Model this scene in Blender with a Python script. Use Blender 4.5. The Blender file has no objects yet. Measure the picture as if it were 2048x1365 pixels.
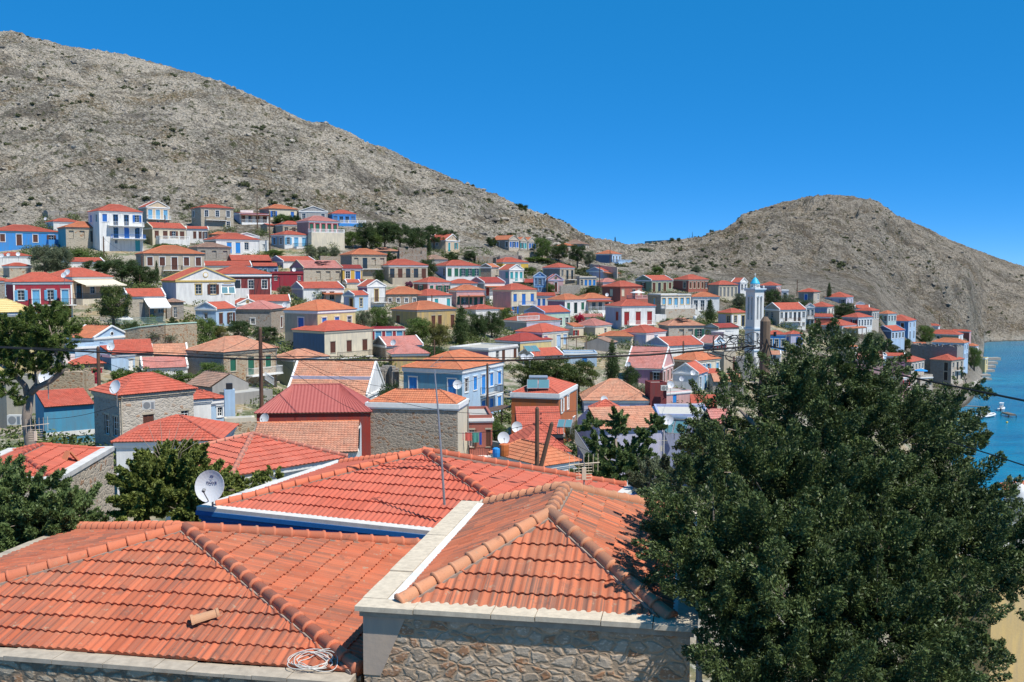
import bpy, math, random
import numpy as np
from mathutils import Vector, Matrix
R = math.radians
C = bpy.context.scene.collection
scn = bpy.context.scene

# ---------------------------------------------------------------- camera, world, sun
HC = 40.0                 # eye height above the sea
FPX = 1991.0              # focal length in photo pixels
PITCH = math.atan(137.5/FPX)
cam = bpy.data.cameras.new('camera')
cam.sensor_width = 36.0; cam.lens = 36.0*FPX/2048.0
cam.clip_start = 0.5; cam.clip_end = 30000
camo = bpy.data.objects.new('camera', cam); C.objects.link(camo)
camo.location = (0, 0, HC); camo.rotation_euler = (R(90)-PITCH, 0, 0)
scn.camera = camo
scn.render.resolution_x = 1024; scn.render.resolution_y = 682

SUN_EL = R(59)
SUN_DIR = Vector((0.79*math.cos(SUN_EL), -0.61*math.cos(SUN_EL), math.sin(SUN_EL))).normalized()
w = bpy.data.worlds.new('World'); scn.world = w; w.use_nodes = True
nt = w.node_tree; nt.nodes.clear()
sky = nt.nodes.new('ShaderNodeTexSky'); sky.sky_type = 'NISHITA'; sky.sun_disc = False
sky.sun_elevation = SUN_EL
sky.sun_rotation = math.atan2(SUN_DIR.x, SUN_DIR.y)
sky.altitude = 6000; sky.air_density = 0.8; sky.dust_density = 0.0; sky.ozone_density = 10.0
hs = nt.nodes.new('ShaderNodeHueSaturation'); hs.inputs['Saturation'].default_value = 1.12
bg = nt.nodes.new('ShaderNodeBackground'); bg.inputs[1].default_value = 0.15
mx = nt.nodes.new('ShaderNodeMix'); mx.data_type = 'RGBA'; mx.inputs[0].default_value = 0.55; mx.inputs[7].default_value = (-0.15, 1.46, 3.55, 1)   # clear, evenly deep blue air
wo = nt.nodes.new('ShaderNodeOutputWorld')
nt.links.new(sky.outputs[0], hs.inputs['Color']); nt.links.new(hs.outputs[0], mx.inputs[6]); nt.links.new(mx.outputs[2], bg.inputs[0]); nt.links.new(bg.outputs[0], wo.inputs[0])
sl = bpy.data.lights.new('sun', 'SUN'); sl.energy = 4.3; sl.angle = R(0.5); sl.color = (1.0, 0.955, 0.88)
so = bpy.data.objects.new('sun', sl); C.objects.link(so)
so.location = (0, 0, 200); so.rotation_euler = SUN_DIR.to_track_quat('Z', 'Y').to_euler()
scn.view_settings.view_transform = 'Standard'; scn.view_settings.look = 'None'
scn.view_settings.exposure = 0.42; scn.view_settings.gamma = 1.0; scn.view_settings.use_curve_mapping = False
scn.render.engine = 'CYCLES'
scn.cycles.max_bounces = 5; scn.cycles.diffuse_bounces = 3; scn.cycles.transmission_bounces = 2; scn.cycles.transparent_max_bounces = 4

rng = np.random.default_rng(7); random.seed(7)

# ---------------------------------------------------------------- picture -> place
cp, sp = math.cos(PITCH), math.sin(PITCH)
def ray(px, py):
    u = (px-1024.0)/FPX; v = (682.5-py)/FPX
    x, y, z = u, cp+v*sp, -sp+v*cp
    return x/y, z/y
def P(px, py, Y):
    a, b = ray(px, py); return Vector((a*Y, Y, HC+b*Y))
def PZ(px, py, z):
    a, b = ray(px, py); return P(px, py, (z-HC)/b)

# ---------------------------------------------------------------- terrain
DS = [3, 8, 12, 30, 50, 75, 100, 130, 160, 200, 240, 280, 320, 360, 400]
TC = [-700, 0, 200, 400, 600, 800, 1000, 1200, 1400, 1600, 1750, 1850, 1935, 1975, 2048, 2800]
TZ = [
 [37,30,27,27.7,27.1,26.7,27.3,30,34.6,40.5,45.4,53.3,65.2,76,86],
 [37,30,27,26.7,26.1,25.7,26.3,29,33.6,39.5,44.4,52.3,63.2,74,84],
 [37,30,27,26.7,26.1,25.2,25.8,28.4,33.1,39.5,44.4,52.3,64.2,75,85],
 [37,30,27,26.7,25.6,24.7,24.8,26.9,31.1,35.5,41.4,49.3,60.2,70,80],
 [37,30,27,26.7,25.1,24.2,23.8,23.9,25.6,30.3,38.9,48.8,57.2,66,75],
 [37,30,27,26.7,25.1,23.7,22.3,21.9,24.1,28.5,35.4,43.8,53.2,62,70],
 [37,30,27,26.7,24.6,22.7,21.3,20.4,23.1,26.0,28.4,33.8,44.2,54,62],
 [37,30,27,26.7,24.1,21.7,20.3,18.9,21.1,24.5,27.4,32.3,39.2,46,52],
 [37,30,27,26.7,24.1,21.2,19.3,17.4,19.1,22.5,25.9,30.8,36.7,42,48],
 [37,30,27,26.7,23.1,19.7,17.3,14.9,15.6,18.5,21.4,25.3,29.7,34,39],
 [37,30,27,25.7,21.1,16.7,14.3,11.9,11.1,12.5,15.4,19.8,24.3,28,33],
 [37,30,27,24.5,18.5,14,10,7,5,3.5,2.0,1.6,2.4,10.5,17.5],
 [37,30,27,24.5,16.5,11,7,4,2,-1,-2,-1,1.9,6,11],
 [37,30,27,24.5,16.5,10,6,3,0.5,-2,-3,-2.5,-2.0,-1.6,-1.5],
 [37,30,27,24.5,16.5,10,6,2,-1,-3,-3,-3,-3,-3,-3],
 [37,30,27,24.5,16.5,8,2,-3,-3,-3,-3,-3,-3,-3,-3]]
TZ = np.array(TZ, float)
SKX = [-700,-200,0,40,100,180,260,340,400,440,520,600,700,800,900,1000,1050,1100,1150,1200,1230,1300,1350,1400,1445,1468,1484,1510,1550,1600,1650,1700,1750,1790,1850,1900,1950,2000,2048,2400,2800]
SKY = [60,75,76,69,84,99,112,133,150,162,197,237,273,315,358,398,420,441,470,490,494,490,483,478,462,446,431,425,411,400,391,395,408,436,461,484,503,520,536,590,640]
DCX = [-700,0,200,400,600,800,1000,1100,1200,1230,1400,1490,1600,1650,1800,2048,2800]
DCV = [640,620,600,570,540,500,450,430,430,450,560,640,700,720,760,790,790]
SHX = [-700,1700,1850,1935,1965,2048,2800]        # where the hill slope begins
SHD = [320,320,400,440,566,566,566]
def ztab(T, D):
    Tc = np.clip(T, TC[0]+1e-3, TC[-1]-1e-3); ti = np.searchsorted(TC, Tc)-1; TCa = np.array(TC, float)
    f = (Tc-TCa[ti])/(TCa[ti+1]-TCa[ti])
    Dc = np.clip(D, DS[0]+1e-3, DS[-1]-1e-3); di = np.searchsorted(DS, Dc)-1; DSa = np.array(DS, float)
    g = (Dc-DSa[di])/(DSa[di+1]-DSa[di])
    return (TZ[ti,di]*(1-f)+TZ[ti+1,di]*f)*(1-g)+(TZ[ti,di+1]*(1-f)+TZ[ti+1,di+1]*f)*g
def zbase(T, D):
    """T column coordinate, D depth -> ground height without roughness (arrays)"""
    T = np.asarray(T, float); D = np.asarray(D, float); Tc = np.clip(T, -700, 2800)
    dc = np.interp(Tc, DCX, DCV); sk = np.interp(Tc, SKX, SKY); v = (682.5-sk)/FPX
    zc = HC+dc*((-sp+v*cp)/(cp+v*sp)); sd = np.interp(Tc, SHX, SHD)
    z = ztab(T, np.minimum(D, sd)); z1 = ztab(T, sd); t = np.clip((D-sd)/(dc-sd), 0, 1)
    z = np.where(D > sd, z1+(zc-z1)*t, z)
    z = np.where(D > dc, zc-(D-dc)*0.28-((D-dc)**2)*0.0006, z)
    return np.maximum(z, -6)
def tz(x, y):
    y = max(y, 3.0)
    return float(zbase(np.array([x/y*FPX+1024]), np.array([y]))[0])
YS = np.arange(14, 900, 0.5)
def ground_hit(px, py, lo=14, hi=900):
    a, b = ray(px, py)
    z = zbase(np.full(YS.shape, a*FPX+1024), YS)
    r = HC+b*YS
    m = (r <= z) & (YS >= lo)
    return float(YS[np.argmax(m)]) if m.any() else hi

def fade(t): return t*t*t*(t*(t*6-15)+10)
_perm = np.random.default_rng(3).permutation(4096)
_grad = np.random.default_rng(4).uniform(0, 2*math.pi, 4096)
def pnoise(x, y):
    xi = np.floor(x).astype(int); yi = np.floor(y).astype(int); xf = x-xi; yf = y-yi
    def g(ix, iy, dx, dy):
        h = _perm[(ix+_perm[iy & 4095]) & 4095]; a = _grad[h]
        return np.cos(a)*dx+np.sin(a)*dy
    u = fade(xf); v = fade(yf)
    a = g(xi, yi, xf, yf); b = g(xi+1, yi, xf-1, yf); c = g(xi, yi+1, xf, yf-1); d = g(xi+1, yi+1, xf-1, yf-1)
    return (a*(1-u)+b*u)*(1-v)+(c*(1-u)+d*u)*v
def rough(X, Y, D, T):
    sd = np.interp(T, SHX, SHD)
    town = np.interp(T, [-700, 0, 300, 700, 1000, 1250, 1300, 1900, 2048], [268, 275, 298, 322, 342, 345, 340, 420, 566])
    k = np.clip((D-town)/60, 0.0, 1)
    kk = np.clip((D-town+5)/25, 0.0, 1)
    crest = np.interp(T, DCX, DCV)
    big = 1-np.exp(-np.abs(D-crest)/70)*0.9
    n = k*big*(7*pnoise(X/70, Y/70)+4.5*pnoise(X/27+9, Y/27))
    xr = X*0.82+Y*0.57; yr = -X*0.57+Y*0.82
    rid = 1-2*np.abs(pnoise(xr/17, yr/6.5))
    n += kk*2.3*(0.25+0.75*big)*(rid-0.5)
    rid = 1-2*np.abs(pnoise(xr/7+31, yr/3+7))
    n += kk*1.7*(rid-0.6)*(0.4+0.6*big)
    n += kk*1.3*np.abs(pnoise(X/3.1, Y/2.4))+kk*1.0*np.abs(pnoise(X/1.5+3, Y/1.3))
    led = pnoise(xr/46+5, yr/15); pm = np.clip(pnoise(X/85+2, Y/60)*3+.35, 0.1, 1.3); n += pm*k*big*6.0/(1+np.exp(-np.clip(led*26, -30, 30)))
    led = pnoise(xr/21+15, yr/7); n += pm*k*big*3.2/(1+np.exp(-np.clip(led*22, -30, 30)))
    n += 0.10*(1-kk)*pnoise(X/4, Y/4)
    return n

# ---------------------------------------------------------------- materials
MC = {}
def new_mat(name):
    m = bpy.data.materials.new(name); m.use_nodes = True
    nt = m.node_tree; b = nt.nodes['Principled BSDF']
    return m, nt, b
def nd(nt, t, **k):
    n = nt.nodes.new(t)
    for a, v in k.items(): setattr(n, a, v)
    return n
def ramp(nt, src, stops):
    r = nd(nt, 'ShaderNodeValToRGB'); e = r.color_ramp.elements
    while len(e) < len(stops): e.new(0.5)
    for i, (p, c) in enumerate(stops):
        e[i].position = p; e[i].color = (*c, 1) if isinstance(c, tuple) else (c, c, c, 1)
    nt.links.new(src, r.inputs[0]); return r.outputs[0]
def mixc(nt, fac, a, b, mode='MIX'):
    m = nd(nt, 'ShaderNodeMix', data_type='RGBA', blend_type=mode)
    for s, v in ((0, fac), (6, a), (7, b)):
        if hasattr(v, 'node'): nt.links.new(v, m.inputs[s])
        elif s == 0: m.inputs[0].default_value = v
        else: m.inputs[s].default_value = (*v, 1)
    return m.outputs[2]
def math_(nt, op, a, b=None):
    m = nd(nt, 'ShaderNodeMath', operation=op)
    for i, v in enumerate((a, b)):
        if v is None: continue
        if hasattr(v, 'node'): nt.links.new(v, m.inputs[i])
        else: m.inputs[i].default_value = v
    return m.outputs[0]
def noise(nt, vec, scale, detail=4, rough=0.55):
    n = nd(nt, 'ShaderNodeTexNoise'); n.inputs['Scale'].default_value = scale; n.inputs['Detail'].default_value = detail
    n.inputs['Roughness'].default_value = rough
    if vec is not None: nt.links.new(vec, n.inputs['Vector'])
    return n.outputs[0]
def bump(nt, b, h, strength, dist):
    n = nd(nt, 'ShaderNodeBump'); n.inputs['Strength'].default_value = strength; n.inputs['Distance'].default_value = dist
    nt.links.new(h, n.inputs['Height']); nt.links.new(n.outputs[0], b.inputs['Normal'])
def objco(nt, sc=(1, 1, 1)):
    t = nd(nt, 'ShaderNodeTexCoord'); mp = nd(nt, 'ShaderNodeMapping'); mp.inputs['Scale'].default_value = sc
    inf = nd(nt, 'ShaderNodeObjectInfo'); ad = nd(nt, 'ShaderNodeVectorMath', operation='ADD')
    nt.links.new(t.outputs['Object'], ad.inputs[0]); nt.links.new(inf.outputs['Location'], ad.inputs[1])
    nt.links.new(ad.outputs[0], mp.inputs[0]); return mp.outputs[0]
def plaster(c, dirt=0.6, rough=0.9):
    k = ('pl', c, dirt)
    if k in MC: return MC[k]
    m, nt, b = new_mat('plaster'); co = objco(nt)
    n1 = noise(nt, co, 0.55, 5, 0.6); co2 = objco(nt, (2.2, 2.2, 0.35)); n2 = noise(nt, co2, 1.1, 5, 0.65)
    f = math_(nt, 'MULTIPLY', ramp(nt, n2, [(0.38, 0.0), (0.66, 1.0)]), dirt)
    col = mixc(nt, ramp(nt, n1, [(0.3, 0.0), (0.7, 1.0)]), c, tuple(x*0.86 for x in c))
    g = sum(c)/3
    col = mixc(nt, f, col, tuple(0.35*x+0.25*g+0.02 for x in c))
    nt.links.new(col, b.inputs['Base Color']); b.inputs['Roughness'].default_value = rough
    bump(nt, b, noise(nt, co, 9, 4), 0.25, 0.02)
    MC[k] = m; return m
def stone(c1=(0.42, 0.36, 0.28), c2=(0.25, 0.21, 0.17), mortar=(0.40, 0.33, 0.26), scale=2.6, rust=0.25, tag=''):
    k = ('st', c1, c2, mortar, scale, rust)
    if k in MC: return MC[k]
    m, nt, b = new_mat('rubble_stone'); co = objco(nt, (1, 1, 1.55))
    nz = nd(nt, 'ShaderNodeTexNoise'); nz.inputs['Scale'].default_value = 3.0; nt.links.new(co, nz.inputs['Vector'])
    ad = nd(nt, 'ShaderNodeVectorMath', operation='MULTIPLY_ADD'); nt.links.new(nz.outputs[1], ad.inputs[0]); ad.inputs[1].default_value = (0.34,)*3; nt.links.new(co, ad.inputs[2])
    v1 = nd(nt, 'ShaderNodeTexVoronoi', feature='DISTANCE_TO_EDGE'); v1.inputs['Scale'].default_value = scale; nt.links.new(ad.outputs[0], v1.inputs['Vector'])
    v2 = nd(nt, 'ShaderNodeTexVoronoi', feature='F1'); v2.inputs['Scale'].default_value = scale; nt.links.new(ad.outputs[0], v2.inputs['Vector'])
    sep = nd(nt, 'ShaderNodeSeparateColor'); nt.links.new(v2.outputs['Color'], sep.inputs[0])
    col = mixc(nt, sep.outputs[0], c1, c2)
    col = mixc(nt, ramp(nt, sep.outputs[1], [(1-rust-0.02, 0.0), (1-rust, 1.0)]), col, (c1[0]*0.72, c1[1]*0.42, c1[2]*0.26))
    n = noise(nt, co, 7, 5, 0.65)
    col = mixc(nt, ramp(nt, n, [(0.35, 0.0), (0.7, 0.6)]), col, tuple(x*0.42 for x in c1))
    col = mixc(nt, ramp(nt, noise(nt, co, 16, 3), [(0.56, 0.0), (0.68, 0.7)]), col, tuple(min(1, x*1.35) for x in c1))
    edge = ramp(nt, math_(nt, 'ADD', v1.outputs['Distance'], math_(nt, 'MULTIPLY', math_(nt, 'SUBTRACT', noise(nt, co, 9, 3), 0.5), 0.14)), [(0.04, 0.0), (0.17, 1.0)])
    col = mixc(nt, edge, mortar, col)
    nt.links.new(col, b.inputs['Base Color']); b.inputs['Roughness'].default_value = 0.95
    h = math_(nt, 'ADD', math_(nt, 'MULTIPLY', edge, 0.6), math_(nt, 'MULTIPLY', n, 0.6))
    bump(nt, b, h, 0.7, 0.05)
    MC[k] = m; return m
def tilemat(c, dark=0.25, moss=0.3, rolls=False, key=''):
    k = ('ti', c, dark, moss, rolls)
    if k in MC: return MC[k]
    m, nt, b = new_mat('roof_tile'); co = objco(nt)
    uv = nd(nt, 'ShaderNodeTexCoord'); sx = nd(nt, 'ShaderNodeSeparateXYZ'); nt.links.new(uv.outputs['UV'], sx.inputs[0])
    fx = math_(nt, 'FLOOR', sx.outputs[0]); fy = math_(nt, 'FLOOR', sx.outputs[1])
    cb = nd(nt, 'ShaderNodeCombineXYZ'); nt.links.new(fx, cb.inputs[0]); nt.links.new(fy, cb.inputs[1])
    wn = nd(nt, 'ShaderNodeTexWhiteNoise', noise_dimensions='2D'); nt.links.new(cb.outputs[0], wn.inputs['Vector'])
    inf = nd(nt, 'ShaderNodeObjectInfo')
    col = mixc(nt, wn.outputs[0], tuple(x*(1-dark) for x in c), tuple(min(1, x*(1+dark*0.45)) for x in c))
    col = mixc(nt, ramp(nt, noise(nt, co, 0.8, 4, 0.6), [(0.35, 0.0), (0.7, 0.55)]), col, (c[0]*0.95, c[1]*1.35, c[2]*1.55))
    # weathered streaks down whole tiles
    st = nd(nt, 'ShaderNodeCombineXYZ'); nt.links.new(math_(nt, 'MULTIPLY', sx.outputs[0], 2.4), st.inputs[0]); nt.links.new(math_(nt, 'MULTIPLY', sx.outputs[1], 0.5), st.inputs[1])
    s1 = noise(nt, st.outputs[0], 1.0, 4, 0.7)
    patch = noise(nt, co, 0.45, 3, 0.5)
    f = math_(nt, 'MULTIPLY', ramp(nt, s1, [(0.47, 0.0), (0.55, 1.0)]), ramp(nt, patch, [(0.52-moss*0.3, 0.0), (0.72-moss*0.3, moss)]))
    col = mixc(nt, f, col, (0.10, 0.085, 0.07))
    col = mixc(nt, ramp(nt, noise(nt, co, 22, 3), [(0.55, 0.0), (0.75, 0.28)]), col, tuple(x*0.5 for x in c))
    if moss > .3:
        col = mixc(nt, ramp(nt, noise(nt, co, 5.5, 5, .75), [(0.60, 0.0), (0.66, 0.7)]), col, (0.36, 0.27, 0.18))
        col = mixc(nt, ramp(nt, noise(nt, co, 2.2, 5, .7), [(0.58, 0.0), (0.68, 0.55)]), col, (0.13, 0.08, 0.06))
    nt.links.new(col, b.inputs['Base Color']); b.inputs['Roughness'].default_value = 0.88
    if rolls:
        wv = math_(nt, 'SINE', math_(nt, 'MULTIPLY', sx.outputs[0], 2*math.pi))
        bump(nt, b, wv, 0.6, 0.05)
    else:
        bump(nt, b, noise(nt, co, 30, 3), 0.25, 0.01)
    MC[k] = m; return m
def flatmat(name, c, rough=0.6, var=0.15, metal=0.0, scale=3.0):
    k = (name, c, rough, metal)
    if k in MC: return MC[k]
    m, nt, b = new_mat(name); co = objco(nt)
    n = noise(nt, co, scale, 5, 0.6)
    nt.links.new(mixc(nt, n, tuple(x*(1-var) for x in c), tuple(min(1, x*(1+var)) for x in c)), b.inputs['Base Color'])
    b.inputs['Roughness'].default_value = rough; b.inputs['Metallic'].default_value = metal
    MC[k] = m; return m
def leafmat(name, dark, light, trans=0.25, rough=0.55):
    if name in MC: return MC[name]
    m, nt, b = new_mat(name); g = nd(nt, 'ShaderNodeNewGeometry'); co = objco(nt)
    n = noise(nt, co, 1.3, 3, 0.6)
    f = math_(nt, 'ADD', math_(nt, 'MULTIPLY', g.outputs['Random Per Island'], 0.65), math_(nt, 'MULTIPLY', ramp(nt, n, [(0.35, 0.0), (0.65, 1.0)]), 0.35))
    col = mixc(nt, f, dark, light)
    nt.links.new(col, b.inputs['Base Color']); b.inputs['Roughness'].default_value = rough
    b.inputs['Specular IOR Level'].default_value = 0.35
    tr = nd(nt, 'ShaderNodeBsdfTranslucent'); nt.links.new(col, tr.inputs[0])
    mx = nd(nt, 'ShaderNodeMixShader'); mx.inputs[0].default_value = trans
    o = nt.nodes['Material Output']
    nt.links.new(b.outputs[0], mx.inputs[1]); nt.links.new(tr.outputs[0], mx.inputs[2]); nt.links.new(mx.outputs[0], o.inputs[0])
    MC[name] = m; return m

COL = dict(
 white=(0.80,0.79,0.75), cream=(0.72,0.63,0.46), peach=(0.68,0.52,0.34), yellow=(0.70,0.55,0.24), ochre=(0.55,0.38,0.14), bright=(0.72,0.47,0.05),
 blue=(0.03,0.27,0.68), lblue=(0.42,0.58,0.74), mblue=(0.10,0.30,0.62), navy=(0.13,0.21,0.34), teal=(0.06,0.36,0.46), steel=(0.13,0.36,0.50),
 crimson=(0.36,0.02,0.04), maroon=(0.22,0.035,0.035), brick=(0.42,0.12,0.08), orange=(0.50,0.13,0.03), pink=(0.66,0.38,0.36), lilac=(0.52,0.50,0.62), mauve=(0.40,0.20,0.29),
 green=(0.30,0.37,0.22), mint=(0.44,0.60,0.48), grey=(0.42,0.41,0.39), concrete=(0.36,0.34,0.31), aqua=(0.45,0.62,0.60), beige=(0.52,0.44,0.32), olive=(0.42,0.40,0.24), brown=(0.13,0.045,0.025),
 sh_blue=(0.03,0.16,0.50), sh_lb=(0.16,0.42,0.62), sh_green=(0.03,0.15,0.09), sh_teal=(0.05,0.36,0.38), sh_brown=(0.13,0.05,0.03), sh_red=(0.35,0.03,0.025), sh_grey=(0.25,0.25,0.24), dark=(0.02,0.02,0.022), wood=(0.17,0.10,0.06), trimy=(0.62,0.44,0.14))
ST = {'stone': lambda: stone(), 'stone_grey': lambda: stone((0.38,0.35,0.30), (0.22,0.20,0.175), (0.33,0.30,0.26), 2.8, 0.08),
      'stone_warm': lambda: stone((0.46,0.37,0.25), (0.30,0.22,0.14), (0.42,0.34,0.24), 2.4, 0.3),
      'stone_smooth': lambda: stone((0.48,0.42,0.32), (0.38,0.33,0.25), (0.45,0.39,0.30), 1.6, 0.06),
      'stone_white': lambda: stone((0.60,0.54,0.45), (0.40,0.35,0.28), (0.50,0.44,0.36), 2.6, 0.10)}
def wm(n): return ST[n]() if n in ST else plaster(COL[n], 0.9 if n in ('ochre',) else 0.6)
def cm(n): return flatmat('paint_'+n, COL[n], 0.55)
TILES = dict(red=(0.50,0.105,0.060), orange=(0.56,0.17,0.075), faded=(0.56,0.24,0.14), deep=(0.36,0.055,0.04), pinkish=(0.52,0.19,0.15), brownish=(0.40,0.22,0.15))
MOSS = dict(red=0.10, orange=0.25, faded=0.35, deep=0.1, pinkish=0.2, brownish=0.6)

# ---------------------------------------------------------------- mesh helper
class MB:
    def __init__(s): s.v = []; s.f = []; s.m = []; s.uv = None; s.n = 0
    def add(s, verts, faces, mi=0):
        o = len(s.v); s.v.extend([tuple(q) for q in verts])
        for f in faces: s.f.append(tuple(o+i for i in f)); s.m.append(mi)
    def quad(s, a, b, c, d, mi=0): s.add([a, b, c, d], [(0, 1, 2, 3)], mi)
    def tri(s, a, b, c, mi=0): s.add([a, b, c], [(0, 1, 2)], mi)
    def box(s, x0, y0, z0, x1, y1, z1, mi=0):
        s.add([(x0,y0,z0),(x1,y0,z0),(x1,y1,z0),(x0,y1,z0),(x0,y0,z1),(x1,y0,z1),(x1,y1,z1),(x0,y1,z1)],
              [(0,3,2,1),(4,5,6,7),(0,1,5,4),(1,2,6,5),(2,3,7,6),(3,0,4,7)], mi)
    def bar(s, a, b, w, h, mi=0):
        a = Vector(a); b = Vector(b); d = (b-a).normalized()
        up = Vector((0,0,1)) if abs(d.z) < 0.95 else Vector((0,1,0))
        sx = d.cross(up).normalized()*w/2; sz = d.cross(sx).normalized()*h/2
        vs = []
        for p in (a, b):
            for i, j in ((-1,-1),(1,-1),(1,1),(-1,1)): vs.append(p+sx*i+sz*j)
        s.add(vs, [(0,3,2,1),(4,5,6,7),(0,1,5,4),(1,2,6,5),(2,3,7,6),(3,0,4,7)], mi)
    def tube(s, pts, rad, n=8, mi=0, half=False, up=None, cap=True):
        pts = [Vector(p) for p in pts]; rad = rad if isinstance(rad, (list, tuple)) else [rad]*len(pts)
        vs = []; k = n
        prev = None
        for i, p in enumerate(pts):
            d = (pts[min(i+1, len(pts)-1)]-pts[max(i-1, 0)])
            d = d.normalized() if d.length > 1e-9 else Vector((0,0,1))
            if prev is None:
                u = Vector((0,0,1)) if abs(d.z) < 0.9 else Vector((1,0,0))
                sx = d.cross(u).normalized()
            else:
                sx = (prev-d*prev.dot(d)).normalized()
            prev = sx; sy = sx.cross(d).normalized()
            for j in range(k):
                a = math.pi*j/(k-1) if half else 2*math.pi*j/k
                vs.append(p+(sx*math.cos(a)+sy*math.sin(a))*rad[i])
        fs = []
        for i in range(len(pts)-1):
            for j in range(k-1 if half else k):
                a = i*k+j; b = i*k+(j+1) % k
                fs.append((a, b, b+k, a+k))
        if cap: fs.append(tuple(range(k-1, -1, -1))); fs.append(tuple(range((len(pts)-1)*k, len(pts)*k)))
        s.add(vs, fs, mi)
    def obj(s, name, mats, parent=None, smooth=False, loc=None, data_only=False):
        me = bpy.data.meshes.new(name); me.from_pydata(s.v, [], s.f)
        for m in (mats if isinstance(mats, (list, tuple)) else [mats]): me.materials.append(m)
        if len(me.materials) > 1: me.polygons.foreach_set('material_index', s.m)
        if smooth: me.polygons.foreach_set('use_smooth', [True]*len(me.polygons))
        me.update()
        if data_only: return me
        return link(name, me, parent, loc)
def link(name, data, parent=None, loc=None):
    o = bpy.data.objects.new(name, data); C.objects.link(o)
    if parent is not None: o.parent = parent
    if loc is not None: o.location = loc
    return o
LABELS = {}
GROUPS = {'house': 'houses of the village', 'satellite dish': 'satellite dishes on roofs and walls', 'pole': 'wooden utility poles', 'cable': 'overhead cables', 'tree': 'trees of the village', 'bush': 'bushes and hedges', 'wall': 'stone walls', 'ruin': 'roofless ruins', 'solar heater': 'rooftop solar collectors', 'air conditioner': 'wall air conditioners', 'parasol': 'parasols', 'boat': 'moored boats', 'buoy': 'mooring buoys', 'tv aerial': 'tv aerials', 'rock': 'rock ledges by the sea'}
def tag(o, label, cat, group=None):
    if label in LABELS and not group: print('DUPLABEL', label)
    LABELS[label] = 1
    o['label'] = label; o['category'] = cat
    group = group or GROUPS.get(cat)
    if group: o['group'] = group
    return o
def struct(o, kind='structure'): o['kind'] = kind; return o
def np_mesh(name, V, F, mats, uv=None, smooth=False, mi=None):
    """V (n,3) F (m,k) arrays"""
    me = bpy.data.meshes.new(name); k = F.shape[1]
    me.vertices.add(len(V)); me.vertices.foreach_set('co', V.astype(np.float32).ravel())
    me.loops.add(F.size); me.loops.foreach_set('vertex_index', F.astype(np.int32).ravel())
    me.polygons.add(len(F)); me.polygons.foreach_set('loop_start', np.arange(0, F.size, k, dtype=np.int32))
    me.polygons.foreach_set('loop_total', np.full(len(F), k, np.int32))
    for m in mats: me.materials.append(m)
    if mi is not None: me.polygons.foreach_set('material_index', mi.astype(np.int32))
    me.polygons.foreach_set('use_smooth', np.full(len(F), smooth))
    if uv is not None:
        l = me.uv_layers.new(name='UVMap'); l.data.foreach_set('uv', uv[F.ravel()].astype(np.float32).ravel())
    me.update(calc_edges=True); me.validate(clean_customdata=False)
    return me

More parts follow.
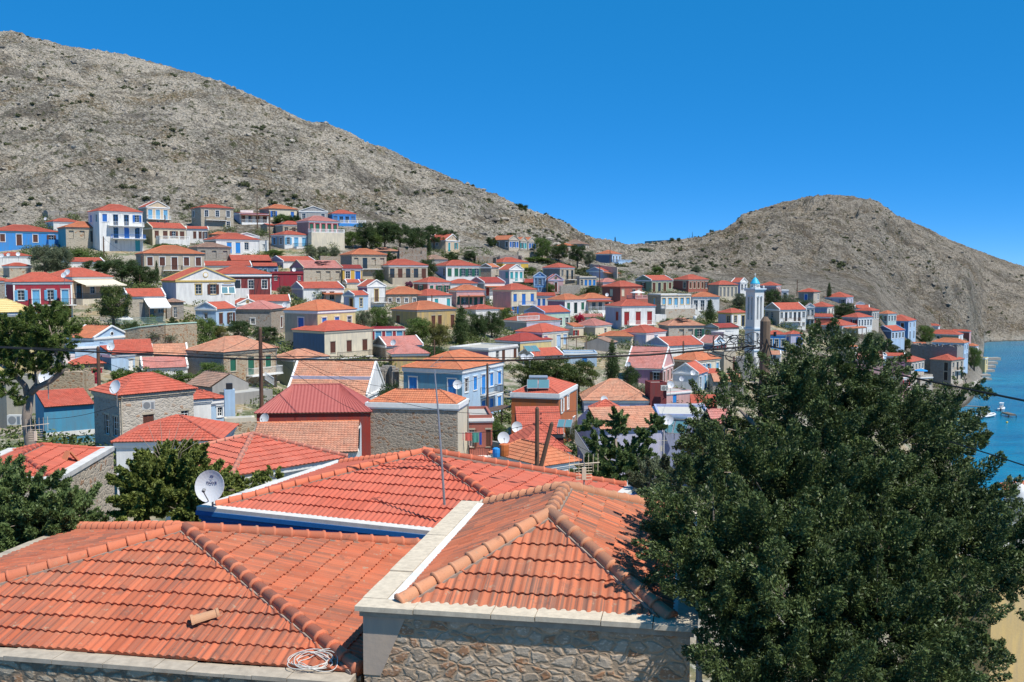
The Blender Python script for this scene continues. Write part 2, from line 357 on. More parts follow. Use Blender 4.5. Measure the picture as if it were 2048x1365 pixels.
# ---------------------------------------------------------------- tiled roof slopes
PROF = [0.0, 0.006, 0.026, 0.032, 0.032, 0.026, 0.006, 0.0]          # one tile, eight samples
def slope_mesh(quads, lod, tile=0.21, course=0.34, lift=0.04, metal=False):
    """quads: list of (BL,BR,TR,TL); eave BL-BR; returns V,F,UV of stepped courses of rolled tiles"""
    VV = []; FF = []; UU = []; off = 0
    for (BL, BR, TR, TL) in quads:
        BL, BR, TR, TL = [Vector(q) for q in (BL, BR, TR, TL)]
        e = (BR-BL); Wd = e.length
        if Wd < 0.05: continue
        e.normalize(); up = TL-BL; s = (up-e*up.dot(e)); H = s.length
        if H < 0.05: continue
        s.normalize(); n = e.cross(s).normalized()
        if n.z < 0: n = -n
        l1 = (TL-BL).dot(e); r1 = (TR-BL).dot(e)
        if metal: nc = 1; ch = H
        else: nc = max(1, int(round(H/course))); ch = H/nc
        if lod == 0: step = Wd/1.0; us = np.array([min(0, l1), max(Wd, r1)])
        else:
            ns = 8 if lod == 2 else 4
            u0 = min(0, l1); u1 = max(Wd, r1); cnt = int((u1-u0)/(tile/ns))+2
            us = u0+np.arange(cnt)*(tile/ns)
        if lod == 2: roll = np.array([PROF[i % 8] for i in range(len(us))])
        elif lod == 1: roll = np.array([(0, 0.024, 0.028, 0.003)[i % 4] for i in range(len(us))])
        else: roll = np.zeros(len(us))
        if metal: roll = roll*1.6
        tid = np.floor((us-us[0])/tile+1e-6).astype(int) if lod else np.zeros(len(us), int)
        for k in range(nc):
            v0 = k*ch-(0.035 if (k and not metal) else (0.05 if not metal else 0)); v1 = (k+1)*ch
            f0 = max(0, v0/H); f1 = v1/H
            a0, b0 = l1*f0, Wd+(r1-Wd)*f0; a1, b1 = l1*f1, Wd+(r1-Wd)*f1
            jit = 0
            if lod == 2: jit = (rng.random(tid.max()+1)[tid]-0.5)*0.016
            lf = 0.0 if metal else lift
            uA = np.clip(us, a0, b0); uB = np.clip(us, a1, b1)
            rows = []
            vj = (rng.random(tid.max()+1)[tid]-0.5)*0.034 if lod == 2 else 0
            for (u, v, h) in ((uA, v0+0.012, roll*0.2-0.01), (uA, v0+vj, lf+roll+jit), (uA, v0+vj, lf+roll+jit), (uB, v1, roll*0.9+(0.004 if not metal else 0))):
                p = np.array(BL)[None]+np.outer(u, np.array(e))+np.outer(np.ones(len(u))*v, np.array(s))+np.outer(np.ones(len(u))*h, np.array(n))
                rows.append(p)
                vv = np.full(len(u), k+0.5) if True else 0
                UU.append(np.stack([us/tile, vv], 1))
            V = np.concatenate(rows); VV.append(V); m = len(us)
            i = np.arange(m-1)
            F = np.concatenate([np.stack([i, i+1, i+1+m, i+m], 1), np.stack([i+2*m, i+1+2*m, i+1+3*m, i+3*m], 1)])
            # drop collapsed cells
            wA = uA[1:]-uA[:-1]; wB = uB[1:]-uB[:-1]; ok = (wA > 1e-5) | (wB > 1e-5)
            F = F[np.concatenate([wA > 1e-5, ok])]
            FF.append(F+off); off += len(V)
    return np.concatenate(VV), np.concatenate(FF), np.concatenate(UU)
def ridge_mesh(lines, lod, r=0.10):
    mb = MB()
    for a, b in lines:
        a = Vector(a); b = Vector(b); L = (b-a).length
        if L < 0.1: continue
        d = (b-a)/L
        if lod >= 1:
            seg = 0.40 if lod == 2 else 0.5; n = max(1, int(round(L/seg))); seg = L/n
            for i in range(n):
                p = a+d*(i*seg-0.03); q = a+d*((i+1)*seg); w = 1+random.uniform(-.06, .06)
                # butt end wide, head narrow
                mb.tube([p, p+d*0.05, p+d*0.055, q], [r*1.22*w, r*1.22*w, r*1.08*w, r*0.92*w], 9 if lod == 2 else 6)
        else: mb.tube([a, b], [r, r], 5)
    return mb

# ---------------------------------------------------------------- openings
WC = {}
def opening_data(kind, w, h, trim, shut):
    w = round(w, 2); h = round(h, 2); k = (kind, w, h, trim, shut)
    if k in WC: return WC[k]
    a = MB()      # surround + inner frame
    t = 0.13; pr = 0.05
    if trim:
        a.box(-w/2-t, -pr, -0.0 if kind in 'dD' else -0.12, -w/2, 0.0, h+t)
        a.box(w/2, -pr, -0.0 if kind in 'dD' else -0.12, w/2+t, 0.0, h+t)
        a.box(-w/2, -pr, h, w/2, 0.0, h+t)
        a.box(-w/2-t-.05, -pr-.06, h+t, w/2+t+.05, 0.0, h+t+.06)
        if kind not in 'dD': a.box(-w/2-t*.0, -pr-.03, -0.12, w/2+t*.0, 0.0, 0.0)
    else:
        a.box(-w/2-.04, -0.06, -0.07, w/2+.04, 0.0, 0.0)
        a.box(-w/2-.08, -0.03, h, w/2+.08, 0.0, h+.14)
    fr = 0.05
    if kind in 'wWgDm':
        a.box(-w/2, 0.10, 0, -w/2+fr, 0.15, h, 1); a.box(w/2-fr, 0.10, 0, w/2, 0.15, h, 1)
        a.box(-w/2+fr, 0.10, h-fr, w/2-fr, 0.15, h, 1); a.box(-w/2+fr, 0.10, 0, w/2-fr, 0.15, fr, 1)
    d1 = a.obj('window', [cm(trim) if trim else plaster(COL['beige']), cm(shut) if kind in 'D' else cm('white')], data_only=True)
    subs = []
    if kind in 'wd':          # closed leaves with recessed panels
        b = MB(); y = 0.05
        for s in (-1, 1):
            x0 = (-w/2+.015) if s < 0 else 0.008; x1 = -0.008 if s < 0 else w/2-.015
            b.box(x0, y+.02, .015, x1, y+.05, h-.015)
            f = .07
            b.box(x0, y, .015, x0+f, y+.02, h-.015); b.box(x1-f, y, .015, x1, y+.02, h-.015)
            for z in (.015, h*.48, h-.1): b.box(x0+f, y, z, x1-f, y+.02, z+.085)
            z = .15
            while z < h-.15:
                b.box(x0+f, y+.008, z, x1-f, y+.02, z+.03); z += .075
        subs.append(('door_leaf' if kind == 'd' else 'shutter', b.obj('shutter', cm(shut), data_only=True)))
    if kind in 'WgDm':
        b = MB(); b.box(-w/2+fr, 0.12, fr, w/2-fr, 0.13, h-fr)
        subs.append(('pane', b.obj('pane', GLASS, data_only=True)))
        b = MB(); b.box(-0.02, 0.095, fr, 0.02, 0.118, h-fr)
        for z in (h*.36, h*.68): b.box(-w/2+fr, 0.096, z, w/2-fr, 0.117, z+.03)
        subs.append(('mullions', b.obj('mullions', cm(shut) if kind == 'D' else cm('white'), data_only=True)))
    if kind == 'W':
        for s in (-1, 1):
            b = MB()
            x0, x1 = ((-w/2-w*.47, -w/2-.01) if s < 0 else (w/2+.01, w/2+w*.47))
            b.box(x0, -.105, -.0, x1, -.07, h)
            z = .1
            while z < h-.1:
                b.box(x0+.04, -.12, z, x1-.04, -.105, z+.04); z += .09
            subs.append(('shutter', b.obj('shutter', cm(shut), data_only=True)))
    if kind == 'r':
        b = MB(); b.box(-w/2, 0.34, 0, w/2, 0.36, h)
        subs.append(('opening_shade', b.obj('opening_shade', cm('dark'), data_only=True)))  # near-black sheet puts the shade of an empty opening into colour
    WC[k] = (d1, subs); return WC[k]
m, nt, b = new_mat('window_glass'); b.inputs['Base Color'].default_value = (0.02, 0.028, 0.035, 1); b.inputs['Roughness'].default_value = 0.08; b.inputs['Specular IOR Level'].default_value = 0.7
GLASS = m
DIM = dict(w=(0.95, 1.55), W=(0.95, 1.55), g=(0.95, 1.5), d=(1.05, 2.3), D=(1.05, 2.3), m=(0.62, 0.8), r=(0.95, 1.6))
# ---------------------------------------------------------------- houses
def facade(mb, org, ux, W, z0, H, ops, nrm, mi, depth=0.22):
    """wall quads with real holes; org corner, ux unit along wall, nrm outward; ops list of (u0,u1,z0,z1)"""
    us = sorted(set([0.0, W]+[q for o in ops for q in (o[0], o[1])])); zs = sorted(set([z0, H]+[q for o in ops for q in (o[2], o[3])]))
    org = Vector(org); ux = Vector(ux); nrm = Vector(nrm)
    pt = lambda u, z, d=0: org+ux*u+Vector((0, 0, z))-nrm*d
    for i in range(len(us)-1):
        for j in range(len(zs)-1):
            uc = (us[i]+us[i+1])/2; zc = (zs[j]+zs[j+1])/2
            if any(o[0] < uc < o[1] and o[2] < zc < o[3] for o in ops): continue
            mb.quad(pt(us[i], zs[j]), pt(us[i+1], zs[j]), pt(us[i+1], zs[j+1]), pt(us[i], zs[j+1]), mi)
    for a, b, c, d in ops:
        mb.quad(pt(a, c), pt(a, d), pt(a, d, depth), pt(a, c, depth), mi); mb.quad(pt(b, c), pt(b, c, depth), pt(b, d, depth), pt(b, d), mi)
        mb.quad(pt(a, d), pt(b, d), pt(b, d, depth), pt(a, d, depth), mi); mb.quad(pt(a, c), pt(a, c, depth), pt(b, c, depth), pt(b, c), mi)
        mb.quad(pt(a, c, depth), pt(a, d, depth), pt(b, d, depth), pt(b, c, depth), mi)
def layout(rows, W, H, zmin, o):
    """rows of pattern strings from the top storey down -> openings"""
    res = []
    for r, pat in enumerate(rows):
        n = len(pat)
        if not n: continue
        top = H-o.get('wt', 0.75)-r*o.get('st', 3.1)
        for i, k in enumerate(pat):
            if k == '.': continue
            w0, h0 = DIM[k]; s = o.get('ws', 1.0)*o.get('_wk', 1.0); w0 *= s; h0 *= s
            w0 = min(w0, W/n*0.58)
            m0, m1 = o.get('mar', (0, 0))
            u = m0+(W-m0-m1)*(i+.5)/n
            zt = top; zb = top-h0
            if zb < zmin+0.05: zb = zmin+0.05
            if zt-zb < 0.5: continue
            res.append((k, u, w0, zb, zt-zb, r))
    return res
HOUSES = {}
VR = random.Random(12)
def hip_quads(x0, y0, x1, y1, z, rise):
    W = x1-x0; D = y1-y0
    if W >= D:
        a = (x0+D/2, (y0+y1)/2, z+rise); b = (x1-D/2, (y0+y1)/2, z+rise)
    else:
        a = ((x0+x1)/2, y0+W/2, z+rise); b = ((x0+x1)/2, y1-W/2, z+rise)
    c = [(x0,y0,z), (x1,y0,z), (x1,y1,z), (x0,y1,z)]
    if W >= D: q = [(c[0],c[1],b,a), (c[1],c[2],b,b), (c[2],c[3],a,b), (c[3],c[0],a,a)]; r = [(c[0],a),(c[3],a),(c[1],b),(c[2],b),(a,b)]
    else: q = [(c[0],c[1],a,a), (c[1],c[2],b,a), (c[2],c[3],b,b), (c[3],c[0],a,b)]; r = [(c[0],a),(c[1],a),(c[2],b),(c[3],b),(a,b)]
    return q, r
def railing(mb, p0, p1, h=0.95, step=0.16, t=0.025, mi=0):
    p0 = Vector(p0); p1 = Vector(p1); L = (p1-p0).length; d = (p1-p0)/L; up = Vector((0,0,1))
    mb.bar(p0+up*h, p1+up*h, .05, .05, mi); mb.bar(p0+up*.08, p1+up*.08, .035, .035, mi)
    n = max(2, int(L/step))
    for i in range(n+1):
        q = p0+d*(L*i/n); mb.bar(q+up*.0, q+up*h, t, t, mi)
def balustrade(mb, p0, p1, h=0.9, step=0.28, mi=0):
    p0 = Vector(p0); p1 = Vector(p1); L = (p1-p0).length; d = (p1-p0)/L; up = Vector((0,0,1))
    mb.bar(p0+up*h, p1+up*h, .18, .12, mi); mb.bar(p0+up*.06, p1+up*.06, .18, .12, mi)
    n = max(2, int(L/step))
    for i in range(1, n):
        q = p0+d*(L*i/n); mb.tube([q+up*.12, q+up*.3, q+up*.6, q+up*.84], [.05, .08, .045, .06], 6, mi, cap=False)
    m = max(1, int(L/2.4))
    for i in range(m+1):
        q = p0+d*(L*i/m); mb.bar(q, q+up*(h+.12), .24, .24, mi)
ZO = [0, 0, 1.0]
def sec(x0, y0, s): ZO[:] = [x0, y0, s]
def tx(x): return ZO[0]+x/ZO[2]
def ty(y): return ZO[1]+y/ZO[2]
def house(xL, xM, xR, yE, yB, roof, wall, label, F=(), S=(), Rr=(), mode='L', d=None, yaw=None, W=None, D=None, tile='red', trim='white', shut='sh_brown',
          cc='white', pitch=0.42, rise=None, name='house', side=None, strim='', sshut=None, bal=(), lod=None, cat='house', Y0=None, Y1=None, Y2=None, parapet=0.0, extra=None, ov=0.22, metal=False, **o):
    xL, xM, xR = tx(xL), tx(xM), tx(xR); yE = ty(yE); yB = ty(yB)
    Y = d if d else ground_hit(xM, yB)
    Mp = P(xM, yE, Y); zE = Mp.z; gz = tz(Mp.x, Y)
    f = FPX/Y
    a, b = (xM-xL, xR-xM) if mode == 'L' else (xR-xM, xM-xL)
    phi = math.atan2(-Mp.x, Y)
    if yaw is None:
        if a < 4: th = 0.06
        else: th = math.atan2(a*1.3, b)
        th = min(max(th, 0.06), 1.35)
        yaw = phi+(th if mode == 'L' else -th)
    else: yaw = R(yaw)
    u = Vector((math.cos(yaw), math.sin(yaw), 0)); v = Vector((-math.sin(yaw), math.cos(yaw), 0))
    def solve(dirv, px):
        t = ray(px, yE)[0]; den = dirv.x-t*dirv.y
        return (t*Y-Mp.x)/den if abs(den) > 1e-4 else 8
    if mode == 'L':
        w_ = solve(u, xR); d_ = solve(v, xL) if a >= 4 else 0
    else:
        w_ = solve(-u, xL); d_ = solve(v, xR) if a >= 4 else 0
    W = W or min(max(w_, 2.2), 24)
    if not D:
        D = d_ if (a >= 4 and 0 < d_) else min(W*0.8, 8)
        D = min(max(D, 3.0), 13)
    org = Vector((Mp.x, Y, gz)) - (u*W if mode == 'R' else Vector((0,0,0)))
    H = zE-gz
    if H < 2.2:                     # keep a storey above ground, terrain follows
        gz = zE-2.6; org.z = gz; H = 2.6
    cs = [org+u*i+v*j for i, j in ((0,0),(W,0),(W,D),(0,D))]
    zm = min(tz(c.x, c.y) for c in cs)-gz-0.8
    zm = max(zm, -9)
    e = bpy.data.objects.new(name, None); C.objects.link(e); e.location = org; e.rotation_euler = (0, 0, yaw); e.empty_display_size = 0.5
    tag(e, label, cat)
    lod = lod if lod is not None else (2 if Y < 60 else 1 if Y < 190 else 0)
    zg = [min(0, tz(c.x, c.y)-gz) for c in cs]
    o['_wk'] = 1.18 if Y > 140 else 1.0
    fo = layout(F, W, H, zg[0], o); so_ = layout(S, D, H, min(zg[0], zg[3]), dict(o, mar=(0,0))); ro = layout(Rr, D, H, min(zg[1], zg[2]), dict(o, mar=(0,0)))
    box = lambda l: [(q[1]-q[2]/2, q[1]+q[2]/2, q[3], q[3]+q[4]) for q in l]
    mb = MB()
    facade(mb, (0,0,0), (1,0,0), W, zm, H, box(fo), (0,-1,0), 0)
    facade(mb, (0,D,0), (0,-1,0), D, zm, H, box(so_), (-1,0,0), 1)
    facade(mb, (W,0,0), (0,1,0), D, zm, H, box(ro), (1,0,0), 1)
    facade(mb, (W,D,0), (-1,0,0), W, zm, H, [], (0,1,0), 0)
    mb.quad((0,0,H-.01), (W,0,H-.01), (W,D,H-.01), (0,D,H-.01), 0)
    span = D if roof == 'gable_side' else W if roof == 'gable_front' else min(W, D)
    rise = rise if rise is not None else span/2*pitch
    if roof == 'gable_front':
        for y in (0, D): mb.tri((0,y,H), (W,y,H), (W/2,y,H+rise), 0)
    if roof == 'gable_side':
        for x in (0, W): mb.tri((x,0,H), (x,D,H), (x,D/2,H+rise), 1)
    if roof == 'shed':
        for x in (0, W): mb.tri((x,0,H), (x,D,H), (x,D,H+rise), 1)
        mb.quad((0,D,H), (W,D,H), (W,D,H+rise), (0,D,H+rise), 0)
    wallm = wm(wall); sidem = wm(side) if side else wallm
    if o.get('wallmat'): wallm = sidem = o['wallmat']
    mb.obj('wall', [wallm, sidem], e)
    # openings
    def put(lst, fn, rot, sh, tr):
        for k, uu, ww, zb, hh, r in lst:
            if k == 'w' and hh > 1.2 and VR.random() < .16: k = 'W'
            elif k == 'w' and VR.random() < .06: k = 'g'
            t_ = tr if k != 'r' or tr else None
            s_ = sh[r % len(sh)] if isinstance(sh, (list, tuple)) else sh
            d1, subs = opening_data(k, ww, hh, t_, s_)
            a_ = link('door' if k in 'dD' else 'window', d1, e, fn(uu, zb)); a_.rotation_euler = (0, 0, rot)
            for nm, me in subs: link(nm, me, a_)
    put(fo, lambda q, z: (q, 0, z), 0, shut, trim)
    ss = sshut or shut
    put(so_, lambda q, z: (0, D-q, z), -math.pi/2, ss, trim if strim == '' else strim)
    put(ro, lambda q, z: (W, q, z), math.pi/2, ss, trim if strim == '' else strim)
    # cornice / parapet
    if cc:
        mb = MB(); h = o.get('ch', 0.26); p = 0.14
        def ring(x0, y0, x1, y1, z0, z1, t):
            mb.box(x0, y0, z0, x1, y0+t, z1); mb.box(x0, y1-t, z0, x1, y1, z1); mb.box(x0, y0+t, z0, x0+t, y1-t, z1); mb.box(x1-t, y0+t, z0, x1, y1-t, z1)
        if roof in ('hip', 'gable_side', 'gable_front', 'shed', 'flat', 'none'):
            zt = H+0.03; ring(-p, -p, W+p, D+p, zt-h, zt, p+.05); ring(-p*.5, -p*.5, W+p*.5, D+p*.5, zt-h-.14, zt-h, p*.5+.03)
        if roof == 'gable_front':
            for y in (-p, D): 
                for (xa, xb) in ((0, W/2), (W, W/2)):
                    mb.bar((xa-(p if xa == 0 else -p), y+.07, H+.06), (xb, y+.07, H+rise+.08), .22, .18)
        if roof in ('gable_side',) and o.get('rake', True):
            for x in (-.02, W+.02):
                for (ya, yb) in ((0, D/2), (D, D/2)):
                    mb.bar((x, ya-(p if ya == 0 else -p), H+.1), (x, yb, H+rise+.13), .22, .2)
        ccm = wm(cc) if cc in ST else cm(cc)
        mb.obj('cornice', ccm, e)
        if o.get('band'):      # corner pilasters
            for x in (0, W):
                mb = MB(); mb.box(x-(.03 if x == 0 else .22), -.03, zm, x+(.22 if x == 0 else .03), -.002, H-h-.15)
                mb.obj('pilaster', ccm, e)
    if Y < 300 and roof != 'flat' and W > 4 and VR.random() < .55 and H > 3:
        mb = MB(); x = W-.12 if VR.random() < .5 else .12
        mb.tube([(x, -.22, H-.1), (x, -.09, H-.45), (x, -.09, min(0, zg[0])-.3)], .05, 6); mb.obj('downpipe', cm(VR.choice(['white','grey','sh_grey','beige'])), e)
    # roof
    z = H+0.05; tm = tilemat(TILES[tile], 0.22, MOSS[tile], lod == 0) if not metal else flatmat('metal_sheet_'+tile, (0.36, 0.085, 0.07), 0.6, 0.15)
    q = None
    if roof == 'hip': q, rl = hip_quads(-ov, -ov, W+ov, D+ov, z, rise*(1+2*ov/span))
    elif roof == 'gable_side':
        k = rise*(ov/(span/2)); g = 0.10
        x0, x1 = g, W-g
        q = [((x0,-ov,z-k+.03),(x1,-ov,z-k+.03),(x1,D/2,z+rise),(x0,D/2,z+rise)), ((x1,D+ov,z-k+.03),(x0,D+ov,z-k+.03),(x0,D/2,z+rise),(x1,D/2,z+rise))]; rl = [((x0,D/2,z+rise),(x1,D/2,z+rise))]
    elif roof == 'gable_front':
        k = rise*(ov/(span/2)); y0 = 0.12; y1 = D
        q = [((-ov,y1,z-k+.03),(-ov,y0,z-k+.03),(W/2,y0,z+rise),(W/2,y1,z+rise)), ((W+ov,y0,z-k+.03),(W+ov,y1,z-k+.03),(W/2,y1,z+rise),(W/2,y0,z+rise))]; rl = [((W/2,y0,z+rise),(W/2,y1,z+rise))]
    elif roof == 'shed':
        q = [((0.02,-ov,z),(W-.02,-ov,z),(W-.02,D+.1,z+rise+.05),(0.02,D+.1,z+rise+.05))]; rl = []
    if q:
        V, Fc, U = slope_mesh(q, lod if lod else (0 if not metal else 1), metal=metal, tile=0.30 if metal else 0.21, course=0.34 if lod else 0.42)
        ro_ = link('roof', np_mesh('roof', V, Fc, [tm], U, smooth=True), e)
        mb = MB()
        for A, B_, T1, T0 in q:
            dz = Vector((0,0,-.05)); A, B_, T1, T0 = [Vector(x)+dz for x in (A, B_, T1, T0)]; mb.quad(A, B_, T1, T0)
        mb.obj('roof_board', flatmat('roof_board', (0.2, 0.12, 0.08)), ro_)
        if rl and not metal:
            r_ = ridge_mesh(rl, lod, 0.085); 
            if r_.v: r_.obj('ridge_tiles', tilemat(TILES[o.get('rt', tile)], 0.1, 0.1), ro_, smooth=lod > 0)
        elif rl:
            r_ = MB()
            for A, B_ in rl: r_.tube([A, B_], .09, 6)
            r_.obj('ridge_cap', tm, ro_)
        if o.get('hole'):
            hx, hy, hw = o['hole']; mb = MB(); random.seed(5)
            for i in range(16):
                x = hx+random.uniform(-hw, hw); y = hy+random.uniform(-.4, 1.6); zz = z+(y+ov)*rise/(span/2)+.10
                mb.bar((x-random.uniform(.3,.9), y, zz), (x+random.uniform(.3,.9), y+random.uniform(-.3,.3), zz+.06), random.uniform(.15,.5), .05)
            mb.obj('hole_strips', cm('dark'), ro_)  # near-black strips laid over unbroken tiles where a hole is wanted
    if roof == 'flat':
        mb = MB(); ph = parapet or 0.3; t = 0.2
        mb.box(0, 0, H, W, t, H+ph); mb.box(0, D-t, H, W, D, H+ph); mb.box(0, t, H, t, D-t, H+ph); mb.box(W-t, t, H, W, D-t, H+ph)
        mb.obj('parapet', [wallm], e)
        mb = MB(); mb.box(t, t, H-.05, W-t, D-t, H+.06); mb.obj('roof_deck', flatmat('screed', o.get('deck', (0.40, 0.38, 0.34)), 0.95, 0.25), e)
    # balconies
    for item in bal:
        r, f0, f1 = item[:3]; st_ = item[3] if len(item) > 3 else 'iron'; dp = item[4] if len(item) > 4 else 1.0; col = item[5] if len(item) > 5 else 'dark'
        z0 = H-o.get('wt', 0.75)-r*o.get('st', 3.1)-2.32*o.get('ws', 1.0)*o['_wk']; z0 = max(z0, 0.1)
        x0, x1 = W*f0, W*f1
        mb = MB(); mb.box(x0, -dp, z0-.14, x1, -.003, z0); 
        nb = max(2, int((x1-x0)/1.6))
        for i in range(nb+1):
            x = x0+.1+(x1-x0-.2)*i/nb; mb.bar((x, -dp*.7, z0-.16), (x, -.02, z0-.5), .1, .1)
        bo = mb.obj('balcony', cm(o.get('bslab', 'white')), e)
        mb = MB(); fn = railing if st_ == 'iron' else balustrade
        for A, B_ in (((x0+.05, -dp+.05, z0), (x1-.05, -dp+.05, z0)), ((x0+.05, -.05, z0), (x0+.05, -dp+.05, z0)), ((x1-.05, -dp+.05, z0), (x1-.05, -.05, z0))): fn(mb, A, B_)
        mb.obj('railing' if st_ == 'iron' else 'balustrade', cm(col if st_ == 'iron' else o.get('bcol', 'white')), bo)
    h = dict(e=e, W=W, D=D, H=H, org=org, u=u, v=v, rise=rise, Y=Y, yaw=yaw, zg=zg, z=z)
    HOUSES[label] = h
    if extra:
        for fn in (extra if isinstance(extra, (list, tuple)) else [extra]): fn(h)
    return h
def awning(x0, x1, z=2.6, dp=2.2, drop=0.7, col='cream', posts=False, nm='awning'):
    def f(h):
        mb = MB(); W = h['W']; a, b = x0*W, x1*W; zt = h['H']-z
        n = 6
        for i in range(n):
            t0, t1 = i/n, (i+1)/n
            sag = lambda t: -0.08*math.sin(math.pi*t)
            mb.box(0,0,0,0,0,0) if False else None
            A = (a, -.02-dp*t0, zt-drop*t0+sag(t0)); B_ = (b, -.02-dp*t0, zt-drop*t0+sag(t0)); Cc = (b, -.02-dp*t1, zt-drop*t1+sag(t1)); Dd = (a, -.02-dp*t1, zt-drop*t1+sag(t1))
            mb.quad(A, B_, Cc, Dd); mb.quad(*[tuple(Vector(q)+Vector((0,0,-.02))) for q in (Dd, Cc, B_, A)])
        mb.box(a, -.02-dp-.02, zt-drop-.22, b, -.02-dp, zt-drop)
        o = mb.obj(nm, cm(col), h['e'])
        if posts:
            mb = MB()
            k = max(2, int((b-a)/2.5)+1)
            for i in range(k):
                x = a+.05+(b-a-.1)*i/(k-1); mb.bar((x, -dp, min(0, h['zg'][0])-.5), (x, -dp, zt-drop), .09, .09)
            mb.obj('posts', cm('wood'), o)
    return f
def porch(x0, x1, z=2.4, dp=2.4, drop=0.5, tile='red', bar=True, below=False):
    """small lean-to tiled canopy on posts"""
    def f(h):
        W = h['W']; a, b = x0*W, x1*W; zt = h['H']-z
        q = [((a, -dp, zt-drop), (b, -dp, zt-drop), (b, -.02, zt), (a, -.02, zt))]
        V, Fc, U = slope_mesh(q, 1 if h['Y'] < 190 else 0)
        o = link('porch_roof', np_mesh('porch_roof', V, Fc, [tilemat(TILES[tile], .22, .1, h['Y'] >= 190)], U, smooth=True), h['e'])
        mb = MB(); mb.quad(*[tuple(Vector(p)+Vector((0,0,-.06))) for p in q[0]]); mb.box(a, -dp, zt-drop-.2, b, -dp+.12, zt-drop-.07)
        k = max(2, int((b-a)/2.2)+1); zb = zt-drop-2.3 if bar else min(0, h['zg'][0])-.5
        for i in range(k):
            x = a+.08+(b-a-.16)*i/(k-1); mb.box(x-.07, -dp, min(zb, 0), x+.07, -dp+.14, zt-drop-.2)
        mb.obj('porch_posts', cm('wood'), o)
        if bar:
            m2 = MB(); m2.box(a, -dp-.1, min(h['zg'][0], 0)-1.0, b, -.003, zt-drop-2.3); t_ = m2.obj('terrace', h['e'].children[0].data.materials[0], h['e'])
            m3 = MB(); railing(m3, (a, -dp, zt-drop-2.3), (b, -dp, zt-drop-2.3)); m3.obj('railing', cm('white'), t_)
    return f
def terrace(x0, x1, dp=2.5, zt=None, rel=3.2, col='white', rail='bal', wall=None, rowd=0, stair=0):
    """raised terrace in front of the facade; top rel metres below the eave"""
    def f(h):
        W = h['W']; a, b = x0*W, x1*W; z = h['H']-rel
        e = h['e']; zb = min(h['zg'][0], 0)-2.5
        mb = MB(); mb.box(a, -dp, zb, b, -.003, z)
        t = mb.obj('terrace', wm(wall) if wall else plaster(COL[col]), e)
        mb = MB(); fn = balustrade if rail == 'bal' else railing
        if rail:
            fn(mb, (a+.1, -dp+.1, z), (b-.1, -dp+.1, z)); fn(mb, (a+.1, -.1, z), (a+.1, -dp+.1, z))
            mb.obj('balustrade' if rail == 'bal' else 'railing', cm(col if rail == 'bal' else 'dark'), t)
        if stair:
            mb = MB(); n = max(3, int((z-zb-1.5)/.18)); s = 1 if stair > 0 else -1
            xs = b if s > 0 else a
            for i in range(n):
                x = xs+s*i*.27; zz = z-(i+1)*.18
                mb.box(min(x, x+s*.27), -dp, zb, max(x, x+s*.27), -dp+1.3, zz)
            mb.obj('stairs', plaster(COL[col]), t)
    return f
def chimney(fx, fy, h=1.3, w=0.6, col='white', zz=0):
    def f(hh):
        W, D, H = hh['W'], hh['D'], hh['H']; x, y = W*fx, D*fy
        mb = MB(); mb.box(x-w/2, y-w/2, H-.5, x+w/2, y+w/2, H+h); mb.box(x-w/2-.06, y-w/2-.06, H+h, x+w/2+.06, y+w/2+.06, H+h+.08)
        c = mb.obj('chimney', plaster(COL[col]), hh['e'])
        mb = MB(); mb.box(x-w*.3, y-w*.3, H+h+.08, x+w*.3, y+w*.3, H+h+.3); mb.box(x-w*.42, y-w*.42, H+h+.3, x+w*.42, y+w*.42, H+h+.36)
        mb.obj('chimney_pot', cm('sh_grey'), c)
    return f
def oculus(z=0.45, r=0.28, col='dark', rim='white'):
    def f(h):
        mb = MB(); zz = h['H']+h['rise']*z
        mb.tube([(h['W']/2, -.07, zz), (h['W']/2, 0.0, zz)], r*1.35, 14); o = mb.obj('oculus', cm(rim), h['e'])
        mb = MB(); mb.tube([(h['W']/2, -.085, zz), (h['W']/2, -.071, zz)], r, 14); mb.obj('pane', cm(col), o)
    return f
def boxes(nm, mat, *bx):
    def f(h):
        mb = MB(); W, D, H = h['W'], h['D'], h['H']
        for (x0, y0, z0, x1, y1, z1) in bx: mb.box(x0*W, y0, H+z0, x1*W, y1, H+z1)
        mb.obj(nm, mat() if callable(mat) else mat, h['e'])
    return f
def pergola(x0, x1, z=2.3, dp=2.6, mat='wood', slats=12):
    def f(h):
        W = h['W']; a, b = x0*W, x1*W; zt = h['H']-z; mb = MB()
        mb.bar((a, -dp, zt), (b, -dp, zt), .1, .12); mb.bar((a, -.06, zt), (b, -.06, zt), .08, .1)
        for i in range(slats+1):
            x = a+(b-a)*i/slats; mb.bar((x, -.04, zt+.1), (x, -dp-.2, zt+.1), .07, .07)
        for x in (a, (a+b)/2, b): mb.bar((x, -dp, min(h['zg'][0], 0)-.6), (x, -dp, zt), .1, .1)
        mb.obj('pergola', cm(mat), h['e'])
    return f

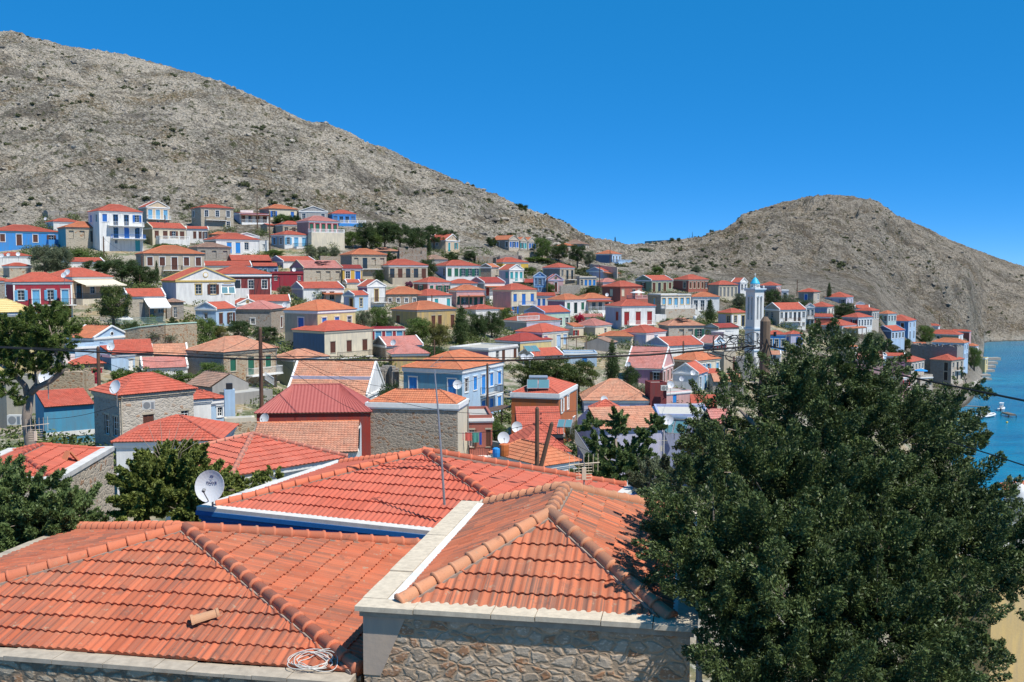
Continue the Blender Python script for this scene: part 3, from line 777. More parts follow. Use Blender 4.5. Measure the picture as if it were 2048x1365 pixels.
# ---------------------------------------------------------------- ruins: thick roofless walls
def ruin(xL, xM, xR, yE, yB, label, pat, wall='stone', D=5.0, yaw=None, seed=1, t=0.55, wt=0.5, ow=1.0, oh=1.9, jag=0.5, name='ruined_house', d=None, cat='ruin'):
    xL, xM, xR = tx(xL), tx(xM), tx(xR); yE, yB = ty(yE), ty(yB)
    Y = d or ground_hit(xM, yB); Mp = P(xM, yE, Y); gz = tz(Mp.x, Y); H = max(Mp.z-gz, 2.0); phi = math.atan2(-Mp.x, Y)
    a = xM-xL; b = xR-xM
    th = 0.1 if a < 4 else min(max(math.atan2(a*1.2, b), .1), 1.3)
    yaw = phi+th if yaw is None else R(yaw)
    u = Vector((math.cos(yaw), math.sin(yaw), 0)); tR = ray(xR, yE)[0]
    W = min(max((tR*Y-Mp.x)/(u.x-tR*u.y), 2), 22)
    e = bpy.data.objects.new(name, None); C.objects.link(e); e.location = (Mp.x, Y, gz); e.rotation_euler = (0,0,yaw); tag(e, label, cat)
    rs = random.Random(seed)
    def wallrun(L, pt, pattern):
        mb = MB(); n = max(1, len(pattern)); segs = []; x = 0
        for i, k in enumerate(pattern):
            c = L*(i+.5)/n
            if k == 'o': segs.append((c-ow/2, c+ow/2))
        cuts = [0]+[q for s in segs for q in s]+[L]
        def strip(x0, x1, z0, z1f):
            m = max(1, int((x1-x0)/.7)); 
            for i in range(m):
                a_, b_ = x0+(x1-x0)*i/m, x0+(x1-x0)*(i+1)/m; zt = z1f()
                P8 = [pt(a_, 0), pt(b_, 0), pt(b_, t), pt(a_, t)]
                vs = [(p[0], p[1], z0) for p in P8]+[(p[0], p[1], zt+rs.uniform(-.06,.06)) for p in P8]
                mb.add(vs, [(0,3,2,1),(4,5,6,7),(0,1,5,4),(1,2,6,5),(2,3,7,6),(3,0,4,7)])
        jg = lambda: H-rs.random()**2*jag*1.2
        for i in range(0, len(cuts), 2): strip(cuts[i], cuts[i+1], -3, jg)
        for s0, s1 in segs:
            strip(s0, s1, -3, lambda: max(.2, H-wt-oh))
            if rs.random() > .35: strip(s0, s1, H-wt, jg)
        return mb
    wallrun(W, lambda x, y: (x, y), pat).obj('wall', wm(wall), e)
    wallrun(D, lambda x, y: (y, D-x) if False else (y, x+t), '.').obj('wall', wm(wall), e)
    wallrun(D, lambda x, y: (W-t+y, x+t), '.o.' if rs.random() > .5 else '.').obj('wall', wm(wall), e)
    wallrun(W, lambda x, y: (x, D+t+y), '.'*3).obj('wall', wm(wall), e)
    return e
def stone_wall(pts, yTop, label, wall='stone', t=0.4, name='stone_wall', hmin=0.8, cap=None, ds=None, cat='wall'):
    """low wall along picture points (x, ybase) standing on the ground, height from px"""
    mb = MB(); P3 = []
    for i, (x, y) in enumerate(pts):
        x_, y_ = tx(x), ty(y); Y = ds[i] if ds else ground_hit(x_, y_); p = P(x_, y_, Y)
        P3.append((p.x, Y, tz(p.x, Y), P(x_, ty(yTop[i] if isinstance(yTop, (list, tuple)) else yTop), Y).z))
    o = Vector(P3[0][:3])
    for i in range(len(P3)-1):
        a, b = P3[i], P3[i+1]; d = Vector((b[0]-a[0], b[1]-a[1], 0)); L = d.length; d.normalize(); nrm = Vector((-d.y, d.x, 0))*t/2
        n = max(1, int(L/2))
        for k in range(n):
            f0, f1 = k/n, (k+1)/n; A = [a[j]*(1-f0)+b[j]*f0 for j in range(4)]; B_ = [a[j]*(1-f1)+b[j]*f1 for j in range(4)]
            j0, j1 = random.uniform(-.04, .04), random.uniform(-.04, .04)
            vs = []
            for q, s in ((A, -1), (B_, -1), (B_, 1), (A, 1)): vs.append(Vector((q[0], q[1], min(q[2], q[3]-hmin)-1.0))+nrm*s-o)
            for q, s in ((A, -1), (B_, -1), (B_, 1), (A, 1)): vs.append(Vector((q[0], q[1], max(q[3], q[2]+.4)+(j0 if cap is None else 0)))+nrm*s-o)
            mb.add(vs, [(0,3,2,1),(4,5,6,7),(0,1,5,4),(1,2,6,5),(2,3,7,6),(3,0,4,7)])
    ob = mb.obj(name, wm(wall), None, loc=o); tag(ob, label, cat)
    if cap:
        mb = MB()
        for i in range(len(P3)-1):
            a, b = P3[i], P3[i+1]; mb.bar(Vector((a[0], a[1], max(a[3], a[2]+.4)+.06))-o, Vector((b[0], b[1], max(b[3], b[2]+.4)+.06))-o, t+.14, .12)
        mb.obj('coping', wm(cap) if cap in ST else cm(cap), ob)
    return ob

# ---------------------------------------------------------------- plants
def leaves(cen, rad, n, size, rs, shell=0.6, out=0.5, asp=0.5, gap=None):
    """n leaf faces through ellipsoid clumps; cen (k,3) rad (k,3)"""
    k = len(cen); vol = rad.prod(1)**(2/3); idx = rs.choice(k, n, p=vol/vol.sum())
    dv = rs.normal(size=(n, 3)); dv /= np.linalg.norm(dv, axis=1)[:, None]
    r = shell+(1-shell)*rs.random(n)
    p = cen[idx]+dv*rad[idx]*r[:, None]
    nr = dv*out+rs.normal(size=(n, 3))*(1-out)*0.9+np.array([0, 0, .25]); nr /= np.linalg.norm(nr, axis=1)[:, None]
    t = np.cross(nr, rs.normal(size=(n, 3))); t /= np.linalg.norm(t, axis=1)[:, None]; b = np.cross(nr, t)
    s = size*(0.6+0.8*rs.random(n))[:, None]
    V = np.stack([p+t*s, p+b*s*asp+nr*s*.15, p-t*s, p-b*s*asp+nr*s*.15], 1).reshape(-1, 3)
    F = np.arange(n*4).reshape(n, 4)
    return V, F
def clumps(shape, k, rs, h=1.0, w=1.0, r0=0.2):
    cen = []; rad = []
    for i in range(k):
        if shape == 'cypress':
            z = rs.random()**0.9; rr = (math.sin(math.pi*min(1, z*0.92+0.06))**0.7)*0.38*(1-0.45*z); a = rs.random()*6.28
            cen.append((math.cos(a)*rr*.45, math.sin(a)*rr*.45, z*0.93+.04)); rad.append((rr*.6+.06, rr*.6+.06, .10))
        elif shape == 'pine':
            z = .35+.6*rs.random(); rr = .5*math.sqrt(max(0.05, 1-((z-.6)/.42)**2)); a = rs.random()*6.28; q = rr*math.sqrt(rs.random())
            cen.append((math.cos(a)*q, math.sin(a)*q, z)); s = r0*(.6+.7*rs.random()); rad.append((s, s, s*.6))
        elif shape == 'bush':
            a = rs.random()*6.28; q = .42*math.sqrt(rs.random()); z = .1+.75*rs.random()*math.sqrt(max(0, 1-(q/.5)**2))
            cen.append((math.cos(a)*q, math.sin(a)*q, z)); s = r0*(.6+.7*rs.random()); rad.append((s, s, s*.9))
        else:
            z = .22+.70*rs.random(); rr = .46*math.sqrt(max(0.03, 1-((z-.55)/.48)**2)); a = rs.random()*6.28; q = rr*math.sqrt(rs.random())
            cen.append((math.cos(a)*q, math.sin(a)*q, z)); s = r0*(.55+.8*rs.random()); rad.append((s, s, s*.75))
    return np.array(cen), np.array(rad)
CROWN = {}
LM = dict(
 dark=lambda: leafmat('foliage_dark', (0.015,0.036,0.010), (0.085,0.130,0.032)),
 mid=lambda: leafmat('foliage_green', (0.035,0.075,0.012), (0.17,0.24,0.05)),
 olive=lambda: leafmat('foliage_olive', (0.06,0.08,0.04), (0.22,0.25,0.14)),
 pine=lambda: leafmat('foliage_pine', (0.022,0.045,0.010), (0.13,0.17,0.035)),
 yellow=lambda: leafmat('foliage_yellow', (0.07,0.08,0.015), (0.22,0.20,0.05)),
 flower=lambda: leafmat('bougainvillea_flowers', (0.40,0.01,0.05), (0.65,0.04,0.10)),
 purple=lambda: leafmat('purple_flowers', (0.16,0.04,0.09), (0.30,0.09,0.16)),
 palm=lambda: leafmat('foliage_palm', (0.04,0.07,0.015), (0.12,0.16,0.04)))
def crown_mesh(shape, mat, var):
    k = (shape, mat, var)
    if k in CROWN: return CROWN[k]
    rs = np.random.default_rng(hash((shape, mat, var)) % 1000 if False else (len(CROWN)*17+5))
    if shape == 'palm':
        V = []; F = []
        for i in range(34):
            a = rs.random()*6.28; el = rs.uniform(-.2, 1.2); L = .5
            for s in range(14):
                t0 = s/14; p = np.array([math.cos(a)*L*t0*math.cos(el*.6), math.sin(a)*L*t0*math.cos(el*.6), .75+L*t0*math.sin(el)-.45*t0*t0])
                for sd in (-1, 1):
                    q = np.array([-math.sin(a)*sd, math.cos(a)*sd, -.35])*.11*(1-t0*.5)+np.array([math.cos(a), math.sin(a), 0])*.05
                    o = len(V); w_ = np.array([math.cos(a), math.sin(a), 0])*.012
                    V += [p-w_, p+w_, p+q+w_*.3, p+q-w_*.3]; F.append((o, o+1, o+2, o+3))
        me = np_mesh('crown', np.array(V), np.array(F), [LM[mat]()])
    else:
        nc = dict(cypress=80, pine=75, bush=50, broad=95)[shape]; n = dict(cypress=7000, pine=10000, bush=5500, broad=10500)[shape]
        c, r = clumps(shape, nc, rs, r0=.13 if shape == 'pine' else .135)
        V, F = leaves(c, r, n, .019 if shape != 'bush' else .027, rs, .3, .35, .5)
        me = np_mesh('crown', V, F, [LM[mat]()])
    CROWN[k] = me; return me
NT = [0]
BARK = None
def tree(px, yT, yB, wpx, shape, mat, label, name='tree', d=None, group=None, trunk=True, cat=None):
    px, yT, yB, wpx = tx(px), ty(yT), ty(yB), wpx/ZO[2]
    Y = d or ground_hit(px, yB); p = P(px, yB, Y); gz = tz(p.x, Y); top = P(px, yT, Y).z; h = max(top-gz, 0.8); w_ = wpx/FPX*Y
    e = bpy.data.objects.new(name, None); C.objects.link(e); e.location = (p.x, Y, gz-.1); NT[0] += 1
    tag(e, label, cat or ('bush' if shape == 'bush' else 'tree'), group)
    rs = random.Random(NT[0]); e.rotation_euler = (0, 0, rs.random()*6.28)
    c = link('crown', crown_mesh(shape, mat, rs.randrange(2)), e)
    zs = h
    c.scale = (w_, w_, zs)
    if trunk and shape in ('pine', 'broad', 'palm', 'cypress'):
        mb = MB(); r = max(.08, h*.03); lean = rs.uniform(-.05, .05)*h
        mb.tube([(0,0,-.8), (lean*.3, 0, h*.3), (lean, 0, h*.62 if shape != 'palm' else h*.76)], [r*1.3, r, r*.6], 7)
        if shape != 'palm' and shape != 'cypress':
            for i in range(5):
                a = i*1.3+rs.random(); z0 = h*(.22+.07*i); mb.tube([(lean*.3, 0, z0), (math.cos(a)*w_*.18, math.sin(a)*w_*.18, z0+h*.16), (math.cos(a)*w_*.34, math.sin(a)*w_*.34, z0+h*.25)], [r*.55, r*.4, r*.15], 5)
        mb.obj('trunk', flatmat('bark', (0.16, 0.12, 0.09), 0.9, .3), e, smooth=True)
    return e

# ---------------------------------------------------------------- small things
def dish(px, py, d, dia, label, wall=False, tilt=(0.0, 0.35), az=None, name='satellite_dish', pole=0.9):
    """px,py centre of the reflector"""
    c = P(tx(px), ty(py), d); e = bpy.data.objects.new(name, None); C.objects.link(e); e.location = (c.x, c.y, c.z-pole); tag(e, label, 'satellite dish')
    r = dia/2; az = az if az is not None else random.uniform(-.5, .5)
    dirv = Vector((math.sin(az)*math.cos(tilt[1]), -math.cos(az)*math.cos(tilt[1]), math.sin(tilt[1])))
    q = dirv.to_track_quat('Z', 'Y').to_matrix().to_4x4(); q.translation = Vector((0, 0, pole))
    mb = MB(); rings = 5; seg = 22; vs = [(0, 0, 0)]; fs = []
    for i in range(1, rings+1):
        rr = r*i/rings
        for j in range(seg): a = 2*math.pi*j/seg; vs.append((rr*math.cos(a), rr*1.06*math.sin(a), .38*rr*rr/r*.7))
    n0 = len(vs)
    for j in range(seg): fs.append((0, 1+j, 1+(j+1) % seg))
    for i in range(rings-1):
        for j in range(seg): a = 1+i*seg+j; b = 1+i*seg+(j+1) % seg; fs.append((a, a+seg, b+seg, b))
    vs2 = [(x, y, z-.025) for x, y, z in vs]
    fs2 = [tuple(reversed([n0+i for i in f])) for f in fs]
    rim = [(1+(rings-1)*seg+j, 1+(rings-1)*seg+(j+1) % seg, n0+1+(rings-1)*seg+(j+1) % seg, n0+1+(rings-1)*seg+j) for j in range(seg)]
    mb.add([q @ Vector(v) for v in vs+vs2], fs+fs2+rim)
    mb.obj('reflector', flatmat('dish_paint', (0.62, 0.63, 0.64), 0.4, .06), e, smooth=False)
    mb = MB(); tip = q @ Vector((0, -r*.35, r*1.15)); mb.tube([q @ Vector((0, -r*.98, .2*r)), tip], .018, 5); mb.tube([tip, q @ Vector((0, -r*.2, r*1.0))], .05, 7)
    mb.obj('feed_arm', cm('sh_grey'), e)
    mb = MB(); mb.tube([(0, .12, -.5), (0, .12, pole*.9), (0, .02, pole-.02)], .03, 6); mb.obj('mount', cm('sh_grey'), e)
    return e
def solar(px, py, d, w_, label, yaw=0, tank=True, tilt=40):
    c = P(tx(px), ty(py), d); e = bpy.data.objects.new('solar_water_heater', None); C.objects.link(e); e.location = c; e.rotation_euler = (0, 0, R(yaw)); tag(e, label, 'solar heater')
    L = 1.45; ct, st = math.cos(R(tilt)), math.sin(R(tilt)); n = 2
    for i in range(n):
        mb = MB(); x0 = -w_/2+i*w_/n+.03; x1 = -w_/2+(i+1)*w_/n-.03
        f = lambda x, t, k: (x, t*ct-k*st*-1*0-k*st, t*st+k*ct)
        A = [f(x0, 0, 0), f(x1, 0, 0), f(x1, L, 0), f(x0, L, 0)]; B_ = [f(x0, 0, .09), f(x1, 0, .09), f(x1, L, .09), f(x0, L, .09)]
        mb.add(A+B_, [(0,3,2,1),(4,5,6,7),(0,1,5,4),(1,2,6,5),(2,3,7,6),(3,0,4,7)])
        o = mb.obj('panel', flatmat('aluminium', (0.5, 0.5, 0.5), 0.35, .05, 0.6), e)
        mb = MB(); mb.add([f(x0+.05, .05, .096), f(x1-.05, .05, .096), f(x1-.05, L-.05, .096), f(x0+.05, L-.05, .096)], [(0,1,2,3)]); 
        mm = flatmat('collector_glass', (0.10, 0.22, 0.25), 0.15, .1); mb.obj('glass', mm, o)
    mb = MB()
    for x in (-w_/2+.1, w_/2-.1):
        mb.bar((x, 0, -.6), (x, 0, .02), .04, .04); mb.bar((x, L*ct, -.8), (x, L*ct, L*st), .04, .04); mb.bar((x, 0, -.1), (x, L*ct, -.1), .04, .04)
    mb.obj('stand', cm('sh_grey'), e)
    if tank:
        mb = MB(); mb.tube([(-w_*.42, L*ct+.1, L*st+.28), (-w_*.40, L*ct+.1, L*st+.28), (w_*.40, L*ct+.1, L*st+.28), (w_*.42, L*ct+.1, L*st+.28)], [.15, .25, .25, .15], 12); mb.obj('tank', flatmat('tank_metal', (0.55, 0.56, 0.57), 0.3, .05, 0.7), e, smooth=False)
    return e
def pole(px, yT, yB, label, d=None, r=None, arms=True, name='utility_pole', lean=0.0, col='wood', cat='pole'):
    px, yT, yB = tx(px), ty(yT), ty(yB); Y = d or ground_hit(px, yB); p = P(px, yB, Y); gz = tz(p.x, Y); zt = P(px, yT, Y).z; r = r or .13
    e = bpy.data.objects.new(name, None); C.objects.link(e); e.location = (p.x, Y, gz); tag(e, label, cat)
    h = zt-gz
    mb = MB(); mb.tube([(-lean*h, 0, -1), (-lean*h*.0, 0, h*.5), (0, 0, h-.12), (0, 0, h)], [r*1.25, r*1.1, r*.95, r*.4], 10); mb.obj('post', flatmat('pole_wood', (0.12, 0.065, 0.04), .85, .35) if col == 'wood' else cm(col), e, smooth=False)
    if arms:
        for i in range(3):
            mb = MB(); z = h-.5-i*.32; mb.bar((r*.8, 0, z), (r+.12, 0, z), .03, .03); mb.tube([(r+.12, 0, z-.03), (r+.12, 0, z+.09)], .04, 7)
            mb.obj('insulator', cm('dark'), e)
    e['top'] = (p.x, Y, zt)
    return e
def cable(label, pts, r=0.02, sag=0.0, name='overhead_cable'):
    """pts world points; sag metres between successive points"""
    P3 = []
    for i in range(len(pts)-1):
        a, b = Vector(pts[i]), Vector(pts[i+1])
        for k in range(14):
            t = k/14; q = a.lerp(b, t); q.z -= sag*4*t*(1-t); P3.append(q)
    P3.append(Vector(pts[-1])); o = P3[0].copy()
    mb = MB(); mb.tube([p-o for p in P3], r, 5); ob = mb.obj(name, flatmat('cable_rubber', (0.012, 0.012, 0.012), .6), None, loc=o)
    tag(ob, label, 'cable'); return ob
# ---------------------------------------------------------------- ground, hills, sea
def hillmat():
    m, nt, b = new_mat('limestone_scree'); t = nd(nt, 'ShaderNodeNewGeometry'); co = t.outputs['Position']
    mp = nd(nt, 'ShaderNodeMapping'); mp.inputs['Rotation'].default_value = (0.3, 0.2, 0.6); mp.inputs['Scale'].default_value = (1, 1.9, 1.5); nt.links.new(co, mp.inputs[0]); ms = mp.outputs[0]
    n1 = noise(nt, co, 0.02, 5, .6); n2 = noise(nt, ms, 0.16, 8, .68); n3 = noise(nt, ms, 0.75, 8, .72); n4 = noise(nt, co, 0.06, 6, .65)
    sx = nd(nt, 'ShaderNodeSeparateXYZ'); nt.links.new(co, sx.inputs[0])
    east = ramp(nt, math_(nt, 'MULTIPLY', sx.outputs[0], 0.005), [(0.10, 0.0), (0.45, 1.0)])
    v = nd(nt, 'ShaderNodeTexVoronoi', feature='DISTANCE_TO_EDGE'); v.inputs['Scale'].default_value = 0.42
    wa = nd(nt, 'ShaderNodeVectorMath', operation='MULTIPLY_ADD'); nz = nd(nt, 'ShaderNodeTexNoise'); nz.inputs['Scale'].default_value = 0.5; nz.inputs['Detail'].default_value = 5
    nt.links.new(ms, nz.inputs['Vector']); nt.links.new(nz.outputs[1], wa.inputs[0]); wa.inputs[1].default_value = (4, 4, 4); nt.links.new(ms, wa.inputs[2]); nt.links.new(wa.outputs[0], v.inputs['Vector'])
    col = mixc(nt, ramp(nt, n2, [(0.34, 0.0), (0.66, 1.0)]), (0.26, 0.228, 0.182), (0.53, 0.475, 0.385))
    col = mixc(nt, ramp(nt, n4, [(0.47, 0.0), (0.58, 0.8)]), col, (0.36, 0.265, 0.15))
    col = mixc(nt, ramp(nt, n1, [(0.47, 0.0), (0.62, 0.5)]), col, (0.21, 0.175, 0.125))
    col = mixc(nt, ramp(nt, n3, [(0.50, 0.0), (0.60, 0.95)]), col, (0.68, 0.62, 0.51))
    out = noise(nt, co, 0.028, 6, .62)
    col = mixc(nt, ramp(nt, out, [(0.46, 0.0), (0.54, 0.72)]), col, (0.74, 0.65, 0.52))
    dk = noise(nt, ms, 0.045, 6, .6)
    col = mixc(nt, ramp(nt, dk, [(0.53, 0.0), (0.62, 0.65)]), col, (0.16, 0.14, 0.115))
    col = mixc(nt, ramp(nt, n3, [(0.36, 0.95), (0.45, 0.0)]), col, (0.07, 0.065, 0.05))
    col = mixc(nt, ramp(nt, v.outputs['Distance'], [(0.0, 0.75), (0.10, 0.0)]), col, (0.07, 0.062, 0.05))  # near-black cell edges paint the shade of rock crevices
    n5 = noise(nt, co, 0.30, 6, .7)
    col = mixc(nt, ramp(nt, n5, [(0.56, 0.0), (0.62, 0.85)]), col, (0.085, 0.095, 0.04))
    col = mixc(nt, math_(nt, 'MULTIPLY', east, 0.40), col, (0.125, 0.10, 0.075))
    col = mixc(nt, ramp(nt, math_(nt, 'ADD', math_(nt, 'MULTIPLY', sx.outputs[2], 0.1), math_(nt, 'MULTIPLY', n2, 0.5)), [(0.42, 0.75), (0.80, 0.0)]), col, (0.52, 0.47, 0.39))
    col = mixc(nt, ramp(nt, sx.outputs[2], [(0.25, 0.8), (0.7, 0.0)]), col, (0.10, 0.085, 0.06))
    nt.links.new(col, b.inputs['Base Color']); b.inputs['Roughness'].default_value = 1.0; b.inputs['Specular IOR Level'].default_value = 0.1
    h = math_(nt, 'ADD', math_(nt, 'MULTIPLY', n3, 1.2), math_(nt, 'MULTIPLY', n2, 1.6))
    bump(nt, b, h, 1.0, 2.2)
    return m
def groundmat():
    m, nt, b = new_mat('village_ground'); t = nd(nt, 'ShaderNodeNewGeometry'); co = t.outputs['Position']
    n1 = noise(nt, co, 0.07, 5, .6); n2 = noise(nt, co, 0.35, 6, .65); n3 = noise(nt, co, 1.6, 5, .7)
    col = mixc(nt, ramp(nt, n2, [(0.38, 0.0), (0.62, 1.0)]), (0.34, 0.29, 0.215), (0.27, 0.24, 0.19))
    col = mixc(nt, ramp(nt, n1, [(0.48, 0.0), (0.60, 0.85)]), col, (0.30, 0.22, 0.10))
    col = mixc(nt, ramp(nt, noise(nt, co, 0.22, 5, .6), [(0.48, 0.0), (0.57, 0.9)]), col, (0.085, 0.11, 0.04))
    col = mixc(nt, ramp(nt, n3, [(0.52, 0.0), (0.66, 0.8)]), col, (0.50, 0.46, 0.38))
    col = mixc(nt, ramp(nt, n3, [(0.30, 0.8), (0.44, 0.0)]), col, (0.10, 0.09, 0.06))
    nt.links.new(col, b.inputs['Base Color']); b.inputs['Roughness'].default_value = 1.0
    bump(nt, b, n3, 0.8, 0.3)
    return m
def build_terrain():
    tcol = np.concatenate([np.arange(-700, -30, 8.0), np.arange(-30, 2080, 2.1), np.arange(2080, 2800, 12.0)])
    ds = list(np.arange(3, 60, 1.5))+list(np.arange(60, 250, 1.0)); d = 250.0
    while d < 820: ds.append(d); d += 0.85
    while d < 1300: ds.append(d); d += 14
    ds = np.array(ds)
    T, D = np.meshgrid(tcol, ds)
    X = (T-1024)/FPX*D; Z = zbase(T, D)+rough(X, D, D, T)
    sea = zbase(T, D) < 0.3
    Z = np.where(sea, np.minimum(Z, zbase(T, D)), Z)
    V = np.stack([X, D, Z], -1).reshape(-1, 3); n = len(tcol); m = len(ds)
    def part(name, r0, r1, mat):
        i = np.arange(n-1); rows = np.arange(r1-r0-1)
        a = (rows[:, None]*n+i[None]).ravel(); F = np.stack([a, a+1, a+1+n, a+n], 1)
        me = np_mesh(name, V[r0*n:r1*n], F, [mat]); o = link(name, me); return struct(o)
    # the seam between village ground and hillside
    k = int(np.searchsorted(ds, 268))
    part('ground', 0, k+1, groundmat()); part('hills', k, m, hillmat())
    # sheet behind the camera
    mb = MB(); mb.quad((-400, -300, 30), (400, -300, 30), (400, 3.0, 30), (-400, 3.0, 30)); struct(mb.obj('terrace_ground', groundmat()))
    mm, nt, b = new_mat('sea_water'); t = nd(nt, 'ShaderNodeNewGeometry'); co = t.outputs['Position']
    mp = nd(nt, 'ShaderNodeMapping'); mp.inputs['Scale'].default_value = (0.5, 1.0, 1); mp.inputs['Rotation'].default_value = (0, 0, .35); nt.links.new(co, mp.inputs[0])
    n1 = noise(nt, mp.outputs[0], 0.018, 4, .6); n2 = noise(nt, mp.outputs[0], 0.9, 5, .65); n3 = noise(nt, mp.outputs[0], 0.14, 4, .6)
    col = mixc(nt, ramp(nt, n1, [(0.4, 0.0), (0.62, 1.0)]), (0.003, 0.13, 0.24), (0.006, 0.21, 0.31))
    col = mixc(nt, ramp(nt, n3, [(0.40, 0.0), (0.66, 0.6)]), col, (0.002, 0.09, 0.19))
    nt.links.new(col, b.inputs['Base Color']); b.inputs['Roughness'].default_value = 0.18; b.inputs['IOR'].default_value = 1.33
    bump(nt, b, math_(nt, 'ADD', n2, math_(nt, 'MULTIPLY', n3, 1.5)), 0.5, 0.35)
    mb = MB(); mb.quad((-100, 60, 0), (15000, 60, 0), (15000, 20000, 0), (-100, 20000, 0)); mb.quad((-9000, 800, 0), (-100, 800, 0), (-100, 20000, 0), (-9000, 20000, 0))
    struct(mb.obj('sea', mm))
build_terrain()

# rocks and scrub on the slopes
def scatter_slopes():
    rs = np.random.default_rng(11)
    n = 15000
    T = rs.uniform(-150, 2150, n); dc = np.interp(T, DCX, DCV); lo = np.interp(T, [0, 300, 700, 1250, 1935, 2048], [268, 290, 312, 325, 450, 570])
    D = lo+(dc-lo)*rs.random(n)**1.1
    X = (T-1024)/FPX*D; Z = zbase(T, D)+rough(X, D, D, T)
    clump = pnoise(X/25, D/18)+rs.normal(size=n)*.25
    keep = (Z > 1) & (clump > 0.0); T, D, X, Z = T[keep], D[keep], X[keep], Z[keep]; n = len(X)
    ico = np.array([(0,0,1),(.89,0,.45),(.28,.85,.45),(-.72,.53,.45),(-.72,-.53,.45),(.28,-.85,.45),(.72,.53,-.45),(-.28,.85,-.45),(-.89,0,-.45),(-.28,-.85,-.45),(.72,-.53,-.45),(0,0,-1)])
    fc = np.array([(0,1,2),(0,2,3),(0,3,4),(0,4,5),(0,5,1),(1,6,2),(2,7,3),(3,8,4),(4,9,5),(5,10,1),(1,10,6),(2,6,7),(3,7,8),(4,8,9),(5,9,10),(6,11,10),(6,7,11),(7,8,11),(8,9,11),(9,10,11)])
    s = (0.22+1.3*rs.random(n)**5)[:, None, None]
    V = ico[None]*(0.65+0.6*rs.random((n, 12, 1)))*s*np.array([1.25, .85, .62])*rs.uniform(.7, 1.3, (n, 1, 3))
    a = 0.6+rs.normal(size=n)*.5; ca, sa = np.cos(a)[:, None], np.sin(a)[:, None]
    V = np.stack([V[..., 0]*ca-V[..., 1]*sa, V[..., 0]*sa+V[..., 1]*ca, V[..., 2]], -1)+np.stack([X, D, Z-.05], 1)[:, None]
    F = (fc[None]+12*np.arange(n)[:, None, None]).reshape(-1, 3)
    m, nt, b = new_mat('boulder_stone'); g = nd(nt, 'ShaderNodeNewGeometry')
    col = ramp(nt, g.outputs['Random Per Island'], [(0.0, (0.16,0.14,0.115)), (0.6, (0.25,0.22,0.18)), (1.0, (0.38,0.34,0.28))])
    n_ = noise(nt, g.outputs['Position'], 1.2, 5, .7); sx = nd(nt, 'ShaderNodeSeparateXYZ'); nt.links.new(g.outputs['Position'], sx.inputs[0]); col = mixc(nt, ramp(nt, n_, [(0.35, 0.7), (0.5, 0.0)]), col, (0.10,0.09,0.075))
    col = mixc(nt, math_(nt, 'MULTIPLY', ramp(nt, math_(nt, 'MULTIPLY', sx.outputs[0], 0.005), [(0.10, 0.0), (0.45, 1.0)]), .35), col, (0.12,0.095,0.07))
    nt.links.new(col, b.inputs['Base Color']); b.inputs['Roughness'].default_value = 1
    o = link('boulders', np_mesh('boulders', V.reshape(-1, 3), F, [m])); struct(o, 'stuff')
    # scrub
    n = 9000
    T = rs.uniform(-100, 2100, n); dc = np.interp(T, DCX, DCV); lo = np.interp(T, [0, 300, 700, 1250, 1935, 2048], [262, 285, 305, 315, 450, 575])
    D = lo+(dc-lo)*rs.random(n)**1.5; X = (T-1024)/FPX*D; Z = zbase(T, D)+rough(X, D, D, T)
    keep = (Z > 3) & (pnoise(X/30+50, D/22) > 0.20); X, D, Z = X[keep], D[keep], Z[keep]; n = len(X)
    s = .4+1.1*rs.random(n)**2; rad = np.stack([s, s, s*.55], 1); cen = np.stack([X, D, Z+s*.25], 1)
    V, F = leaves(cen, rad, 90000, .30, rs, .4, .5, .6)
    o = link('scrub', np_mesh('scrub', V, F, [leafmat('scrub_leaves', (0.035,0.05,0.02), (0.13,0.14,0.06), .1, .9)])); struct(o, 'stuff')
scatter_slopes()

# ---------------------------------------------------------------- foreground roofs
NEARTILE = tilemat((0.50, 0.125, 0.055), 0.30, 0.52)
OLDTILE = tilemat((0.54, 0.145, 0.064), 0.30, 0.66)
def quad_roof(name, label, corners, z, apex, rise, mats, wallm, zbot, cop=None, lod=2, cat='house', over=0.0, ridge=None, rt=None, r=0.115, course=0.46, tile=0.17):
    """corners: 4 xy counter-clockwise from front-left; apex list of one or two xy (front, back)"""
    o = Vector((corners[0][0], corners[0][1], zbot)); e = bpy.data.objects.new(name, None); C.objects.link(e); e.location = o; tag(e, label, cat)
    c = [Vector((x, y, z))-o for x, y in corners]; ap = [Vector((x, y, z+rise))-o for x, y in apex]
    if len(ap) == 1: A = B_ = ap[0]
    else: A, B_ = ap
    q = [(c[0],c[1],A,A), (c[1],c[2],B_,A), (c[2],c[3],B_,B_), (c[3],c[0],A,B_)]
    V, F, U = slope_mesh(q, lod, tile=tile, course=course, lift=0.045)
    ro = link('roof', np_mesh('roof', V, F, [mats], U, smooth=True), e)
    rl = [(c[0],A),(c[1],A),(c[2],B_),(c[3],B_)]
    if len(ap) == 2: rl.append((A, B_))
    up = Vector((0,0,.05)); rl = [(a+up, b+up) for a, b in rl]
    ridge_mesh(rl, lod, r).obj('ridge_tiles', rt or mats, ro, smooth=True)
    mb = MB()
    for a, b in rl:   # mortar bedding
        d = (b-a); mb.bar(a-Vector((0,0,.06)), b-Vector((0,0,.06)), r*2.5, .06)
    mb.obj('mortar', flatmat('mortar', (0.30, 0.23, 0.18), .95, .35, scale=9), ro)
    return e, o, c
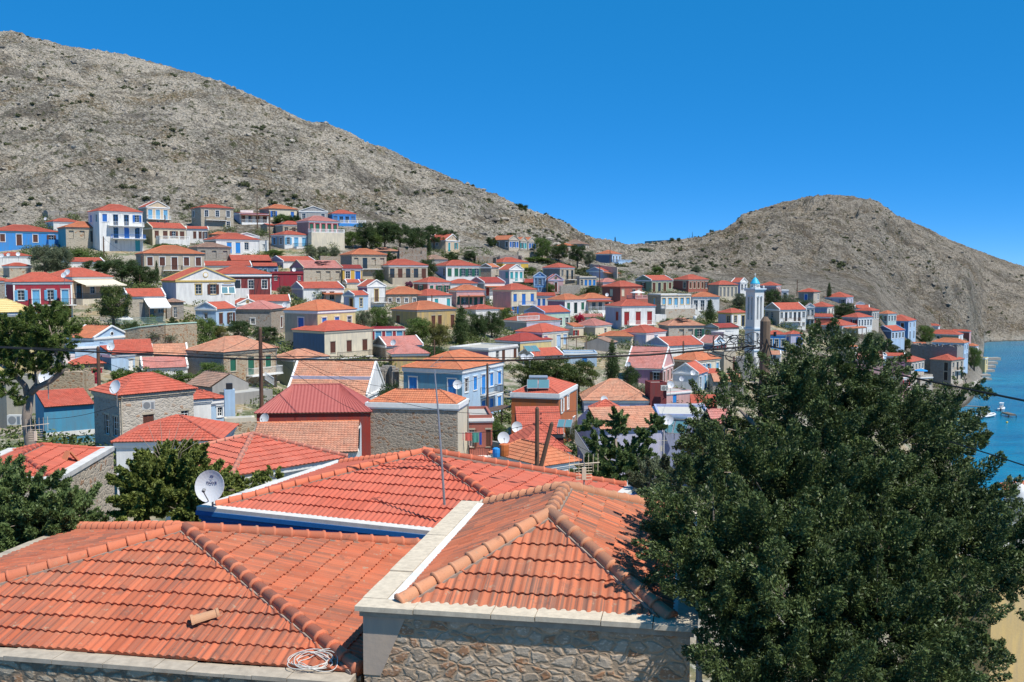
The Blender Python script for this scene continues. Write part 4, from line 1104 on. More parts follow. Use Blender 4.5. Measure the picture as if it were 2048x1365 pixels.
# centre building with the stone parapet
zE = HC-5.73
A = PZ(708, 1212, zE); B = PZ(1397, 1255, zE); Cb = PZ(935, 992, zE)
ux = (B-A).normalized(); uy = Vector((-ux.y, ux.x, 0)); Wd = (B-A).length; Ln = 8.3
print('N2', A, B, Wd, (Cb-A).length, (Cb-A).dot(uy))
def L2(u, v): p = A+ux*u+uy*v; return (p.x, p.y)
m_ = 0.50; near = []
roofc = [L2(0.70, 0.40), L2(Wd-.46, 0.40), L2(Wd-.46, Ln-.30), L2(0.70, Ln-.30)]
wm_ = Wd/2+.10
e, o, c = quad_roof('stone_house', 'rubble stone house with pale slab parapet round a weathered orange roof, nearest of all', roofc, zE-.06, [L2(wm_, 2.75), L2(wm_, 5.1)], 1.12, OLDTILE, None, 26.5, cat='house', r=.125, rt=tilemat((0.60,0.24,0.12), .22, .6))
def toL(p): return Vector((p[0], p[1], 0))-Vector((o.x, o.y, 0))
yaw2 = math.atan2(ux.y, ux.x)
def rotmb(mb, org, yaw):
    ca, sa = math.cos(yaw), math.sin(yaw)
    mb.v = [(org[0]+x*ca-y*sa, org[1]+x*sa+y*ca, z) for x, y, z in mb.v]; return mb
org = toL(L2(0, 0)); ze = zE-26.5
mb = MB(); i_ = .13
mb.box(i_, i_, -2, Wd-i_, i_+.5, ze-.20); mb.box(i_, i_+.5, -2, i_+.5, Ln, ze-.20); mb.box(Wd-i_-.5, i_+.5, -2, Wd-i_, Ln, ze-.20); mb.box(i_+.5, Ln-.5, -2, Wd-i_-.5, Ln, ze-.20)
mb.box(i_+.5, i_+.5, ze-.5, Wd-i_-.5, Ln-.5, ze-.32)
rotmb(mb, org, yaw2).obj('wall', stone((0.62,0.50,0.37), (0.38,0.28,0.19), (0.46,0.33,0.215), 3.7, 0.25), e)
mb = MB()   # corner quoins: plastered corner
mb.add([(i_-.012,i_-.012,ze-1.25),(i_+.30,i_-.012,ze-1.25),(i_+.75,i_-.012,ze-.2),(i_-.012,i_-.012,ze-.2)], [(0,1,2,3)])
mb.add([(i_-.012,i_-.012,ze-1.25),(i_-.012,i_-.012,ze-.2),(i_-.012,i_+.75,ze-.2),(i_-.012,i_+.45,ze-1.25)], [(0,1,2,3)])
rotmb(mb, org, yaw2).obj('plaster_corner', plaster((0.58,0.44,0.32)), e)
# slabs of the coping, separate stones in one part with gaps
mb = MB(); slab = lambda x0, y0, x1, y1, dz=0: mb.box(x0, y0, ze-.085+dz, x1, y1, ze+dz)
x = 0.0
cuts = [0, 1.05, 2.4, 3.15, 4.25, 5.1, Wd]
for k in range(len(cuts)-1): slab(cuts[k]+.008, 0, cuts[k+1]-.008, .46, random.uniform(-.014, .014))
y = .47
while y < Ln-.4:
    l = random.uniform(.55, 1.0); y2 = min(y+l, Ln)
    slab(0, y, .46+random.uniform(-.02, .0), y2-.014, random.uniform(-.014, .014)); slab(Wd-.34, y, Wd, y2-.014, random.uniform(-.014, .014)); y = y2
slab(.48, Ln-.4, Wd-.36, Ln)
rotmb(mb, org, yaw2).obj('coping', flatmat('pale_stone_slab', (0.56, 0.48, 0.36), .9, .4, scale=9), e)
mb = MB(); mb.box(.07, .07, ze-.20, Wd-.07, .4, ze-.087); mb.box(.07, .4, ze-.20, .4, Ln-.05, ze-.087); mb.box(Wd-.4, .4, ze-.20, Wd-.07, Ln-.05, ze-.087)
rotmb(mb, org, yaw2).obj('cornice', flatmat('weathered_cornice', (0.40, 0.33, 0.25), .95, .5, scale=5), e)
mb = MB(); mb.box(.46, .40, ze-.32, .62, Ln-.3, ze-.012); mb.box(Wd-.42, .4, ze-.32, Wd-.34, Ln-.3, ze-.012)
rotmb(mb, org, yaw2).obj('whitewash_kerb', plaster(COL['white']), e)
mb = MB(); px_ = Wd+.02; mb.tube([(px_, .25, ze-.22), (px_, .25, -1.5)], .055, 10)
for k in range(4): mb.tube([(px_, .25, ze-1-k*1.5), (px_, .25, ze-1.05-k*1.5)], .07, 10)
rotmb(mb, org, yaw2).obj('downpipe', flatmat('grey_pvc', (0.33,0.34,0.34), .5, .05), e)

# left foreground roof (square pyramid)
h1 = HC-7.0
FR = PZ(716, 1342, h1); BL = PZ(150, 1059, h1)
uy1 = uy; ux1 = ux
dv = FR-BL; W1 = dv.dot(ux1); D1 = -dv.dot(uy1); print('N1', W1, D1)
FL = BL-uy1*D1; BR = BL+ux1*W1
cn = [(p.x, p.y) for p in (FL, FR, BR, BL)]; cx = sum(p[0] for p in cn)/4; cy = sum(p[1] for p in cn)/4
e, o, c = quad_roof('tiled_house', 'large orange tiled pyramid roof over a rough stone wall, bottom left', cn, h1, [(cx, cy)], 1.27, NEARTILE, None, 26.3, rt=tilemat((0.55,0.155,0.075), .2, .35), r=.13)
yaw1 = yaw2; org = Vector((0, 0, 0)); ze = h1-26.3
mb = MB(); mb.box(-.35, -.42, -2, W1+.0, .02, ze-.10); mb.box(-.42, .02, -2, -.02, D1+.2, ze-.10); mb.box(0, D1, -2, W1+.3, D1+.4, ze-.10); mb.box(W1, 0, -2, W1+.05, D1, ze-.1)
rotmb(mb, org, yaw1).obj('wall', stone((0.58,0.47,0.33), (0.40,0.31,0.21), (0.20,0.15,0.10), 2.9, 0.16), e)
mb = MB(); xx = -.45
while xx < W1: 
    l = random.uniform(.5, 1.1); mb.box(xx, -.47, ze-.10, min(xx+l, W1)-.01, -.04, ze-.03+random.uniform(-.015, .015)); xx += l
yy = -.04
while yy < D1+.3:
    l = random.uniform(.5, 1.1); mb.box(-.47, yy, ze-.10, -.06, yy+l-.01, ze-.02+random.uniform(-.015, .015)); yy += l
rotmb(mb, org, yaw1).obj('coping', flatmat('weathered_coping', (0.40, 0.34, 0.26), .95, .5, scale=5), e)
# loose ridge tile lying on this roof
nrm1 = None
def on_plane(px, py, a, b, c_):
    n = (Vector(b)-Vector(a)).cross(Vector(c_)-Vector(a)).normalized(); ra = Vector((ray(px, py)[0], 1, ray(px, py)[1])); o_ = Vector((0, 0, HC))
    t = (Vector(a)-o_).dot(n)/ra.dot(n); return o_+ra*t, (n if n.z > 0 else -n)
F1 = [Vector((p.x, p.y, h1)) for p in (FL, FR)]+[Vector((cx, cy, h1+1.27))]
p0, n0 = on_plane(384, 1253, *F1); p1, _ = on_plane(440, 1236, *F1)
mb = MB(); d = (p1-p0); q0 = Vector((0,0,0)); 
pts = [q0, d*.08, d*.09, d*.9, d*.92, d]; mb.tube(pts, [.135, .135, .115, .10, .115, .115], 12, half=True, cap=False)
ob = mb.obj('ridge_tile', tilemat((0.55,0.26,0.13), .1, .4), None, smooth=False, loc=p0+n0*.08); tag(ob, 'loose tan ridge tile lying on the big orange roof at bottom left', 'roof tile')
sm = ob.modifiers.new('solid', 'SOLIDIFY'); sm.thickness = .018
# coil of wire
mb = MB(); pc, nn = on_plane(625, 1330, *F1); tx_ = (F1[1]-F1[0]).normalized(); ty_ = nn.cross(tx_)
rs = random.Random(3); pts = []
for i in range(190):
    a = i*.21; r = .30+.08*math.sin(i*.13)+.03*math.sin(i*.7); pts.append(tx_*(r*math.cos(a)*1.1+.10*math.sin(i*.035))+ty_*(r*.72*math.sin(a))+nn*(.07+.03*math.sin(i*.41)+.02))
for k in range(22): t = k/22; pts.append(pts[189]+tx_*(.25+.45*t)*t+ty_*(-.1+.35*math.sin(t*3))*t)
mb.tube(pts, .009, 5); ob = mb.obj('wire_coil', flatmat('white_cable', (0.55,0.52,0.47), .6), None, loc=pc); tag(ob, 'loose coil of white wire on the eave of the big orange roof', 'wire coil')

# middle roof with blue cornice
h3 = HC-6.8
FL3 = PZ(393, 1013, h3); ux3 = Vector((.93, -.365, 0)).normalized(); uy3 = Vector((-ux3.y, ux3.x, 0)); BR3 = PZ(1278, 968, h3)
dv = BR3-FL3; W3 = dv.dot(ux3); D3 = dv.dot(uy3); print('N3', W3, D3)
def L3(u, v): p = FL3+ux3*u+uy3*v; return (p.x, p.y)
g = .38
e, o, c = quad_roof('blue_cornice_house', 'red hip roof edged by a deep blue cornice, behind the two front roofs', [L3(g+.05, g), L3(W3-g, g), L3(W3-g, D3-g), L3(g+.05, D3-g)], h3-.04, [L3(W3/2-.15, D3/2), L3(W3/2+.15, D3/2)], 1.33, tilemat((0.52,0.115,0.065), .2, .06), None, 25.5, rt=tilemat((0.58,0.15,0.075), .15, .1), r=.115)
org = Vector((FL3.x-o.x, FL3.y-o.y, 0)); ze = h3-25.5; yaw3 = math.atan2(ux3.y, ux3.x)
mb = MB(); mb.box(.12, .12, -2, W3-.12, D3-.12, ze-.50); rotmb(mb, org, yaw3).obj('wall', plaster((0.62,0.62,0.66)), e)
mb = MB(); mb.box(0, 0, ze-.12, W3, .36, ze+.0); mb.box(0, D3-.3, ze-.12, W3, D3, ze); mb.box(0, .36, ze-.12, .38, D3-.3, ze); mb.box(W3-.34, .36, ze-.12, W3, D3-.3, ze)
rotmb(mb, org, yaw3).obj('coping', flatmat('white_coping', (0.60,0.58,0.53), .9, .25, scale=5), e)
mb = MB(); mb.box(-.02, -.02, ze-.25, W3+.02, D3+.02, ze-.122); mb.box(.04, .04, ze-.38, W3-.04, D3-.04, ze-.252); mb.box(.09, .09, ze-.498, W3-.09, D3-.09, ze-.382)
rotmb(mb, org, yaw3).obj('cornice', flatmat('blue_cornice_paint', (0.012,0.15,0.42), .6, .25, scale=6), e)
mb = MB(); mb.tube([(W3-.3, -.02, ze-.05), (W3-.1, -.1, ze+.02), (W3+.25, -.1, ze-.08)], .16, 8); rotmb(mb, org, yaw3).obj('rain_spout', flatmat('bright_blue_spout', (0.02,0.35,0.75), .4), e)

# pyramid roof with a pale ridge, behind the bush
h4 = HC-8.55
N4 = PZ(462, 953, h4); ux4 = Vector((.69,.72,0)).normalized(); uy4 = Vector((-ux4.y, ux4.x, 0))
def L4(u, v): p = N4+ux4*u+uy4*v; return (p.x, p.y)
e, o, c = quad_roof('tiled_house', 'red pyramid roof with one pale mortared hip, just left of the blue cornice house', [L4(0,0), L4(6.0,0), L4(6.0,6.4), L4(0,6.4)], h4, [L4(3.0,3.2)], 1.05, tilemat((0.54,0.125,0.075), .2, .12), None, 24.5, r=.10, rt=tilemat((0.55,0.2,0.13), .2, .1), course=.42, tile=.22)
org = Vector((0,0,0)); mb = MB(); mb.box(.2, .2, -2, 5.8, 6.2, h4-24.5-.03); mb.box(0.05,.05,h4-24.5-.25,5.95,6.35,h4-24.5-.02)
rotmb(mb, org, math.atan2(ux4.y, ux4.x)).obj('wall', plaster(COL['white']), e)

# red roof inside a white parapet at far left
h7 = HC-7.2
P3_ = PZ(229, 894, h7); u7 = Vector((.995,.10,0)).normalized(); v7 = Vector((-u7.y,u7.x,0)); o7 = P3_-u7*4.2-v7*6.5
def L7(u, v): p = o7+u7*u+v7*v; return (p.x, p.y)
e, o, c = quad_roof('stone_house', 'red tiles sunk inside a thick white parapet, behind the leafy tree on the left', [L7(.35,.35), L7(3.85,.35), L7(3.85,6.15), L7(.35,6.15)], h7-.08, [L7(2.1,2.2),L7(2.1,4.3)], .55, tilemat(TILES['red'], .2, .1), None, 24, r=.08)
org = Vector((o7.x-o.x, o7.y-o.y, 0)); ze = h7-24; yw = math.atan2(u7.y,u7.x)
mb = MB(); mb.box(.04,.04,-2,4.16,6.46,ze-.15); rotmb(mb, org, yw).obj('wall', stone((0.55,0.47,0.36), (0.38,0.32,0.24), (0.46,0.39,0.30), 2.6, .12), e)
mb = MB(); mb.box(0,0,ze-.15,4.2,.4,ze+.03); mb.box(0,6.1,ze-.15,4.2,6.5,ze+.03); mb.box(0,.4,ze-.15,.4,6.1,ze+.03); mb.box(3.8,.4,ze-.15,4.2,6.1,ze+.03)
rotmb(mb, org, yw).obj('parapet', plaster((0.66,0.64,0.59)), e)
mb = MB(); mb.bar((3.3,3.0,ze+.0),(3.45,3.2,ze+.42),.3,.05); mb.bar((3.75,3.4,ze+.0),(3.5,3.2,ze+.42),.3,.05); rotmb(mb, org, yw).obj('vent_cowl', tilemat(TILES['orange'],.2,.2), e)
# ================================================================ the village
hz = house
# ---- upper left
sec(0, 380, 4.876)
hz(-170,-60,575,400,610,'hip','blue','long bright blue house with white framed windows, at the far left edge',F=['wdww'],shut='sh_brown',cc='steel',pitch=.3,extra=[boxes('lean_to_wall',lambda:plaster(COL['blue']),(.80,-1.6,-4.6,1.0,-.003,-1.9))])
ruin(370,465,855,195,305,'roofless grey stone ruin above the bright blue house',['.o..o.'][0],'stone_grey',seed=2)
hz(445,520,790,310,400,'hip','white','low white house with red roof between the blue house and the stone one',F=['....'],cc='white',pitch=.35)
hz(565,640,1060,365,600,'hip','stone_smooth','stone house with orange roof and four dark openings, right of the blue house',F=['rrDr','..r.'],shut='dark',trim=None,cc='stone_grey',tile='orange',side='teal',pitch=.38,extra=[boxes('terrace',lambda:plaster(COL['concrete']),(.72,-4,-6.0,1.15,-.3,-3.3))])
hz(860,965,1385,205,600,'hip','white','tall white three storey house with blue shutters and two balconies, upper left',F=['wDDw','.DdD','.m.d'],S=['ww','..'],shut=['sh_blue','sh_blue','sh_teal'],cc='white',bal=[(0,.18,1.0,'iron',1.5,'white'),(1,.25,1.02,'iron',1.8,'sh_blue')],pitch=.45,band=1)
hz(1350,1425,1650,165,350,'gable_front','peach','peach house with white pediment and three blue doors over a stone base',F=['ddd','.mm'],shut='sh_lb',cc='white',side='beige',bal=[(0,0,1,'iron',1.3,'white')],pitch=.5)
hz(1385,1485,1815,370,545,'gable_side','cream','low cream house with small red door canopies and a white balustrade',F=['wdwd'],shut='sh_brown',trim=None,side='ochre',cc='cream',extra=[terrace(.1,1,2.2,rel=3.1)])
hz(1800,1818,2030,380,520,'gable_side','white','low white house with brown shutters beside the tall square stone house',F=['.wwW'],shut='sh_brown',trim=None,cc='white',pitch=.3)
hz(1325,1400,1990,622,830,'hip','beige','wide beige house with five white framed brown windows and an iron balcony',F=['wwdww'],shut='sh_brown',cc='stone_grey',tile='orange',side='stone_grey',bal=[(0,.3,.62)],pitch=.36)
hz(-60,-20,300,645,760,'hip','white','low white house crowded with rooftop dishes at the left edge',F=['..'],tile='red',pitch=.3)
hz(30,90,300,745,860,'hip','stone_smooth','low stone house with white band behind the olive tree at far left',F=['..'],tile='red',cc='white',pitch=.35)
hz(590,660,1015,702,770,'gable_side','white','low white house with a plain red roof between the two round dark pines',tile='red',pitch=.3)
hz(400,700,1090,852,1120,'hip','peach','peach house with wide cream awning and two rooftop dishes, right of the crimson house',F=['DgD'],shut='sh_brown',tile='red',side='lilac',cc='white',pitch=.42,wt=1.1,extra=[awning(.02,1.06,.45,2.8,.9),terrace(0,1,2.2,rel=3.7,col='cream',rail='iron',stair=1)])
hz(-160,-40,110,890,1120,'hip','stone_grey','dark stone house with one blue framed window left of the crimson house',F=['.g'],trim='lblue',side='stone_grey',pitch=.35)
hz(60,128,700,902,1290,'hip','crimson','crimson house with light blue shutters, white trim and two iron balconies',F=['WdWd'],shut='sh_lb',cc='white',tile='red',band=1,bal=[(0,.25,.60,'iron',1.3),(0,.72,1.04,'iron',1.3)],pitch=.42,ws=.84,wt=1.25)
hz(1580,1715,2290,885,1110,'gable_front','white','white house with yellow trimmed gable and round yellow window ring',F=['.gWg'],trim='trimy',shut='sh_brown',cc='trimy',side='lilac',pitch=.42,W=11,extra=[oculus(.45,.38,'white','trimy')])
hz(1180,1245,1610,1040,1270,'gable_side','stone_smooth','stone garden house with red roof and square cream awning',F=['.dDg'],shut='sh_grey',tile='red',trim=None,pitch=.5,wt=1.0,extra=[awning(.42,1.02,.35,3.2,1.3,'white',True)])
hz(1600,1625,1790,1100,1260,'hip','stone_grey','small stone hut with pale flagstone roof beside the cream awning',F=['.g.'],tile='brownish',trim=None,cc=None,pitch=.35)
hz(-330,-200,345,1206,1400,'hip','yellow','plain yellow house with a yellow painted roof, cut by the left edge',tile='faded',F=['....'],cc='white',pitch=.55,extra=None,d=95)
y_=HOUSES['plain yellow house with a yellow painted roof, cut by the left edge']
for ch in y_['e'].children:
    if ch.name.startswith('roof'):
        ch.data.materials[0]=tilemat((0.66,0.46,0.19),.08,.02)
        for g in ch.children: 
            if g.name.startswith('ridge'): g.data.materials[0]=tilemat((0.66,0.46,0.19),.08,.02)

# ---- upper middle
sec(400, 380, 4.876)
hz(-85,8,325,172,405,'hip','stone_smooth','tall square stone house with white framed windows below the bare hill',F=['ggg','..g'],S=['g.','..'],tile='red',cc='stone_smooth',bal=[(0,.12,.75)],pitch=.3)
hz(330,385,665,228,330,'shed','white','white house with shaded porch and a small white pediment behind',F=['dDdd'],shut='sh_brown',trim=None,tile='red',side='lilac',rise=.5,extra=[porch(.0,1.0,.3,2.4,.3,'red'),boxes('pediment',lambda:plaster(COL['white']),(.15,4,0,.6,4.3,1.2))])
hz(580,672,945,182,300,'hip','cream','pale cream house with small blue shutters above the green shrubs',F=['w.w'],shut='sh_blue',side='stone_grey',tile='orange',trim=None,pitch=.4,cc='stone_smooth')
hz(940,965,1245,208,300,'gable_front','grey','grey house with white edged pediment left of the bright blue villa',F=['g.g'],cc='white',pitch=.35)
hz(1245,1292,1520,232,330,'hip','blue','bright blue villa with white balustrade terrace on the high row',F=['dDDd'],shut='navy',trim='navy',tile='red',cc='lblue',side='blue',pitch=.42,wt=.9,extra=[terrace(.2,1.3,3.2,rel=3.1,col='white',wall='blue'),boxes('lower_storey',lambda:plaster(COL['blue']),(.15,-3.4,-6.8,1.25,-3.21,-3.25))])
hz(945,1058,1345,302,560,'hip','pink','grand mauve and cream house with five green doors framed in red',F=['ddddd'],shut='sh_green',trim='crimson',side='stone_grey',tile='pinkish',cc='white',pitch=.42,extra=[terrace(-.02,1.1,2.0,rel=3.2,wall='cream'),])
hz(600,655,740,345,430,'gable_side','stone','small stone shed with red roof right of the tall wooden pole',F=['.d'],trim=None,shut='sh_grey',tile='red',pitch=.3,cc=None)
hz(735,805,1025,338,450,'hip','stone_smooth','low sandstone house with red roof and timber pergola',F=['gg.'],tile='red',trim=None,pitch=.38,extra=[pergola(.3,1.3,1.3,2.2,'wood')])
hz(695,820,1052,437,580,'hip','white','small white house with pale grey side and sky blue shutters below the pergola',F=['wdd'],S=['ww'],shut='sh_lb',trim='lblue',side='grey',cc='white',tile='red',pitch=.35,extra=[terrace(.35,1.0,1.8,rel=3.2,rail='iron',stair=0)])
hz(90,120,300,435,500,'hip','stone','small stone building under a plain orange roof behind the white blue-doored house',tile='orange',pitch=.35,trim=None,cc=None)
hz(40,155,578,482,650,'hip','white','white house with three bright blue doors, its roof a low red pyramid',F=['.ddw.'],shut='blue',trim=None,side='stone_grey',cc='white',tile='red',pitch=.38)
hz(300,335,578,455,560,'gable_front','white','plain white gabled annexe behind the three blue doors',F=['...'],pitch=.30,cc='white',tile='orange')
hz(575,580,668,505,600,'flat','white','tiny white cube house with flat roof beside the pole row',F=['.m.'],cc=None)
hz(-110,-25,297,560,700,'hip','stone_grey','grey stone house with a patched orange roof and three black openings',F=['rrr'],trim=None,cc='stone_grey',tile='brownish',pitch=.35)
hz(260,300,702,690,760,'gable_side','maroon','low dark red house below the three blue doors',tile='red',F=['...'],cc=None,pitch=.35)
hz(30,45,503,740,830,'gable_side','cream','narrow cream wall house with long red roof above the crimson block',tile='red',cc='white',pitch=.25)
hz(500,512,762,745,820,'gable_side','navy','navy blue house with arched openings under a red roof',F=['.DD.D'],shut='navy',trim='lblue',tile='red',cc=None,pitch=.3)
hz(60,160,692,822,1010,'hip','maroon','dark red house with broad white cornice and white framed openings behind a pergola',F=['gDgg'],shut='dark',cc='white',tile='red',ch=.5,pitch=.35,band=1,wt=1.3,extra=[pergola(.15,1.1,.8,2.4,'dark')])
hz(690,700,1005,810,985,'flat','crimson','plain crimson block with a flat roof right of the pergola house',F=['m..m'],cc='maroon',trim=None)
hz(672,812,1130,697,770,'gable_side','white','white house with blank lilac gable and a dish on its left slope',side='lilac',tile='red',pitch=.35)
hz(880,1010,1390,762,920,'gable_side','stone_smooth','sandstone house with patchy roof and purple gable side',F=['.rrr'],side='mauve',tile='pinkish',trim=None,cc='stone_smooth',pitch=.45,hole=(6,1.5,1.5))
hz(1370,1392,1587,770,930,'shed','bright','bright yellow house with blue windows under a dark red lean-to roof',F=['gd','dd'],shut='sh_blue',tile='deep',rise=.9,cc='white',wt=.6,extra=[porch(0,1,2.5,1.4,.4,'deep',bar=False)])
hz(1370,1480,1818,632,860,'hip','stone_smooth','tall narrow-windowed sandstone house with orange hip roof, roofless looking windows',F=['rDrr'],trim=None,shut='dark',cc='stone_smooth',tile='orange',side='stone_grey',pitch=.40,bal=[(0,.05,.9)])
hz(1630,1680,1945,598,660,'hip','stone','long low stone house with broken orange tiles behind the sandstone house',F=['...'],tile='faded',trim=None,pitch=.3,cc=None,hole=(4,1,1.5))
ruin(1925,1945,2210,560,690,'roofless sandstone house with brown window holes left of the pine grove','.oooo.','stone',seed=5,oh=1.3)
hz(1705,1835,2220,737,900,'hip','stone_smooth','sandstone house with dark red roof, brown doors and a terrace parasol',F=['DdDDd'],trim=None,shut='sh_brown',cc='white',tile='red',side='stone_grey',pitch=.35,ch=.3,extra=[terrace(0,.75,2.6,rel=3.1,col='beige',rail='iron')])
hz(885,1003,1405,962,1110,'gable_side','white','long white house carrying solar panels, with a lilac gable wall',side='lilac',F=['..gg.'],tile='red',pitch=.35,extra=[porch(.45,.95,1.0,1.6,.3,'orange',bar=False)])
hz(1400,1500,1640,1027,1190,'gable_side','lblue','pale blue white house with orange roof and brown trimmed window',F=['.g.'],S=['.w'],tile='red',shut='sh_brown',trim='trimy',side='lilac',pitch=.5)
hz(1540,1630,1810,940,1150,'gable_front','white','narrow white gabled house with tall wooden door and iron balcony',F=['.d.'],shut='wood',trim='trimy',cc='white',side='mauve',tile='red',pitch=.55,bal=[(0,.2,.95)])
hz(1400,1430,1560,905,960,'gable_side','cream','tiny red roofed annexe behind the narrow white gabled house',tile='red',pitch=.4)
hz(1750,1812,2210,1022,1120,'hip','stone','low rubble house with a row of small square windows',F=['mmmmm'],tile='orange',trim='white',cc='stone_smooth',pitch=.42,wt=.9)
hz(345,682,828,1168,1420,'hip','stone','weathered brown house with a faded pink and red pyramid roof',F=['.w'],S=['.m.'],shut='sh_brown',side='stone_grey',tile='pinkish',cc='stone_smooth',pitch=.42,wt=1.6)
hz(825,1146,1515,1182,1640,'hip','yellow','large pale yellow house with orange hip roof and blue shutters, centre left',F=['www','.dw'],S=['.d.','..'],shut='sh_blue',cc='white',tile='orange',pitch=.42,ch=.4,side='beige',wt=1.2)
hz(470,480,880,1088,1170,'gable_side','white','low white house with orange roof above the pink and red pyramid',tile='red',pitch=.35)
hz(290,362,565,1115,1190,'gable_front','white','small white pediment house with a round brown window',pitch=.45,cc='white',extra=[oculus(.42,.25,'wood','trimy')])
hz(180,195,478,990,1080,'flat','white','bare whitewashed flat roof annexe below the yellow trimmed gable',cc=None,parapet=.5)
hz(-45,155,345,1162,1330,'gable_side','lblue','pale blue house with red gable roof and brown shutters beside the lemon trees',F=['ww'],S=['.m.'],shut='sh_brown',trim=None,tile='red',side='lblue',pitch=.5)

# ---- centre
sec(800, 440, 4.876)
hz(275,445,580,198,330,'gable_front','peach','apricot house with white pediment and turquoise shutters by the tall cypress',F=['dw'],S=['.m.'],shut='sh_teal',cc='white',pitch=.45,tile='red',extra=[oculus(.45,.2,'dark','grey')])
Yg=ground_hit(tx(1062),ty(305))
hz(865,1062,1172,192,305,'gable_front','stone_white','leftmost gable of the three-gabled stone school, with the long orange roof side',d=Yg,yaw=48,W=5.2,D=8,F=['www'],S=['.g.g'],shut='sh_blue',side='stone_grey',tile='orange',cc='stone_white',pitch=.55)
hz(1168,1174,1250,205,320,'gable_front','stone_white','middle gable of the three-gabled stone school',d=Yg+4.2,yaw=48,W=3.6,D=8,F=['ww'],shut='sh_teal',tile='orange',cc='stone_white',pitch=.7)
hz(1246,1250,1328,208,330,'gable_front','stone_white','right gable of the three-gabled stone school, nearest the dark grove',d=Yg+7.2,yaw=48,W=3.8,D=8,F=['ww'],shut='sh_blue',tile='orange',cc='stone_white',pitch=.7)
stone_wall([(1150,385),(1300,372),(1440,372),(1490,395)],[312,316,318,385],'pale stone retaining wall under the three-gabled school','stone_white',cap='cream')
hz(1520,1605,1715,252,370,'hip','stone_smooth','small stone house with sagging orange roof in the dark grove',F=['w.'],trim=None,tile='orange',pitch=.35,cc=None)
hz(1580,1790,1842,236,345,'hip','stone_white','stone house with dull brown roof highest at the right of the grove',F=['ww'],side='stone_grey',tile='brownish',trim=None,pitch=.4,cc='stone_smooth')
hz(200,290,460,387,430,'hip','concrete','low grey building with faded brown roof left of the cypress foot',tile='brownish',pitch=.5,cc='grey')
ruin(735,740,940,352,440,'long broken stone ruin below the gables, pierced by doorways','o.o.o','stone',seed=8,d=None,oh=1.8)
ruin(940,975,1190,345,420,'second ruin wall, whitewashed stone, nearer the hedge','..o.o','stone_grey',seed=9,oh=1.5)
hz(320,450,780,448,590,'hip','white','long white house with five dark green shutters',F=['wwwww'],S=['..g'],shut='sh_green',trim=None,cc='white',tile='red',side='lilac',pitch=.35,band=1,ws=1.15)
hz(778,890,965,462,600,'gable_side','stone_white','plain cream house with rough stone side between the green and turquoise shutters',F=['.m'],side='stone',tile='orange',pitch=.5,trim=None)
hz(965,1066,1205,485,650,'gable_front','white','white gabled house with turquoise shutters and balcony',F=['wdw'],S=['.w'],shut='sh_teal',cc='white',side='lilac',tile='red',pitch=.5,trim=None,bal=[(0,.25,.95,'iron',1.0,'white')])
hz(870,1002,1250,415,500,'hip','bright','yellow house with red roof just behind the turquoise shuttered one',F=['..w.'],shut='sh_teal',cc='white',tile='red',pitch=.38)
hz(1205,1210,1330,610,640,'gable_side','stone','old brown fronted house with dull red roof left of the blue pediment',F=['.d.'],shut='sh_brown',tile='deep',trim='beige',pitch=.6,cc='brown')
hz(1290,1306,1424,555,700,'gable_front','mblue','small bright blue pediment house with white pilasters',F=['www','WdW'],shut='navy',trim='lblue',cc='lblue',tile='red',pitch=.75,band=1,st=2.6,wt=.5,extra=[oculus(.4,.18,'navy','white')])
hz(1420,1448,1592,585,720,'gable_front','pink','pink pediment house beside the small blue one',F=['.d.','w.w'],shut='sh_brown',trim='white',cc='lilac',tile='red',pitch=.7,st=2.6,extra=[oculus(.35,.3,'sh_green','brick')])
hz(1395,1560,1702,467,640,'hip','stone_smooth','brown stone house with dark doors above the pink pediment',F=['gDD'],trim='beige',shut='dark',cc='white',tile='red',side='stone_grey',pitch=.4,bal=[(0,.35,1.0)])
hz(1820,1980,2110,500,575,'gable_side','white','white house with pinkish roof and shaded porch uphill of the cream cottage',side='lilac',F=['.D.'],tile='red',pitch=.35,trim=None,extra=[porch(0,1,.3,1.8,.4,'orange',bar=False)])
hz(1725,1752,1915,560,700,'flat','cream','cream cottage with four bright blue shutters above a stone arch',F=['wwww','..'],shut='blue',trim=None,cc='grey',ws=.9,side='grey')
hz(135,270,492,612,760,'hip','pink','brownish pink house with dark green windows in white frames',F=['wWW'],S=['.w.'],shut='sh_green',tile='red',cc='white',side='brick',pitch=.42)
hz(440,480,752,622,700,'hip','white','low white house with red roof right of the brownish pink one',F=['...'],tile='red',pitch=.35,cc='white')
hz(480,545,822,690,860,'hip','pink','salmon house with dark green shutters and white balustrade',F=['wwwdw'],shut='sh_green',trim=None,tile='orange',cc='white',pitch=.42,wt=1.5,extra=[porch(.1,1.0,1.2,1.0,.2,'orange',bar=False)])
hz(675,820,1022,612,800,'gable_side','white','white house with porch terrace and red door left of the big blue shuttered house',F=['d.g'],shut='sh_red',side='grey',tile='deep',pitch=.45,wt=1.3,extra=[porch(.02,1,.9,1.8,.3,'orange',bar=True)])
hz(80,265,502,742,900,'hip','white','off-white house with teal shutters and a dark shaded side wall',F=['.w.w'],shut='sh_teal',trim=None,side='concrete',tile='red',cc='grey',pitch=.42)  # side coloured concrete grey to carry its shade
hz(-140,-30,190,730,820,'hip','stone_grey','low grey stone house left of the teal shuttered off-white one',F=['m.m.'],tile='red',trim=None,pitch=.4,cc=None)
hz(-80,165,542,882,1080,'hip','ochre','peeling ochre house with long orange roof and brown door',F=['..dd.d'],S=['w.'],shut='sh_brown',trim=None,tile='orange',cc='concrete',side='ochre',pitch=.38,wt=1.2)
